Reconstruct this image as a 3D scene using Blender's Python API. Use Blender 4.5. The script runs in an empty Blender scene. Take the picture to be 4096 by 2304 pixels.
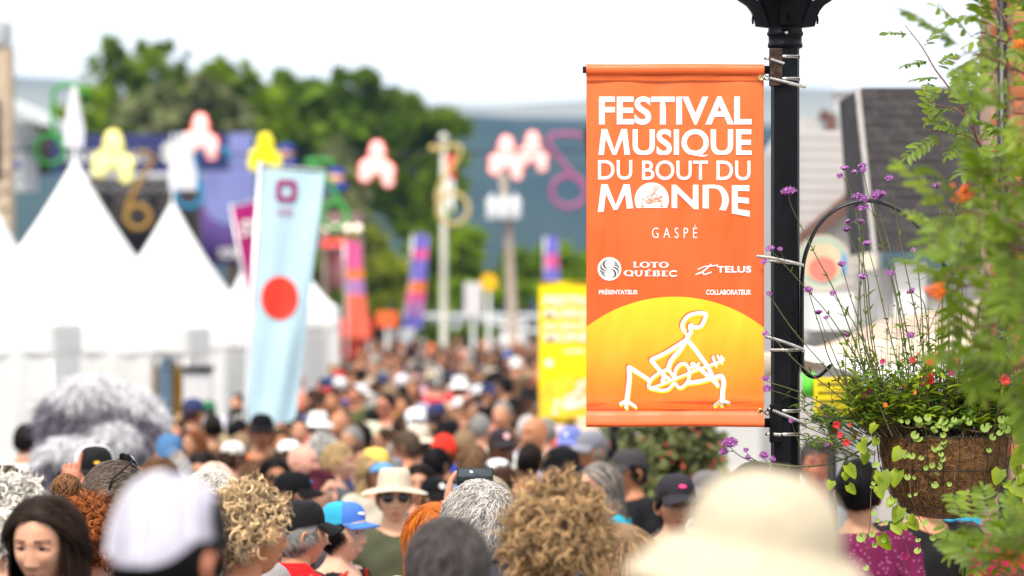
import bpy, bmesh, math, random
import numpy as np
from mathutils import Vector, Matrix, Euler

# ------------------------------------------------------------------ camera, light, exposure
sc = bpy.context.scene
COL = sc.collection
FPX, CXP, HYP, CZ = 15360.0, 2048.0, 1250.0, 2.6      # 135 mm lens on 36 mm: focal length in photo pixels
cam_d = bpy.data.cameras.new('camera')
cam_d.lens = 135.0; cam_d.sensor_width = 36.0; cam_d.sensor_fit = 'HORIZONTAL'
cam_d.clip_start = 0.1; cam_d.clip_end = 20000.0
cam_d.dof.use_dof = True; cam_d.dof.focus_distance = 13.25; cam_d.dof.aperture_fstop = 2.8
cam_d.dof.aperture_blades = 0
cam = bpy.data.objects.new('camera', cam_d); COL.objects.link(cam)
cam.location = (0, 0, CZ); cam.rotation_euler = (math.radians(90) + 98.0 / FPX, 0, 0)
sc.camera = cam

SUN_EL, SUN_AZ = math.radians(58), math.radians(203)   # azimuth clockwise from +Y: high, behind and left
world = bpy.data.worlds.new('World'); sc.world = world; world.use_nodes = True
wn, wl = world.node_tree.nodes, world.node_tree.links
wn.clear()
w_out = wn.new('ShaderNodeOutputWorld'); w_bg = wn.new('ShaderNodeBackground')
w_sky = wn.new('ShaderNodeTexSky'); w_sky.sky_type = 'NISHITA'; w_sky.sun_disc = False
w_sky.sun_elevation = SUN_EL; w_sky.sun_rotation = SUN_AZ; w_sky.dust_density = 1.5
w_tc = wn.new('ShaderNodeTexCoord'); w_no = wn.new('ShaderNodeTexNoise')
w_no.inputs['Scale'].default_value = 2.2; w_no.inputs['Detail'].default_value = 5
w_rm = wn.new('ShaderNodeMapRange'); w_rm.inputs[1].default_value = .3; w_rm.inputs[2].default_value = .7
w_rm.inputs[3].default_value = .80; w_rm.inputs[4].default_value = .97
w_mx = wn.new('ShaderNodeMix'); w_mx.data_type = 'RGBA'
w_mx.inputs[7].default_value = (9.3, 9.4, 9.5, 1)      # bright thin cloud sheet over the blue
wl.new(w_tc.outputs['Generated'], w_no.inputs['Vector']); wl.new(w_no.outputs['Fac'], w_rm.inputs[0])
wl.new(w_rm.outputs[0], w_mx.inputs[0]); wl.new(w_sky.outputs[0], w_mx.inputs[6])
wl.new(w_mx.outputs[2], w_bg.inputs['Color']); w_bg.inputs['Strength'].default_value = 0.08
wl.new(w_bg.outputs[0], w_out.inputs['Surface'])

sun_d = bpy.data.lights.new('sun', 'SUN'); sun_d.energy = 2.1; sun_d.angle = math.radians(9)
sun_d.color = (1, .92, .81)
sun = bpy.data.objects.new('sun', sun_d); COL.objects.link(sun)
_sd = Vector((math.sin(SUN_AZ) * math.cos(SUN_EL), math.cos(SUN_AZ) * math.cos(SUN_EL), math.sin(SUN_EL)))
sun.rotation_euler = _sd.to_track_quat('Z', 'Y').to_euler()
sun.location = _sd * 60

sc.view_settings.view_transform = 'Standard'; sc.view_settings.look = 'None'
sc.view_settings.gamma = 1; sc.view_settings.use_curve_mapping = False
sc.view_settings.exposure = 1.18
sc.cycles.max_bounces = 6; sc.cycles.transparent_max_bounces = 12; sc.cycles.volume_bounces = 0
sc.cycles.sample_clamp_indirect = 6
sc.cycles.volume_step_rate = 4

# ------------------------------------------------------------------ helpers
rnd = random.Random(7); rng = np.random.default_rng(7)

def at(px, py, d):
    return Vector(((px - CXP) / FPX * d, d, CZ + (HYP - py) / FPX * d))

def ground_z(y):
    t = min(1, max(0, (y - 5.5) / 11.0)); t = t * t * (3 - 2 * t)
    return 0.55 * (1 - t)

def srgb(r, g, b):
    f = lambda c: (c / 255 / 12.92) if c / 255 <= .04045 else ((c / 255 + .055) / 1.055) ** 2.4
    return (f(r), f(g), f(b))

def meta(o, label=None, cat=None, group=None, kind=None):
    if label: o['label'] = label
    if cat: o['category'] = cat
    if group: o['group'] = group
    if kind: o['kind'] = kind
    return o

def empty(name, loc=(0, 0, 0), label=None, cat=None, group=None, rz=0.0, parent=None):
    o = bpy.data.objects.new(name, None); COL.objects.link(o)
    o.empty_display_size = .2
    o.location = loc; o.rotation_euler = (0, 0, rz)
    if parent: o.parent = parent
    return meta(o, label, cat, group)

def mesh_np(name, V, polys, mats=None, midx=None, smooth=True, attrs=None):
    """V (N,3); polys a list of int arrays (n,k); midx list of int arrays per poly block."""
    me = bpy.data.meshes.new(name)
    V = np.asarray(V, np.float32)
    polys = [np.asarray(p, np.int32) for p in polys if len(p)]
    nl = sum(p.size for p in polys); npoly = sum(len(p) for p in polys)
    me.vertices.add(len(V)); me.vertices.foreach_set('co', V.ravel())
    me.loops.add(nl); me.polygons.add(npoly)
    me.loops.foreach_set('vertex_index', np.concatenate([p.ravel() for p in polys]))
    tot = np.concatenate([np.full(len(p), p.shape[1], np.int32) for p in polys])
    st = np.concatenate([[0], np.cumsum(tot)[:-1]]).astype(np.int32)
    me.polygons.foreach_set('loop_start', st)
    try: me.polygons.foreach_set('loop_total', tot)
    except Exception: pass
    for m in (mats or []): me.materials.append(m)
    if midx is not None:
        me.polygons.foreach_set('material_index', np.concatenate([np.asarray(i, np.int32) for i in midx]))
    me.polygons.foreach_set('use_smooth', np.full(npoly, smooth, bool))
    if attrs:
        for k, a in attrs.items():
            at_ = me.attributes.new(k, 'FLOAT', 'POINT'); at_.data.foreach_set('value', np.asarray(a, np.float32))
    me.update(calc_edges=True); me.validate(verbose=False)
    return me

def link(name, me, parent=None, loc=None, color=None):
    o = bpy.data.objects.new(name, me); COL.objects.link(o)
    if parent: o.parent = parent
    if loc is not None: o.location = loc
    if color is not None: o.color = (*color[:3], 1)
    return o

class MB:
    """collects shapes of one mesh object"""
    def __init__(s): s.v = []; s.f = {}; s.n = 0; s.t = []; s.mats = []
    def slot(s, m):
        if m not in s.mats: s.mats.append(m)
        return s.mats.index(m)
    def add(s, V, F, m, tint=None):
        V = np.asarray(V, float).reshape(-1, 3); F = np.asarray(F, int)
        k = F.shape[1]; s.f.setdefault(k, []).append((F + s.n, np.full(len(F), s.slot(m), int)))
        s.v.append(V); s.n += len(V)
        s.t.append(np.full(len(V), .5) if tint is None else np.broadcast_to(tint, (len(V),)).astype(float))
    def box(s, c, size, m, rot=None, bev=0.0):
        sx, sy, sz = [q / 2 for q in size]
        if bev <= 0:
            V = np.array([[x, y, z] for x in (-sx, sx) for y in (-sy, sy) for z in (-sz, sz)], float)
            F = [[0, 1, 3, 2], [4, 6, 7, 5], [0, 4, 5, 1], [2, 3, 7, 6], [0, 2, 6, 4], [1, 5, 7, 3]]
        else:
            bm = bmesh.new(); bmesh.ops.create_cube(bm, size=1)
            for v in bm.verts: v.co = Vector((v.co.x * 2 * sx, v.co.y * 2 * sy, v.co.z * 2 * sz))
            bmesh.ops.bevel(bm, geom=list(bm.edges), offset=bev, segments=2, affect='EDGES', profile=.6)
            bm.verts.ensure_lookup_table()
            V = np.array([v.co[:] for v in bm.verts]); R = np.eye(3) if rot is None else np.array(rot)
            V = V @ R.T + np.array(c)
            for k in (3, 4):
                fs = [[v.index for v in f.verts] for f in bm.faces if len(f.verts) == k]
                if fs:
                    s.f.setdefault(k, []).append((np.array(fs) + s.n, np.full(len(fs), s.slot(m), int)))
            s.v.append(V); s.n += len(V); s.t.append(np.full(len(V), .5)); bm.free()
            return
        R = np.eye(3) if rot is None else np.array(rot)
        s.add(V @ R.T + np.array(c), F, m)
    def tube(s, pts, rad, m, n=8, cap=True, flat=None, tint=None, closed=False):
        V, F = tube_np(pts, rad, n, flat, closed); s.add(V, F, m, tint)
        if cap and not closed:
            k = len(pts); base = s.n - len(V)
            for ring in (0, k - 1):
                idx = list(range(ring * n, ring * n + n))
                c = V[idx].mean(0); s.add([c], np.zeros((0, 3), int), m, tint)
                ci = s.n - 1
                F3 = [[base + idx[i], base + idx[(i + 1) % n], ci] for i in range(n)]
                s.f.setdefault(3, []).append((np.array(F3), np.full(n, s.slot(m), int)))
    def lathe(s, prof, m, n=32, c=(0, 0, 0), sx=1, sy=1, tint=None):
        V, F = lathe_np(prof, n); V = V * np.array([sx, sy, 1]) + np.array(c); s.add(V, F, m, tint)
    def sphere(s, c, r, m, n=10, tint=None):
        r = np.broadcast_to(r, (3,)); V, F = lathe_np([(math.sin(a) * 1 + 1e-4, -math.cos(a)) for a in np.linspace(0, math.pi, max(4, n // 2 + 1))], n)
        s.add(V * r + np.array(c), F, m, tint)
    def mesh(s, name, smooth=True, tint=False):
        pol, mi = [], []
        for k, L in s.f.items():
            L = [l for l in L if len(l[0])]
            if L: pol.append(np.concatenate([l[0] for l in L])); mi.append(np.concatenate([l[1] for l in L]))
        return mesh_np(name, np.concatenate(s.v), pol, s.mats, mi, smooth, {'tint': np.concatenate(s.t)} if tint else None)
    def build(s, name, parent=None, loc=None, smooth=True, tint=False, color=None):
        return link(name, s.mesh(name, smooth, tint), parent, loc, color)

def frames(P):
    P = np.asarray(P, float); T = np.gradient(P, axis=0); T /= np.linalg.norm(T, axis=1)[:, None] + 1e-12
    up = np.array([0, 0, 1.0]) if abs(T[0, 2]) < .9 else np.array([1.0, 0, 0])
    N = np.zeros_like(P); n = up - T[0] * (up @ T[0]); n /= np.linalg.norm(n)
    for i in range(len(P)):
        n = n - T[i] * (n @ T[i]); n /= np.linalg.norm(n) + 1e-12; N[i] = n
    return T, N, np.cross(T, N)

def tube_np(pts, rad, n=8, flat=None, closed=False):
    P = np.asarray(pts, float); r = np.broadcast_to(rad, (len(P),)); T, N, B = frames(P)
    a = np.linspace(0, 2 * math.pi, n, endpoint=False); fx, fy = flat or (1, 1)
    V = P[:, None] + (N[:, None] * np.cos(a)[None, :, None] * fx + B[:, None] * np.sin(a)[None, :, None] * fy) * r[:, None, None]
    k = len(P); F = []
    for i in range(k if closed else k - 1):
        j = (i + 1) % k
        for q in range(n): F.append([i * n + q, i * n + (q + 1) % n, j * n + (q + 1) % n, j * n + q])
    return V.reshape(-1, 3), np.array(F)

def lathe_np(prof, n):
    a = np.linspace(0, 2 * math.pi, n, endpoint=False); prof = np.asarray(prof, float)
    V = np.stack([prof[:, 0][:, None] * np.cos(a), prof[:, 0][:, None] * np.sin(a), np.broadcast_to(prof[:, 1][:, None], (len(prof), n))], -1)
    F = [[i * n + q, i * n + (q + 1) % n, (i + 1) * n + (q + 1) % n, (i + 1) * n + q] for i in range(len(prof) - 1) for q in range(n)]
    return V.reshape(-1, 3), np.array(F)

def grid_faces(nu, nv, wrap_u=False):
    """vertex index = v*nu+u"""
    u = np.arange(nu if wrap_u else nu - 1); v = np.arange(nv - 1); U, Vv = np.meshgrid(u, v)
    U2 = (U + 1) % nu
    return np.stack([Vv * nu + U, Vv * nu + U2, (Vv + 1) * nu + U2, (Vv + 1) * nu + U], -1).reshape(-1, 4)

def spline(pts, n):
    P = np.asarray(pts, float); k = len(P)
    if k == 2: return P[0] + (P[1] - P[0]) * np.linspace(0, 1, n)[:, None]
    E = np.vstack([2 * P[0] - P[1], P, 2 * P[-1] - P[-2]]); t = np.linspace(0, k - 1 - 1e-9, n); i = t.astype(int); f = (t - i)[:, None]
    a, b, c, d = E[i], E[i + 1], E[i + 2], E[i + 3]
    return .5 * (2 * b + (c - a) * f + (2 * a - 5 * b + 4 * c - d) * f ** 2 + (3 * b - a - 3 * c + d) * f ** 3)

def sstep(a, b, x):
    t = np.clip((np.asarray(x, float) - a) / (b - a), 0, 1); return t * t * (3 - 2 * t)

# ------------------------------------------------------------------ materials
_mats = {}
def mat(name, col=(.5, .5, .5), rough=.6, var=.12, scale=8.0, bump=0.0, bscale=None, metal=0.0, spec=.2, obj=False,
        tint=0.0, trans=0.0, sss=0.0, emit=None, stretch=None, col2=None, sheen=0.0, coat=0.0, alpha=1.0, detail=4, coord='Object'):
    """procedural material: noise-varied colour, roughness and optional bump. obj=True takes the object colour."""
    if name in _mats: return _mats[name]
    m = bpy.data.materials.new(name); m.use_nodes = True; _mats[name] = m
    N, L = m.node_tree.nodes, m.node_tree.links; P = N['Principled BSDF']
    tc = N.new('ShaderNodeTexCoord'); mp = N.new('ShaderNodeMapping'); L.new(tc.outputs[coord], mp.inputs['Vector'])
    if stretch: mp.inputs['Scale'].default_value = stretch
    no = N.new('ShaderNodeTexNoise'); no.inputs['Scale'].default_value = scale; no.inputs['Detail'].default_value = detail
    L.new(mp.outputs[0], no.inputs['Vector'])
    src = None
    if obj:
        oi = N.new('ShaderNodeObjectInfo'); src = oi.outputs['Color']
    mx = N.new('ShaderNodeMix'); mx.data_type = 'RGBA'; mx.blend_type = 'MIX'
    rm = N.new('ShaderNodeMapRange'); rm.inputs[1].default_value = .3; rm.inputs[2].default_value = .7
    L.new(no.outputs['Fac'], rm.inputs[0]); L.new(rm.outputs[0], mx.inputs[0])
    def scaled(k):
        if src is None:
            return tuple(min(1, c * k) for c in col)
        vm = N.new('ShaderNodeVectorMath'); vm.operation = 'SCALE'; vm.inputs['Scale'].default_value = k
        L.new(src, vm.inputs[0]); return vm.outputs[0]
    lo = scaled(1 - var); hi = scaled(1 + var)
    if col2 is not None: hi = col2
    for k, s_ in ((6, lo), (7, hi)):
        if isinstance(s_, tuple): mx.inputs[k].default_value = (*s_[:3], 1)
        else: L.new(s_, mx.inputs[k])
    out = mx.outputs[2]
    if tint:
        at_ = N.new('ShaderNodeAttribute'); at_.attribute_name = 'tint'
        mr = N.new('ShaderNodeMapRange'); mr.inputs[3].default_value = 1 - tint; mr.inputs[4].default_value = 1 + tint
        L.new(at_.outputs['Fac'], mr.inputs[0])
        vm = N.new('ShaderNodeVectorMath'); vm.operation = 'SCALE'; L.new(out, vm.inputs[0]); L.new(mr.outputs[0], vm.inputs['Scale'])
        out = vm.outputs[0]
    L.new(out, P.inputs['Base Color'])
    P.inputs['Roughness'].default_value = rough; P.inputs['Metallic'].default_value = metal
    P.inputs['Specular IOR Level'].default_value = spec
    P.inputs['Sheen Weight'].default_value = sheen; P.inputs['Coat Weight'].default_value = coat
    if sss:
        P.inputs['Subsurface Weight'].default_value = sss; P.inputs['Subsurface Radius'].default_value = (1, .35, .2)
        P.inputs['Subsurface Scale'].default_value = .006
    if emit:
        P.inputs['Emission Color'].default_value = (*emit[:3], 1); P.inputs['Emission Strength'].default_value = emit[3]
    if alpha < 1: P.inputs['Alpha'].default_value = alpha
    if bump:
        b2 = N.new('ShaderNodeTexNoise'); b2.inputs['Scale'].default_value = bscale or scale * 4; b2.inputs['Detail'].default_value = 5
        L.new(mp.outputs[0], b2.inputs['Vector'])
        bp = N.new('ShaderNodeBump'); bp.inputs['Strength'].default_value = bump; bp.inputs['Distance'].default_value = .01
        L.new(b2.outputs['Fac'], bp.inputs['Height']); L.new(bp.outputs[0], P.inputs['Normal'])
    if trans:                                       # thin leaf or cloth: light comes through
        tr = N.new('ShaderNodeBsdfTranslucent'); L.new(out, tr.inputs['Color'])
        ms = N.new('ShaderNodeMixShader'); ms.inputs[0].default_value = trans
        L.new(P.outputs[0], ms.inputs[1]); L.new(tr.outputs[0], ms.inputs[2])
        L.new(ms.outputs[0], N['Material Output'].inputs['Surface'])
    return m

# ------------------------------------------------------------------ street lamp post
D0 = 13.25
S0 = D0 / FPX
M_post = mat('black_post_paint', (.0055, .0058, .0075), .38, .25, 14, bump=.12, bscale=60, spec=.12)
M_rust = mat('rusty_plate', (.035, .020, .015), .8, .5, 40, bump=.5, bscale=120, col2=(.085, .05, .036))
M_steel = mat('clamp_steel', (.62, .58, .54), .26, .15, 60, metal=.85, bump=.05)
M_steel_dark = mat('clamp_slots', (.12, .11, .10), .5, .2, 60, metal=.6)
M_black_steel = mat('black_steel', (.010, .010, .012), .32, .2, 20, spec=.35)
M_glass_frost = mat('frosted_lamp_glass', (.75, .73, .66), .35, .05, 10, trans=.4)

PX = lambda px, py, dy=0.0: at(px, py, D0) + Vector((0, dy, 0))
pr = PX(3141, 1250); gz = ground_z(D0)
lamp = empty('street_lamp', (pr.x, D0, gz), 'black fluted lamp post holding the orange festival banner and the flower basket', 'street lamp')
lz = lambda py: CZ + (HYP - py) * S0 - gz          # height above the lamp's foot
def fluted(z0, z1, r0, r1, nfl=10, n=120):
    a = np.linspace(0, 2 * math.pi, n, endpoint=False)
    sh = np.cos(a * nfl); sh = np.where(sh > .55, 1.0, np.where(sh > .2, .965, .945)); sh = (sh + np.roll(sh, 1) + np.roll(sh, -1)) / 3
    V = []
    for t in np.linspace(0, 1, 14):
        r = r0 + (r1 - r0) * t; V.append(np.stack([np.cos(a) * sh * r, np.sin(a) * sh * r, np.full(n, z0 + (z1 - z0) * t)], 1))
    return np.concatenate(V), grid_faces(n, 14, True)
b = MB(); V, F = fluted(.9, lz(188), 57 * S0 * 1.03, 57 * S0, 10); b.add(V, F, M_post); b.build('shaft', lamp)
b = MB(); b.lathe([(.0, 0), (.17, 0), (.17, .08), (.15, .1), (.14, .35), (.115, .42), (.10, .46), (.085, .7), (.075, .86), (.068, .9), (.06, .93)], M_post, 40); b.build('base', lamp)
b = MB()
R = lambda w: w / 2 * S0
b.lathe([(R(110), lz(196)), (R(132), lz(192)), (R(140), lz(188)), (R(140), lz(175)), (R(134), lz(171)), (R(133), lz(146)), (R(140), lz(144)), (R(146), lz(139)), (R(146), lz(130)), (R(138), lz(126)), (R(135), lz(112)), (R(150), lz(95)), (R(185), lz(40)), (R(205), lz(20)), (R(215), lz(5)), (R(225), lz(-6)), (R(225), lz(-14)), (R(60), lz(-16))], M_post, 48)
cap_o = b.build('capital', lamp)
for px, py in ((3146, 135), (3146, 180)):
    b = MB(); c = (0.0, -R(146), lz(py)); b.lathe([(.0001, 0), (.005, 0), (.006, .002), (.0065, .006)], M_steel if py < 150 else M_post, 10)
    b.v[-1][:] = np.stack([b.v[-1][:, 0], -R(144) - .004 + b.v[-1][:, 2] * .6, b.v[-1][:, 1] + lz(py)], 1)
    b.build('set_screw', lamp)
# four scroll brackets with a rosette each
def scroll():
    prof = [(R(120), lz(112)), (R(236), lz(105)), (R(240), lz(95)), (R(252), lz(70)), (R(275), lz(45)), (R(310), lz(22)), (R(372), lz(2)), (R(405), lz(-10)), (R(440), lz(-40)), (R(430), lz(-55)), (R(330), lz(-18)), (R(205), lz(6)), (R(120), lz(20))]
    m = MB(); w = 26 * S0; P = np.array(prof); k = len(P)
    for sgn in (-1, 1):
        m.v.append(np.stack([P[:, 0], np.full(k, sgn * w), P[:, 1]], 1)); m.t.append(np.zeros(k))
    m.n = 2 * k; sl = m.slot(M_post)
    m.f.setdefault(4, []).append((np.array([[i, (i + 1) % k, k + (i + 1) % k, k + i] for i in range(k)]), np.full(k, sl)))
    c0 = m.n; m.v.append(np.array([[R(170), -w, lz(55)], [R(170), w, lz(55)]])); m.t.append(np.zeros(2)); m.n += 2
    f3 = [[i, (i + 1) % k, c0] for i in range(k)] + [[k + (i + 1) % k, k + i, c0 + 1] for i in range(k)]
    m.f.setdefault(3, []).append((np.array(f3), np.full(len(f3), sl)))
    return m
sm_ = scroll().mesh('scroll_bracket', False)
def rosette():
    m = MB()
    for k in range(8):
        a = k * math.pi / 4; m.sphere((R(252) + .003, math.sin(a) * .0105, lz(80) + math.cos(a) * .0105), (.004, .0045, .0045), M_post, 8)
    m.sphere((R(252) + .004, 0, lz(80)), (.005, .0035, .0035), M_post, 8); return m
rm_ = rosette().mesh('rosette')
for k in range(4):
    o = link('scroll_bracket', sm_, lamp); o.rotation_euler = (0, 0, k * math.pi / 2)
    q = link('rosette', rm_, o)
# lantern above the frame
b = MB(); b.lathe([(R(60), lz(-16)), (R(330), lz(-30)), (R(350), lz(-36)), (R(350), lz(-44)), (R(300), lz(-48))], M_post, 8); b.build('lantern_base', lamp)
b = MB(); b.lathe([(R(300), lz(-48)), (R(420), lz(-380))], M_glass_frost, 8); b.build('lantern_glass', lamp, smooth=False)
b = MB(); b.lathe([(R(440), lz(-378)), (R(445), lz(-390)), (R(300), lz(-470)), (R(120), lz(-520)), (R(50), lz(-560)), (R(1), lz(-600))], M_post, 8); b.build('lantern_roof', lamp)

# steel banding clamps
def band(py, tilt=0.0, r=58.5, name='clamp', slot0=20, slot1=110, h=13):
    m = MB(); n = 64; a = np.linspace(0, 2 * math.pi, n, endpoint=False); z0 = lz(py)
    rr = r * S0
    zc = z0 + np.cos(a) * rr * tilt
    V = np.concatenate([np.stack([np.cos(a) * q, np.sin(a) * q, zc + dz], 1) for q, dz in ((rr, -h / 2 * S0), (rr + .0012, -h / 2 * S0), (rr + .0012, h / 2 * S0), (rr, h / 2 * S0))])
    F = [[i * n + q, i * n + (q + 1) % n, ((i + 1) % 4) * n + (q + 1) % n, ((i + 1) % 4) * n + q] for i in range(4) for q in range(n)]
    m.add(V, F, M_steel)
    # worm slots in the front right of the band
    for d in range(slot0, slot1, 4):
        aa = math.radians(-90 + d - 20); q = rr + .0016
        t = Vector((-math.sin(aa), math.cos(aa), 0)); c = Vector((math.cos(aa) * q, math.sin(aa) * q, z0 + math.cos(aa) * rr * tilt))
        w = .0011; hh = h * .30 * S0
        m.add([c - t * w - Vector((0, 0, hh)), c + t * w - Vector((0, 0, hh)), c + t * w + Vector((0, 0, hh)), c - t * w + Vector((0, 0, hh))], [[0, 1, 2, 3]], M_steel_dark)
    return m
def strip(m, pts, h=13, y=-.052):
    P = [np.array([(p[0] - 3141) * S0, p[2] if len(p) > 2 else y, lz(p[1])]) for p in pts]
    for k in range(len(P) - 1):
        a_, b_ = P[k], P[k + 1]; d = (b_ - a_); d /= np.linalg.norm(d); up = np.array([-d[2], 0, d[0]]) * h / 2 * S0
        th = np.array([0, .0012, 0])
        m.add([a_ - up, b_ - up, b_ + up, a_ + up, a_ - up + th, b_ - up + th, b_ + up + th, a_ + up + th], [[0, 1, 2, 3], [7, 6, 5, 4], [3, 2, 6, 7], [4, 5, 1, 0]], M_steel)
        L = np.linalg.norm(b_ - a_)
        for t in np.arange(.05, .97, .0055 / max(L, 1e-3)):
            c = a_ + (b_ - a_) * t - np.array([0, .0006, 0]); u2 = up * .55; w = d * .0008
            m.add([c - u2 - w, c - u2 + w, c + u2 + w, c + u2 - w], [[0, 1, 2, 3]], M_steel_dark)
def housing(m, px, py, y=-.035):
    c = Vector(((px - 3141) * S0, y, lz(py)))
    m.box(c, (.012, .012, .011), M_steel, bev=.002); m.sphere(c + Vector((-.008, -.002, .001)), .0052, M_steel_dark, 8)
for py, tails, hs in ((229, [(3078, 240, -.056), (3132, 259, -.060)], (3068, 237)), (318, [(3076, 316, -.056), (3150, 335, -.060), (3222, 352, -.050)], (3066, 318)),
                      (1643, [(3086, 1640, -.056), (3212, 1692, -.062)], (3078, 1636)), (1736, [(3090, 1735, -.057), (3120, 1737, -.058)], (3072, 1736))):
    m = band(py, .02, 58.5 if py < 400 else 60); strip(m, tails); housing(m, *hs); m.build('clamp', lamp)
m = band(1050, -.10, 60, slot0=30, slot1=60); strip(m, [(3022, 1026, -.062), (3086, 1034, -.064), (3160, 1050, -.064), (3208, 1062, -.055)]); housing(m, 3206, 1062, -.03); m.build('clamp', lamp)
m = band(1400, .0, 60, slot0=30, slot1=60); strip(m, [(3056, 1345, -.062), (3120, 1364, -.064), (3170, 1382, -.064), (3212, 1398, -.055)]); housing(m, 3210, 1402, -.03); m.build('clamp', lamp)
# banner arms: rusty back plates, black rods, eye rings
for y0, y1, rod, x1, ring in ((196, 346, 281, 2330, 300), (1616, 1768, 1690, 2345, 1650)):
    m = MB(); m.box(((3101 - 3141) * S0, -.030, (lz(y0) + lz(y1)) / 2), (50 * S0, .05, (y1 - y0) * S0), M_rust if y0 < 500 else M_post, bev=.002); pl = m.build('arm_plate', lamp)
    m = MB(); m.tube([((x1 - 3141) * S0, -.03, lz(rod)), ((2700 - 3141) * S0, -.03, lz(rod)), ((3085 - 3141) * S0, -.03, lz(rod))], .0105, M_black_steel, 14)
    if y0 < 500: m.tube([((x1 - 3141) * S0, -.03, lz(rod)), ((x1 + 14 - 3141) * S0, -.03, lz(rod))], .0118, M_rust, 14)
    m.tube([((3052 - 3141) * S0, -.03, lz(rod)), ((3082 - 3141) * S0, -.03, lz(rod))], .0145 if y0 < 500 else .016, M_black_steel, 14)
    m.build('banner_arm', lamp)
    m = MB(); a = np.linspace(0, 2 * math.pi, 16, endpoint=False)
    m.tube([((3066 - 3141) * S0 + math.cos(q) * .0075, -.035, lz(ring) + math.sin(q) * .0075) for q in a], .0018, M_black_steel, 6, closed=True); m.build('eye_ring', lamp)
# plant hook: flat black bar, arched top, curled foot
hp = [(3322, 1460), (3300, 1484), (3272, 1506), (3244, 1506), (3222, 1490), (3208, 1462), (3207, 1400), (3207, 1250), (3208, 1120), (3214, 1050), (3232, 985), (3270, 905), (3330, 845), (3400, 812), (3480, 803), (3560, 822), (3640, 872), (3715, 955), (3762, 1030), (3795, 1080), (3812, 1092), (3828, 1080), (3832, 1060)]
P = spline([((x - 3141) * S0, -.004 - .012 * (i < 1), lz(y)) for i, (x, y) in enumerate(hp)], 90)
m = MB(); m.tube(P, .0105, M_black_steel, 10, flat=(.55, 1)); m.build('plant_hook', lamp)

# ------------------------------------------------------------------ the orange banner
BX, BY = 2697, 980
ban = empty('festival_banner', at(BX, BY, D0) + Vector((0, -.03, 0)), 'orange festival banner with white lettering and a yellow sun, hung from the black lamp post', 'banner')
M_or = None
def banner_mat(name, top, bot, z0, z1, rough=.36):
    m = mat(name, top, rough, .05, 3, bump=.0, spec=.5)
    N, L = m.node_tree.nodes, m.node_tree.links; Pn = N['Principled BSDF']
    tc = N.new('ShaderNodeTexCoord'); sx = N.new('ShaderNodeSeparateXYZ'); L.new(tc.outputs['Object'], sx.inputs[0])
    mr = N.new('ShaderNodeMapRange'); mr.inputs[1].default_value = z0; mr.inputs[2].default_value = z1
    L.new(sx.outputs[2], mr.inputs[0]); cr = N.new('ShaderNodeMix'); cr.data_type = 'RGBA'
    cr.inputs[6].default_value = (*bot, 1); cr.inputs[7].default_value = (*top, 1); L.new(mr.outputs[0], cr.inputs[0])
    # faint scuffs and dust
    mp = N.new('ShaderNodeMapping'); mp.inputs['Scale'].default_value = (6, 1, 22); L.new(tc.outputs['Object'], mp.inputs[0])
    no = N.new('ShaderNodeTexNoise'); no.inputs['Scale'].default_value = 3; no.inputs['Detail'].default_value = 7; L.new(mp.outputs[0], no.inputs[0])
    r2 = N.new('ShaderNodeMapRange'); r2.inputs[1].default_value = .66; r2.inputs[2].default_value = .8; r2.inputs[4].default_value = .30; L.new(no.outputs[0], r2.inputs[0])
    m2 = N.new('ShaderNodeMix'); m2.data_type = 'RGBA'; m2.inputs[7].default_value = (.50, .12, .04, 1); L.new(r2.outputs[0], m2.inputs[0]); L.new(cr.outputs[2], m2.inputs[6])
    L.new(m2.outputs[2], Pn.inputs['Base Color'])
    # soft vertical ripples and a fine weave
    mp2 = N.new('ShaderNodeMapping'); mp2.inputs['Scale'].default_value = (9, 1, 2.2); L.new(tc.outputs['Object'], mp2.inputs[0])
    n3 = N.new('ShaderNodeTexNoise'); n3.inputs['Scale'].default_value = 1.0; n3.inputs['Detail'].default_value = 2; L.new(mp2.outputs[0], n3.inputs[0])
    bp = N.new('ShaderNodeBump'); bp.inputs['Strength'].default_value = .85; bp.inputs['Distance'].default_value = .03; L.new(n3.outputs[0], bp.inputs['Height'])
    n4 = N.new('ShaderNodeTexNoise'); n4.inputs['Scale'].default_value = 900; L.new(tc.outputs['Object'], n4.inputs[0])
    b4 = N.new('ShaderNodeBump'); b4.inputs['Strength'].default_value = .12; b4.inputs['Distance'].default_value = .001; L.new(n4.outputs[0], b4.inputs['Height']); L.new(bp.outputs[0], b4.inputs['Normal'])
    L.new(b4.outputs[0], Pn.inputs['Normal']); return m
ZB = lambda py: (BY - py) * S0
XB = lambda px: (px - BX) * S0
M_or = banner_mat('orange_vinyl', (.86, .155, .030), (.80, .105, .012), ZB(1200), ZB(300))  # base colour lightens towards the top, painting in the gloss there
M_pk_ = banner_mat('glossy_pocket_vinyl', (.80, .125, .022), (.80, .125, .022), -1, 1, .42); M_pk_.node_tree.nodes['Bump'].inputs['Strength'].default_value = .15
M_sunp = banner_mat('yellow_sun_print', (.95, .62, .015), (.84, .13, .013), ZB(1640), ZB(1195))
M_wp = banner_mat('white_print', (.86, .85, .83), (.86, .85, .83), -1, 1)
M_yp = banner_mat('yellow_print', (.90, .66, .008), (.90, .66, .008), -1, 1)
M_op = banner_mat('dark_orange_print', (.80, .16, .03), (.80, .16, .03), -1, 1)
M_brown = banner_mat('brown_print', (.07, .025, .022), (.07, .025, .022), -1, 1)
M_brass = mat('brass', (.75, .50, .16), .25, .1, 30, metal=.9)

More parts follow.
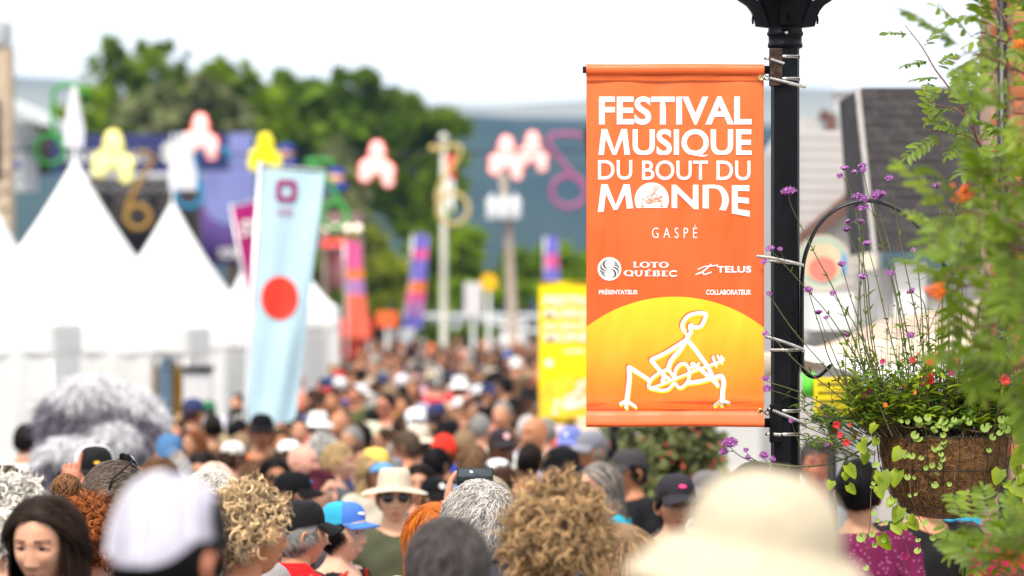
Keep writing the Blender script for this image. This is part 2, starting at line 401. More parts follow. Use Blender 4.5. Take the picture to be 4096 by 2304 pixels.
def rip(x, z):
    """gentle ripples of the hanging vinyl (metres)"""
    return 1.5 * (.0016 * np.sin(x * 17 + 1.2 * np.sin(z * 3)) + .0012 * np.sin(x * 31 - z * 6 + 1) + .0008 * np.sin(x * 9 + z * 16)
            - .003 * np.exp(-((z - ZB(1612) - .006 * np.sin(x * 9)) / .010) ** 2) * sstep(-.31, -.1, x + .2)
            + .002 * np.exp(-((z - ZB(1622)) / .008) ** 2))
x0, x1 = XB(2345), XB(3053)
zs = np.concatenate([[ZB(302)], np.linspace(ZB(308), ZB(1636), 150), [ZB(1641)]]); xs = np.linspace(x0, x1, 60)
X, Z = np.meshgrid(xs, zs); edge = sstep(0, .03, np.minimum(Z.max() - Z, Z - Z.min()))
Y = rip(X, Z) * (.25 + .75 * edge)
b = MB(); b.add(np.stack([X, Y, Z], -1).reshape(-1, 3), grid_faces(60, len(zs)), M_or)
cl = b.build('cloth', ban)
mod = cl.modifiers.new('thickness', 'SOLIDIFY'); mod.thickness = .0008; mod.offset = 1
# pole pockets: rolled vinyl round the arms, with a welded flap seam
for (pa, pb, nm) in ((258, 304, 'top_pocket'), (1640, 1706, 'bottom_pocket')):
    m = MB(); zc, hh = (ZB(pa) + ZB(pb)) / 2, (ZB(pa) - ZB(pb)) / 2; n = 24
    if nm == 'top_pocket': prof = [(math.cos(a) * .017, math.sin(a) * hh) for a in np.linspace(0, 2 * math.pi, n, endpoint=False)]
    else:   # flat front leaning forward, tight curl at the bottom
        prof = [(.004, hh), (-.003, hh * .9), (-.010, hh * .3), (-.016, -hh * .35), (-.0185, -hh * .62), (-.017, -hh * .82), (-.010, -hh * .97), (0, -hh), (.010, -hh * .9), (.016, -hh * .5), (.014, 0), (.008, hh * .6)]
    n = len(prof); xs2 = np.linspace(x0 - .001, x1 + .001, 40); V = []
    for i, x in enumerate(xs2):
        for (py_, pz_) in prof: V.append((x, py_ + .0008 * math.sin(x * 40), zc + pz_ + .0010 * math.sin(x * 13 + 1)))
    F = [[i * n + q, i * n + (q + 1) % n, (i + 1) * n + (q + 1) % n, (i + 1) * n + q] for i in range(39) for q in range(n)]
    m.add(V, F, M_pk_); m.build(nm, ban)
m = MB()
xs2 = np.linspace(x0 + .001, x1 - .001, 40)
for pa, pb in ((304, 330),):
    za, zb = ZB(pa), ZB(pb); V = []
    for k, (zz, yy) in enumerate(((za, -.006), (za - .004, -.0045), ((za + zb) / 2, -.0035), (zb + .001, -.0030), (zb, -.0005))):
        V += [(x, yy + float(rip(x, zz)) * .3, zz + .0012 * math.sin(x * 22)) for x in xs2]
    m.add(V, grid_faces(40, 5), M_or)
m.build('pocket_seam', ban)
for gx, gy in ((3041, 313), (3041, 1645)):
    m = MB(); a = np.linspace(0, 2 * math.pi, 20, endpoint=False)
    m.tube([(XB(gx) + math.cos(q) * .0085, -.0065, ZB(gy) + math.sin(q) * .0085) for q in a], .0028, M_brass, 8, closed=True)
    m.add([(XB(gx) + math.cos(q) * .0068, -.0062, ZB(gy) + math.sin(q) * .0068) for q in a] + [(XB(gx), -.0062, ZB(gy))], [[i, (i + 1) % 20, 20] for i in range(20)], M_glass_frost if gy < 900 else M_brown)
    m.build('grommet', ban)

# ---- print
def text_np(s, bold=0.0, shear=0.0, space=1.0):
    cu = bpy.data.curves.new('t', 'FONT'); cu.body = s; cu.offset = bold; cu.shear = shear; cu.space_character = space
    cu.resolution_u = 5; cu.size = 1
    o = bpy.data.objects.new('t', cu); COL.objects.link(o); dg = bpy.context.evaluated_depsgraph_get()
    me = bpy.data.meshes.new_from_object(o.evaluated_get(dg))
    V = np.array([v.co[:] for v in me.vertices]).reshape(-1, 3); me.calc_loop_triangles(); F = np.array([t.vertices[:] for t in me.loop_triangles]).reshape(-1, 3)
    bpy.data.objects.remove(o); bpy.data.curves.remove(cu); bpy.data.meshes.remove(me)
    return V[:, :2], F
def fit(V, box):
    a, b_ = V.min(0), V.max(0); x0_, y0_, x1_, y1_ = box
    return np.stack([x0_ + (V[:, 0] - a[0]) / (b_[0] - a[0]) * (x1_ - x0_), y1_ + (V[:, 1] - a[1]) / (b_[1] - a[1]) * (y0_ - y1_)], 1)
def print_px(m, Vpx, F, material, lift=.0022, tilt=.0045):
    """flat print: photo pixels -> the cloth surface"""
    V = np.asarray(Vpx, float); F = np.asarray(F, int)
    for _ in range(2 if F.shape[1] == 3 and len(F) > 14 else 0):     # split the print so that it follows the ripples
        n0, k = len(V), len(F); V = np.vstack([V, (V[F[:, 0]] + V[F[:, 1]]) / 2, (V[F[:, 1]] + V[F[:, 2]]) / 2, (V[F[:, 2]] + V[F[:, 0]]) / 2]); a, b_, c = n0 + np.arange(k), n0 + k + np.arange(k), n0 + 2 * k + np.arange(k)
        F = np.concatenate([np.stack(q, 1) for q in ((F[:, 0], a, c), (a, F[:, 1], b_), (c, b_, F[:, 2]), (a, b_, c))])
    py = V[:, 1]
    x = (V[:, 0] - BX) * S0; z = (BY - py) * S0
    m.add(np.stack([x, rip(x, z) - lift, z], 1), F, material)
def poly_fan(m, pts, material, lift):
    P = np.asarray(pts, float); c = P.mean(0); k = len(P)
    print_px(m, np.vstack([P, c]), [[i, (i + 1) % k, k] for i in range(k)], material, lift)
def stroke(m, pts, w, material, lift, off=(0, 0), n=None, smooth=True):
    P = spline(pts, n or max(8, len(pts) * 7)) if smooth and len(pts) > 2 else np.vstack([np.linspace(pts[i], pts[i + 1], 5)[:-1] for i in range(len(pts) - 1)] + [[pts[-1]]])
    P = np.asarray(P, float) + np.array(off); T = np.gradient(P, axis=0); T /= np.linalg.norm(T, axis=1)[:, None] + 1e-9; N_ = np.stack([-T[:, 1], T[:, 0]], 1) * w / 2
    k = len(P); print_px(m, np.vstack([P + N_, P - N_]), [[i, i + 1, k + i + 1, k + i] for i in range(k - 1)], material, lift)
    a = np.linspace(0, 2 * math.pi, 12, endpoint=False)
    joints = [P[0], P[-1]] + ([np.array(q) + np.array(off) for q in pts[1:-1]])
    for q in joints: poly_fan(m, np.stack([q[0] + np.cos(a) * w / 2, q[1] + np.sin(a) * w / 2], 1), material, lift + .00002)
def letter_m(m, f):
    for k, q in enumerate(([(0, 1), (.17, 1), (.265, 0), (.10, 0)], [(.10, 0), (.275, 0), (.56, 1), (.45, 1)], [(.725, 0), (.90, 0), (.56, 1), (.45, 1)], [(.735, 0), (.90, 0), (1, 1), (.825, 1)])):
        print_px(m, [f(*p) for p in q], [[0, 1, 2, 3]], M_wp, .0022 + k * .00006)
U = lambda x, y: (2300 + x / 1.81125, 200 + y / 1.81125)        # from the enlarged upper half
for s, bx, bold in (('FESTIVAL', (172, 338, 1276, 545), .028), ('MUSIQUE', (168, 575, 1276, 775), .026), ('DU', (165, 800, 413, 942), .012), ('BOUT', (484, 802, 960, 944), .012), ('DU', (1022, 804, 1268, 946), .012)):
    m = MB()
    if s == 'MUSIQUE':
        letter_m(m, lambda u, v: U(168 + 229 * u, 575 + 188 * v)); s = 'USIQUE'; bx = (415, 575, 1276, 775)
    V, F = text_np(s, bold)
    if s == 'USIQUE': V[:, 1] = np.where(V[:, 1] < -.02, V[:, 1] * .35, V[:, 1])
    q = (*U(bx[0], bx[1]), *U(bx[2], bx[3])); print_px(m, fit(V, q), F, M_wp); m.build('lettering', ban)
# MONDE: letters cut along an arc, the O a white disc with the sitting guitarist
arc = lambda x: 1140 + 52 * ((x - 640) / 560.0) ** 2 + (6 if x > 640 else 0)
def warped(s, bx, bold):
    V, F = text_np(s, bold); V = fit(V, bx); x = V[:, 0]; t = (V[:, 1] - bx[1]) / (bx[3] - bx[1])
    V[:, 1] = bx[1] + t * (np.array([arc(q) for q in x]) - bx[1]); return np.stack(U(V[:, 0], V[:, 1]), 1), F
m = MB()
letter_m(m, lambda u, v: U(163 + 257 * u, 975 + v * (arc(163 + 257 * u) - 975)))
for s, bx, bold in (('N', (697, 978, 892, 1150), .026), ('E', (1132, 982, 1262, 1180), .026)):
    V, F = warped(s, bx, bold); print_px(m, V, F, M_wp)
# D without a foot
o_ = [(922, 980), (1010, 978), (1060, 992), (1095, 1030), (1110, 1080), (1105, 1125), (1088, 1166)]; i_ = [(966, 1004), (1010, 1005), (1040, 1020), (1058, 1055), (1062, 1090), (1056, 1130), (1040, 1160)]
O = spline(o_, 24); I = spline(i_, 24); print_px(m, np.stack(U(*np.vstack([O, I]).T), 1), [[i, i + 1, 24 + i + 1, 24 + i] for i in range(23)], M_wp)
print_px(m, [U(922, 980), U(966, 981), U(966, 1151), U(922, 1148)], [[0, 1, 2, 3]], M_wp, .0021)
a = np.linspace(math.radians(-29), math.radians(209), 40); poly_fan(m, [U(554 + 124 * math.cos(q), 1086 - 124 * math.sin(q)) for q in a], M_wp, .0022)
m.build('lettering', ban)
V, F = text_np('GASPÉ', -.008, space=1.75); m = MB(); print_px(m, fit(V, (*U(556, 1268), *U(882, 1364))), F, M_wp); m.build('lettering', ban)
W = lambda x, y: (2300 + x / 1.9325, 1000 + y / 1.9325)         # from the enlarged lower half
for s, bx, bold in (('PRÉSENTATEUR', (183, 300, 484, 344), .026), ('COLLABORATEUR', (1010, 307, 1357, 347), .026), ('TELUS', (1094, 124, 1358, 176), .034)):
    V, F = text_np(s, bold, space=1.08 if s == 'TELUS' else 1); m = MB(); print_px(m, fit(V, (*W(bx[0], bx[1]), *W(bx[2], bx[3]))), F, M_wp); m.build('lettering', ban)
# LOTO QUEBEC: wide light letters with small serifs
LQ = lambda x, y: (2370 + x / 7.36, 1010 + y / 7.36)
m = MB()
def ring(m, cx, cy, rx, ry, tx, ty):
    a = np.linspace(0, 2 * math.pi, 28, endpoint=False); P = [LQ(cx + rx * math.cos(q), cy + ry * math.sin(q)) for q in a] + [LQ(cx + (rx - tx) * math.cos(q), cy + (ry - ty) * math.sin(q)) for q in a]
    print_px(m, P, [[i, (i + 1) % 28, 28 + (i + 1) % 28, 28 + i] for i in range(28)], M_wp)
def bars(m, L):
    for x0_, y0_, x1_, y1_ in L: print_px(m, [LQ(x0_, y0_), LQ(x1_, y0_), LQ(x1_, y1_), LQ(x0_, y1_)], [[0, 1, 2, 3]], M_wp, .0021)
ring(m, 1530, 362, 148, 88, 72, 22); ring(m, 2088, 366, 145, 88, 72, 22); ring(m, 1058, 608, 148, 88, 72, 22)
bars(m, [(1205, 275, 1265, 440), (1190, 275, 1285, 292), (1190, 420, 1375, 442), (1770, 285, 1845, 445), (1690, 285, 1930, 305), (1690, 285, 1706, 318), (1914, 285, 1930, 318), (1755, 430, 1860, 445), (1360, 412, 1375, 430),
         (1545, 535, 1615, 700), (1525, 535, 1720, 553), (1545, 600, 1660, 618), (1525, 680, 1725, 700), (1775, 535, 1845, 700), (1755, 535, 1900, 552), (1755, 682, 1900, 700), (1790, 604, 1920, 620), (2040, 538, 2110, 703), (2018, 538, 2215, 555), (2040, 604, 2150, 620), (2018, 684, 2220, 704),
         (1240, 530, 1305, 640), (1225, 530, 1320, 546), (1405, 530, 1460, 640), (1392, 530, 1480, 546)])
for P, w in (([(1272, 620), (1290, 675), (1350, 688), (1410, 675), (1432, 620)], 34), ([(1900, 543), (1950, 570), (1900, 610)], 40), ([(1900, 612), (1960, 655), (1900, 692)], 40), ([(2455, 560), (2370, 545), (2285, 580), (2270, 625), (2300, 680), (2380, 700), (2460, 680)], 42), ([(1620, 512), (1690, 492)], 18), ([(1090, 668), (1130, 690), (1180, 690)], 26)):
    stroke(m, [LQ(*p) for p in P], w / 7.36, M_wp, .0022)
a = np.linspace(0, 2 * math.pi, 48, endpoint=False); poly_fan(m, [LQ(493 + 348 * math.cos(q), 485 + 345 * math.sin(q)) for q in a], M_wp, .0020)
m.build('lottery_logo', ban)
m = MB()
def cres(pts, w):
    P = spline([LQ(*p) for p in pts], 18); T = np.gradient(P, axis=0); T /= np.linalg.norm(T, axis=1)[:, None]; N_ = np.stack([-T[:, 1], T[:, 0]], 1) * (np.sin(np.linspace(0, math.pi, 18)) * w / 2 / 7.36)[:, None]
    print_px(m, np.vstack([P + N_, P - N_]), [[i, i + 1, 19 + i, 18 + i] for i in range(17)], M_brown, .0030)
half = [([(450, 210), (345, 270), (325, 350), (370, 445), (470, 485)], 52), ([(285, 300), (240, 400), (270, 480), (340, 520), (430, 518)], 42), ([(210, 470), (235, 545), (300, 585), (380, 560)], 36), ([(235, 600), (300, 640), (365, 605)], 30), ([(290, 675), (335, 685), (360, 655)], 24), ([(335, 715), (360, 712), (372, 690)], 14), ([(375, 738), (395, 735), (402, 715)], 10)]
for P, w in half:
    cres(P, w); cres([(990 - x, 968 - y) for x, y in P], w)
m.build('logo_swirl', ban)
m = MB()
stroke(m, [W(*p) for p in ((932, 190), (985, 165), (1030, 130), (1048, 112))], 5, M_wp, .0022); stroke(m, [W(*p) for p in ((1048, 112), (1020, 140), (985, 172), (1000, 188), (1050, 172))], 5, M_wp, .00225); stroke(m, [W(*p) for p in ((948, 150), (1000, 128), (1050, 126), (1100, 116))], 4, M_wp, .0023); stroke(m, [W(*p) for p in ((932, 190), (965, 180), (1000, 160))], 3, M_wp, .0023)
m.build('script_logo', ban)
# the sun and the stick guitarist
m = MB(); Rr = 574.0; cy = 1187 + Rr
xa = np.linspace(2346, 3052, 40); top = cy - np.sqrt(Rr ** 2 - (xa - 2697) ** 2); nz = 24
V = np.concatenate([np.stack([xa, top + (1637 - top) * t], 1) for t in np.linspace(0, 1, nz)]); print_px(m, V, grid_faces(40, nz)[:, ::-1], M_sunp, .0010); m.build('sun_print', ban)
G = lambda x, y: (2460 + x / 3.2937, 1220 + y / 3.2937)
ST = [([(912, 350), (880, 290), (900, 215), (970, 140), (1080, 108), (1180, 112), (1190, 150), (1150, 245), (1115, 285), (1045, 290), (990, 265), (985, 310), (1000, 345), (960, 400)], 50, 1), ([(950, 400), (950, 450)], 62, 0), ([(945, 445), (820, 530), (650, 635), (470, 720)], 50, 1), ([(470, 725), (620, 900), (660, 945)], 52, 1), ([(640, 940), (620, 995)], 52, 0), ([(670, 945), (715, 970)], 40, 0),
      ([(930, 460), (860, 580), (740, 720), (695, 830)], 56, 1), ([(965, 480), (1040, 570), (1130, 690), (1210, 800), (1270, 920)], 56, 1), ([(1280, 940), (1340, 1050)], 56, 0), ([(1300, 1000), (1160, 880), (1060, 800), (1010, 775)], 52, 1), ([(1290, 960), (1390, 935), (1425, 1010), (1412, 1120), (1405, 1260)], 58, 1), ([(1405, 1250), (1305, 1315)], 42, 0), ([(1405, 1250), (1395, 1310)], 44, 0), ([(1405, 1250), (1495, 1285)], 40, 0),
      ([(1270, 960), (1120, 1000), (960, 1022)], 54, 1), ([(430, 975), (300, 890), (180, 815)], 54, 1), ([(180, 820), (185, 960), (170, 1110), (150, 1260)], 60, 1), ([(150, 1255), (70, 1300)], 42, 0), ([(150, 1255), (145, 1345)], 50, 0), ([(150, 1255), (265, 1335)], 40, 0),
      ([(430, 1085), (450, 1010), (520, 930), (640, 860), (700, 855), (750, 920), (780, 975)], 38, 1), ([(785, 975), (790, 860), (850, 780), (920, 775), (965, 840), (970, 930), (940, 1020), (880, 1075), (830, 1080), (775, 1030), (700, 1100), (620, 1120), (520, 1105), (430, 1085)], 38, 1), ([(440, 1090), (560, 1060), (780, 970), (1000, 880), (1200, 805), (1300, 770), (1430, 720)], 30, 1), ([(1285, 685), (1325, 800)], 36, 0), ([(1345, 670), (1400, 760)], 34, 0), ([(1390, 675), (1430, 715)], 28, 0), ([(1300, 775), (1430, 725)], 28, 0), ([(980, 820), (1040, 820), (1100, 765)], 28, 0)]
for nm, mt, off, lift in (('orange_outline', M_op, (-6.5, -4), .0016), ('yellow_outline', M_yp, (2.5, 7), .0022), ('white_outline', M_wp, (0, 0), .0029)):
    m = MB()
    for pts, w, smo in ST: stroke(m, [G(*p) for p in pts], w / 3.2937, mt, lift, off, smooth=bool(smo))
    m.build(nm, ban)
# the small orange guitarist inside the O
m = MB(); sc_ = .115
for pts, w, smo in ST:
    Q = [U(475 + (x - 60) * .112 * 1.0, 992 + (y - 100) * .120) for x, y in pts]
    stroke(m, Q, 2.6, M_op, .0031, smooth=bool(smo), n=12)
m.build('guitarist_print', ban)

# ------------------------------------------------------------------ ground, hills, haze
M_grass = mat('grass_ground', (.06, .085, .03), .9, .4, .05, col2=(.10, .09, .05))
M_asph = mat('asphalt', (.05, .05, .052), .85, .25, 3, bump=.3, bscale=120)
M_conc = mat('pavement_concrete', (.32, .31, .29), .85, .15, 2, bump=.2, bscale=60)
ys = np.concatenate([np.linspace(-90, 5, 4), np.linspace(6, 17, 12), [30, 80, 200, 600, 1500, 2880]]); xs = np.array([-6400, -600, -60, -12, -6, 0, 6, 12, 60, 600, 6400.])
X, Y = np.meshgrid(xs, ys); Zg = np.vectorize(ground_z)(Y)
b = MB(); b.add(np.stack([X, Y, Zg - .03], -1).reshape(-1, 3), grid_faces(len(xs), len(ys)), M_grass); meta(b.build('ground'), kind='structure')
ys2 = np.concatenate([np.linspace(-30, 5, 4), np.linspace(6, 17, 12), [30, 60, 100, 175]])
X, Y = np.meshgrid(np.linspace(-14, .62, 6), ys2); Zg = np.vectorize(ground_z)(Y)
b = MB(); b.add(np.stack([X, Y, Zg], -1).reshape(-1, 3), grid_faces(6, len(ys2)), M_asph); meta(b.build('street'), kind='structure')
Zk = np.vectorize(ground_z)(ys2); b = MB(); prof = [(.62, -.02), (.62, .12), (.64, .13), (6.5, .13)]; n = len(prof)
V = np.array([[x, y, z0 + dz] for y, z0 in zip(ys2, Zk) for x, dz in prof]); b.add(V, grid_faces(n, len(ys2)), M_conc); meta(b.build('pavement', smooth=False), kind='structure')

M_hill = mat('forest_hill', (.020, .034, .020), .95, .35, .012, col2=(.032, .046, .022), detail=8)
M_ridge = mat('far_ridge', (.20, .20, .13), .95, .35, .004, col2=(.34, .32, .25), detail=8)  # ridge colour kept pale, standing in for whitish haze in front of it
def hill(name, d, ridge_px, m, seed, depth=600):
    """ridge_px: (px,py) of the skyline at distance d"""
    r_ = np.random.default_rng(seed); xs = np.linspace(-1.0, 1.0, 90); V = []; P = np.array(ridge_px, float)
    xw = np.linspace(at(-3800, 0, d).x, at(7800, 0, d).x, 90); pxs = xw / d * FPX + CXP
    hz = CZ + (HYP - np.interp(pxs, P[:, 0], P[:, 1])) / FPX * d
    rows = 16
    for j in range(rows):
        t = j / (rows - 1); y = d - depth * (1 - t) if t <= 1 else d
        prof = t ** 1.15
        V.append(np.stack([xw * (1 + 0 * t), np.full(90, y) + r_.normal(0, 8, 90), np.maximum(-.5, hz * prof + r_.normal(0, .012, 90) * hz * (t > 0) * (t < 1))], 1))
    V.append(np.stack([xw, np.full(90, d + depth * .15), np.full(90, -.5)], 1))
    b = MB(); b.add(np.concatenate(V), grid_faces(90, rows + 1), m); meta(b.build(name), kind='structure')
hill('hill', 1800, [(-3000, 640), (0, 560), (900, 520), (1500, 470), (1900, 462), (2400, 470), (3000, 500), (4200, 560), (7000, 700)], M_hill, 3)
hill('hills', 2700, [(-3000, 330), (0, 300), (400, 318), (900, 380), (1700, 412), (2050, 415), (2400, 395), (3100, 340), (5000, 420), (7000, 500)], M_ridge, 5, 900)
hz_m = bpy.data.materials.new('haze'); hz_m.use_nodes = True; hn = hz_m.node_tree.nodes; hn.clear()
ho = hn.new('ShaderNodeOutputMaterial'); hv = hn.new('ShaderNodeVolumePrincipled'); hv.inputs['Color'].default_value = (.19, .50, 1, 1)
hv.inputs['Density'].default_value = .00014; hv.inputs['Anisotropy'].default_value = .2; hz_m.node_tree.links.new(hv.outputs[0], ho.inputs['Volume'])
b = MB(); b.box((0, 1400, 80), (13400, 3000, 162), hz_m); meta(b.build('haze', smooth=False), kind='stuff')

# ------------------------------------------------------------------ trees
M_leafs = [mat('leaf_green_a', (.155, .24, .012), .6, .35, .6, tint=.6, trans=.5, spec=.08), mat('leaf_green_b', (.20, .30, .010), .6, .35, .6, tint=.6, trans=.5, spec=.08),
           mat('leaf_green_c', (.12, .20, .014), .6, .35, .6, tint=.5, trans=.45, spec=.08), mat('leaf_lime', (.24, .28, .014), .6, .35, .6, tint=.5, trans=.4, spec=.3), mat('leaf_grey_green', (.17, .19, .07), .65, .3, .6, tint=.5, trans=.25, spec=.3)]
M_bark = mat('bark', (.07, .05, .035), .9, .35, 6, bump=.5, bscale=20)
def cards(m, C, Rr, n, size, material, seed, hollow=.35, sparse=0.0, flat=1.0):
    """n leaf clumps spread through an ellipsoid, denser near the outside, clustered on twigs"""
    r_ = np.random.default_rng(seed); k = max(4, n // 14)
    D = r_.normal(size=(k, 3)); D /= np.linalg.norm(D, axis=1)[:, None]; rad = (hollow + (1 - hollow) * r_.random(k) ** .5)
    tw = D * rad[:, None]; P = np.repeat(tw, 14, 0) + r_.normal(0, .19, (k * 14, 3)); n2 = len(P)
    P = P * np.array(Rr) + np.array(C)
    A = r_.normal(size=(n2, 3)); A /= np.linalg.norm(A, axis=1)[:, None]; B = np.cross(A, r_.normal(size=(n2, 3))); B /= np.linalg.norm(B, axis=1)[:, None]
    s = size * r_.uniform(.6, 1.3, n2)[:, None]; A *= s; B *= s * .62; Nn = np.cross(A, B) / s * .25
    V = np.stack([P - A, P + B + Nn, P + A, P - B + Nn], 1).reshape(-1, 3); F = np.arange(n2 * 4).reshape(-1, 4)
    tint = np.repeat(np.clip(np.repeat(r_.random(k), 14) * .6 + r_.random(n2) * .4, 0, 1), 4)
    m.add(V, F, material, tint)
def tree(name, base_px, d, blobs, label, material, seed, size=.42, trunk_r=.22, group='trees beyond the stage', dens=1.0, cat='tree', hollow=.35):
    """blobs in photo pixels at distance d: (px,py,rx,ry)"""
    bx = (base_px - CXP) / FPX * d; s = d / FPX; r_ = random.Random(seed)
    t = empty(name, (bx, d, ground_z(d)), label, cat, group); T = MB(); Cn = MB(); tops = []
    for i, (px, py, rx, ry) in enumerate(blobs):
        c = at(px, py, d) - t.location; c.y += r_.uniform(-.5, .5) * rx * s
        n = int(dens * 36 * (rx * s) * (ry * s) / (size * size) * .55 / 1.0); n = max(60, min(n, 4200))
        cards(Cn, c, (rx * s, rx * s * .9, ry * s), n, size, material, seed * 31 + i, hollow); tops.append(c)
    top = max(tops, key=lambda c: c.z); h = top.z
    T.tube(spline([(0, 0, 0), (.1, 0, h * .3), (top.x * .5, top.y * .5, h * .65), (top.x, top.y, h)], 12), np.linspace(trunk_r, trunk_r * .2, 12), M_bark, 8)
    for c in tops:
        z0 = h * r_.uniform(.2, .5); p0 = Vector((top.x * .3, top.y * .3, z0)); mid = p0.lerp(c, .5) + Vector((0, 0, .06 * h))
        T.tube(spline([p0, mid, c], 7), np.linspace(trunk_r * .5, trunk_r * .12, 7), M_bark, 6)
    T.build('trunk', t); Cn.build('crown', t, smooth=False, tint=True); return t
L = M_leafs
TR = [('deciduous_tree', 520, 178, [(440, 260, 75, 140), (560, 290, 85, 130), (680, 320, 95, 110), (470, 430, 110, 90), (620, 450, 130, 80), (745, 390, 60, 70), (455, 165, 25, 60), (565, 190, 30, 55), (650, 200, 35, 50)], 'tall thin-crowned green tree with sky between its branches, left of the tree mass', L[0], .40, .75),
      ('deciduous_tree', 420, 165, [(330, 440, 90, 90), (400, 520, 140, 80), (280, 520, 90, 80), (520, 500, 130, 80)], 'low green tree behind the white pennant at the left', L[1], .42, 1.0),
      ('deciduous_tree', 700, 160, [(620, 430, 140, 110), (760, 390, 120, 110), (700, 520, 190, 90), (860, 480, 130, 110)], 'brownish green tree behind the middle of the stage sign', L[4], .42, 1.0),
      ('deciduous_tree', 930, 168, [(910, 330, 90, 90), (1000, 370, 110, 100), (900, 440, 150, 110), (1040, 480, 150, 110), (960, 560, 160, 80), (905, 260, 35, 45)], 'rounded bright green tree right above the stage sign', L[1], .42, 1.1),
      ('deciduous_tree', 1180, 172, [(1110, 370, 80, 70), (1200, 400, 100, 90), (1150, 480, 140, 110), (1280, 440, 100, 100), (1250, 560, 150, 120), (1120, 600, 150, 90)], 'dark green broad tree in the middle of the tree mass', L[2], .42, 1.1),
      ('deciduous_tree', 1430, 170, [(1370, 330, 55, 65), (1450, 350, 80, 80), (1400, 430, 120, 100), (1510, 430, 90, 80), (1440, 540, 150, 110), (1560, 520, 110, 90), (1350, 560, 120, 110)], 'tall dark tree with a pointed top right of the tree mass', L[2], .42, 1.1),
      ('deciduous_tree', 1650, 175, [(1600, 430, 100, 60), (1690, 440, 90, 50), (1640, 530, 140, 80), (1760, 490, 110, 60), (1700, 600, 150, 110), (1830, 500, 55, 45), (1600, 680, 150, 110), (1740, 720, 120, 110), (1560, 800, 130, 90)], 'green tree at the right end of the tree mass in front of the hill', L[0], .42, 1.1),
      ('conifer_tree', 1370, 140, [(1360, 570, 35, 60), (1355, 650, 65, 80), (1365, 750, 95, 90), (1380, 860, 120, 90), (1430, 960, 120, 80)], 'grey-green conifer behind the far tower', L[4], .36, 1.0),
      ('shrub_tree', 1530, 132, [(1480, 1010, 80, 100), (1540, 1100, 110, 110), (1460, 1180, 110, 110), (1560, 1230, 120, 100), (1430, 1260, 100, 90)], 'lime green bushy tree behind the coral feather flag', L[3], .34, 1.1),
      ('shrub_tree', 1720, 150, [(1690, 900, 120, 90), (1740, 1000, 130, 100), (1680, 1090, 120, 110), (1800, 1080, 120, 110), (1720, 1170, 160, 80)], 'dark green bushy tree behind the pale flag pole', L[0], .36, 1.1),
      ('shrub_tree', 1880, 145, [(1850, 1000, 90, 70), (1900, 1080, 90, 80), (1850, 1150, 120, 80), (1940, 1170, 90, 70)], 'light green bushy tree between the two tall poles', L[1], .36, 1.1),
      ('shrub_tree', 2090, 150, [(2060, 1080, 80, 90), (2130, 1030, 70, 70), (2120, 1130, 110, 90), (2030, 1170, 100, 70)], 'green bushy tree right of the transformer pole', L[0], .36, 1.0),
      ('shrub_tree', 2280, 152, [(2270, 1040, 80, 70), (2330, 1080, 100, 90), (2240, 1140, 120, 80), (2380, 1150, 120, 90)], 'light green bushy tree behind the purple feather flag at right', L[1], .36, 1.0),
      ('shrub_tree', 1310, 128, [(1260, 1120, 90, 120), (1330, 1180, 90, 110), (1290, 1260, 130, 90)], 'dark bush behind the far white marquee', L[2], .36, 1.0)]
for i, (nm, bx, d, bl, lab, mt, sz, dn) in enumerate(TR): tree(nm, bx, d, bl, lab, mt, 11 + i, sz, .3, dens=dn, hollow=.15 if i == 0 else .35)
tree('hedge', 1800, 112, [(1730, 1330, 60, 40), (1800, 1335, 80, 45), (1880, 1335, 70, 40), (1960, 1345, 60, 35)], 'low dark green hedge in front of the far parked vehicles', L[2], 77, .16, .04, group=None, cat='hedge', dens=1.0)

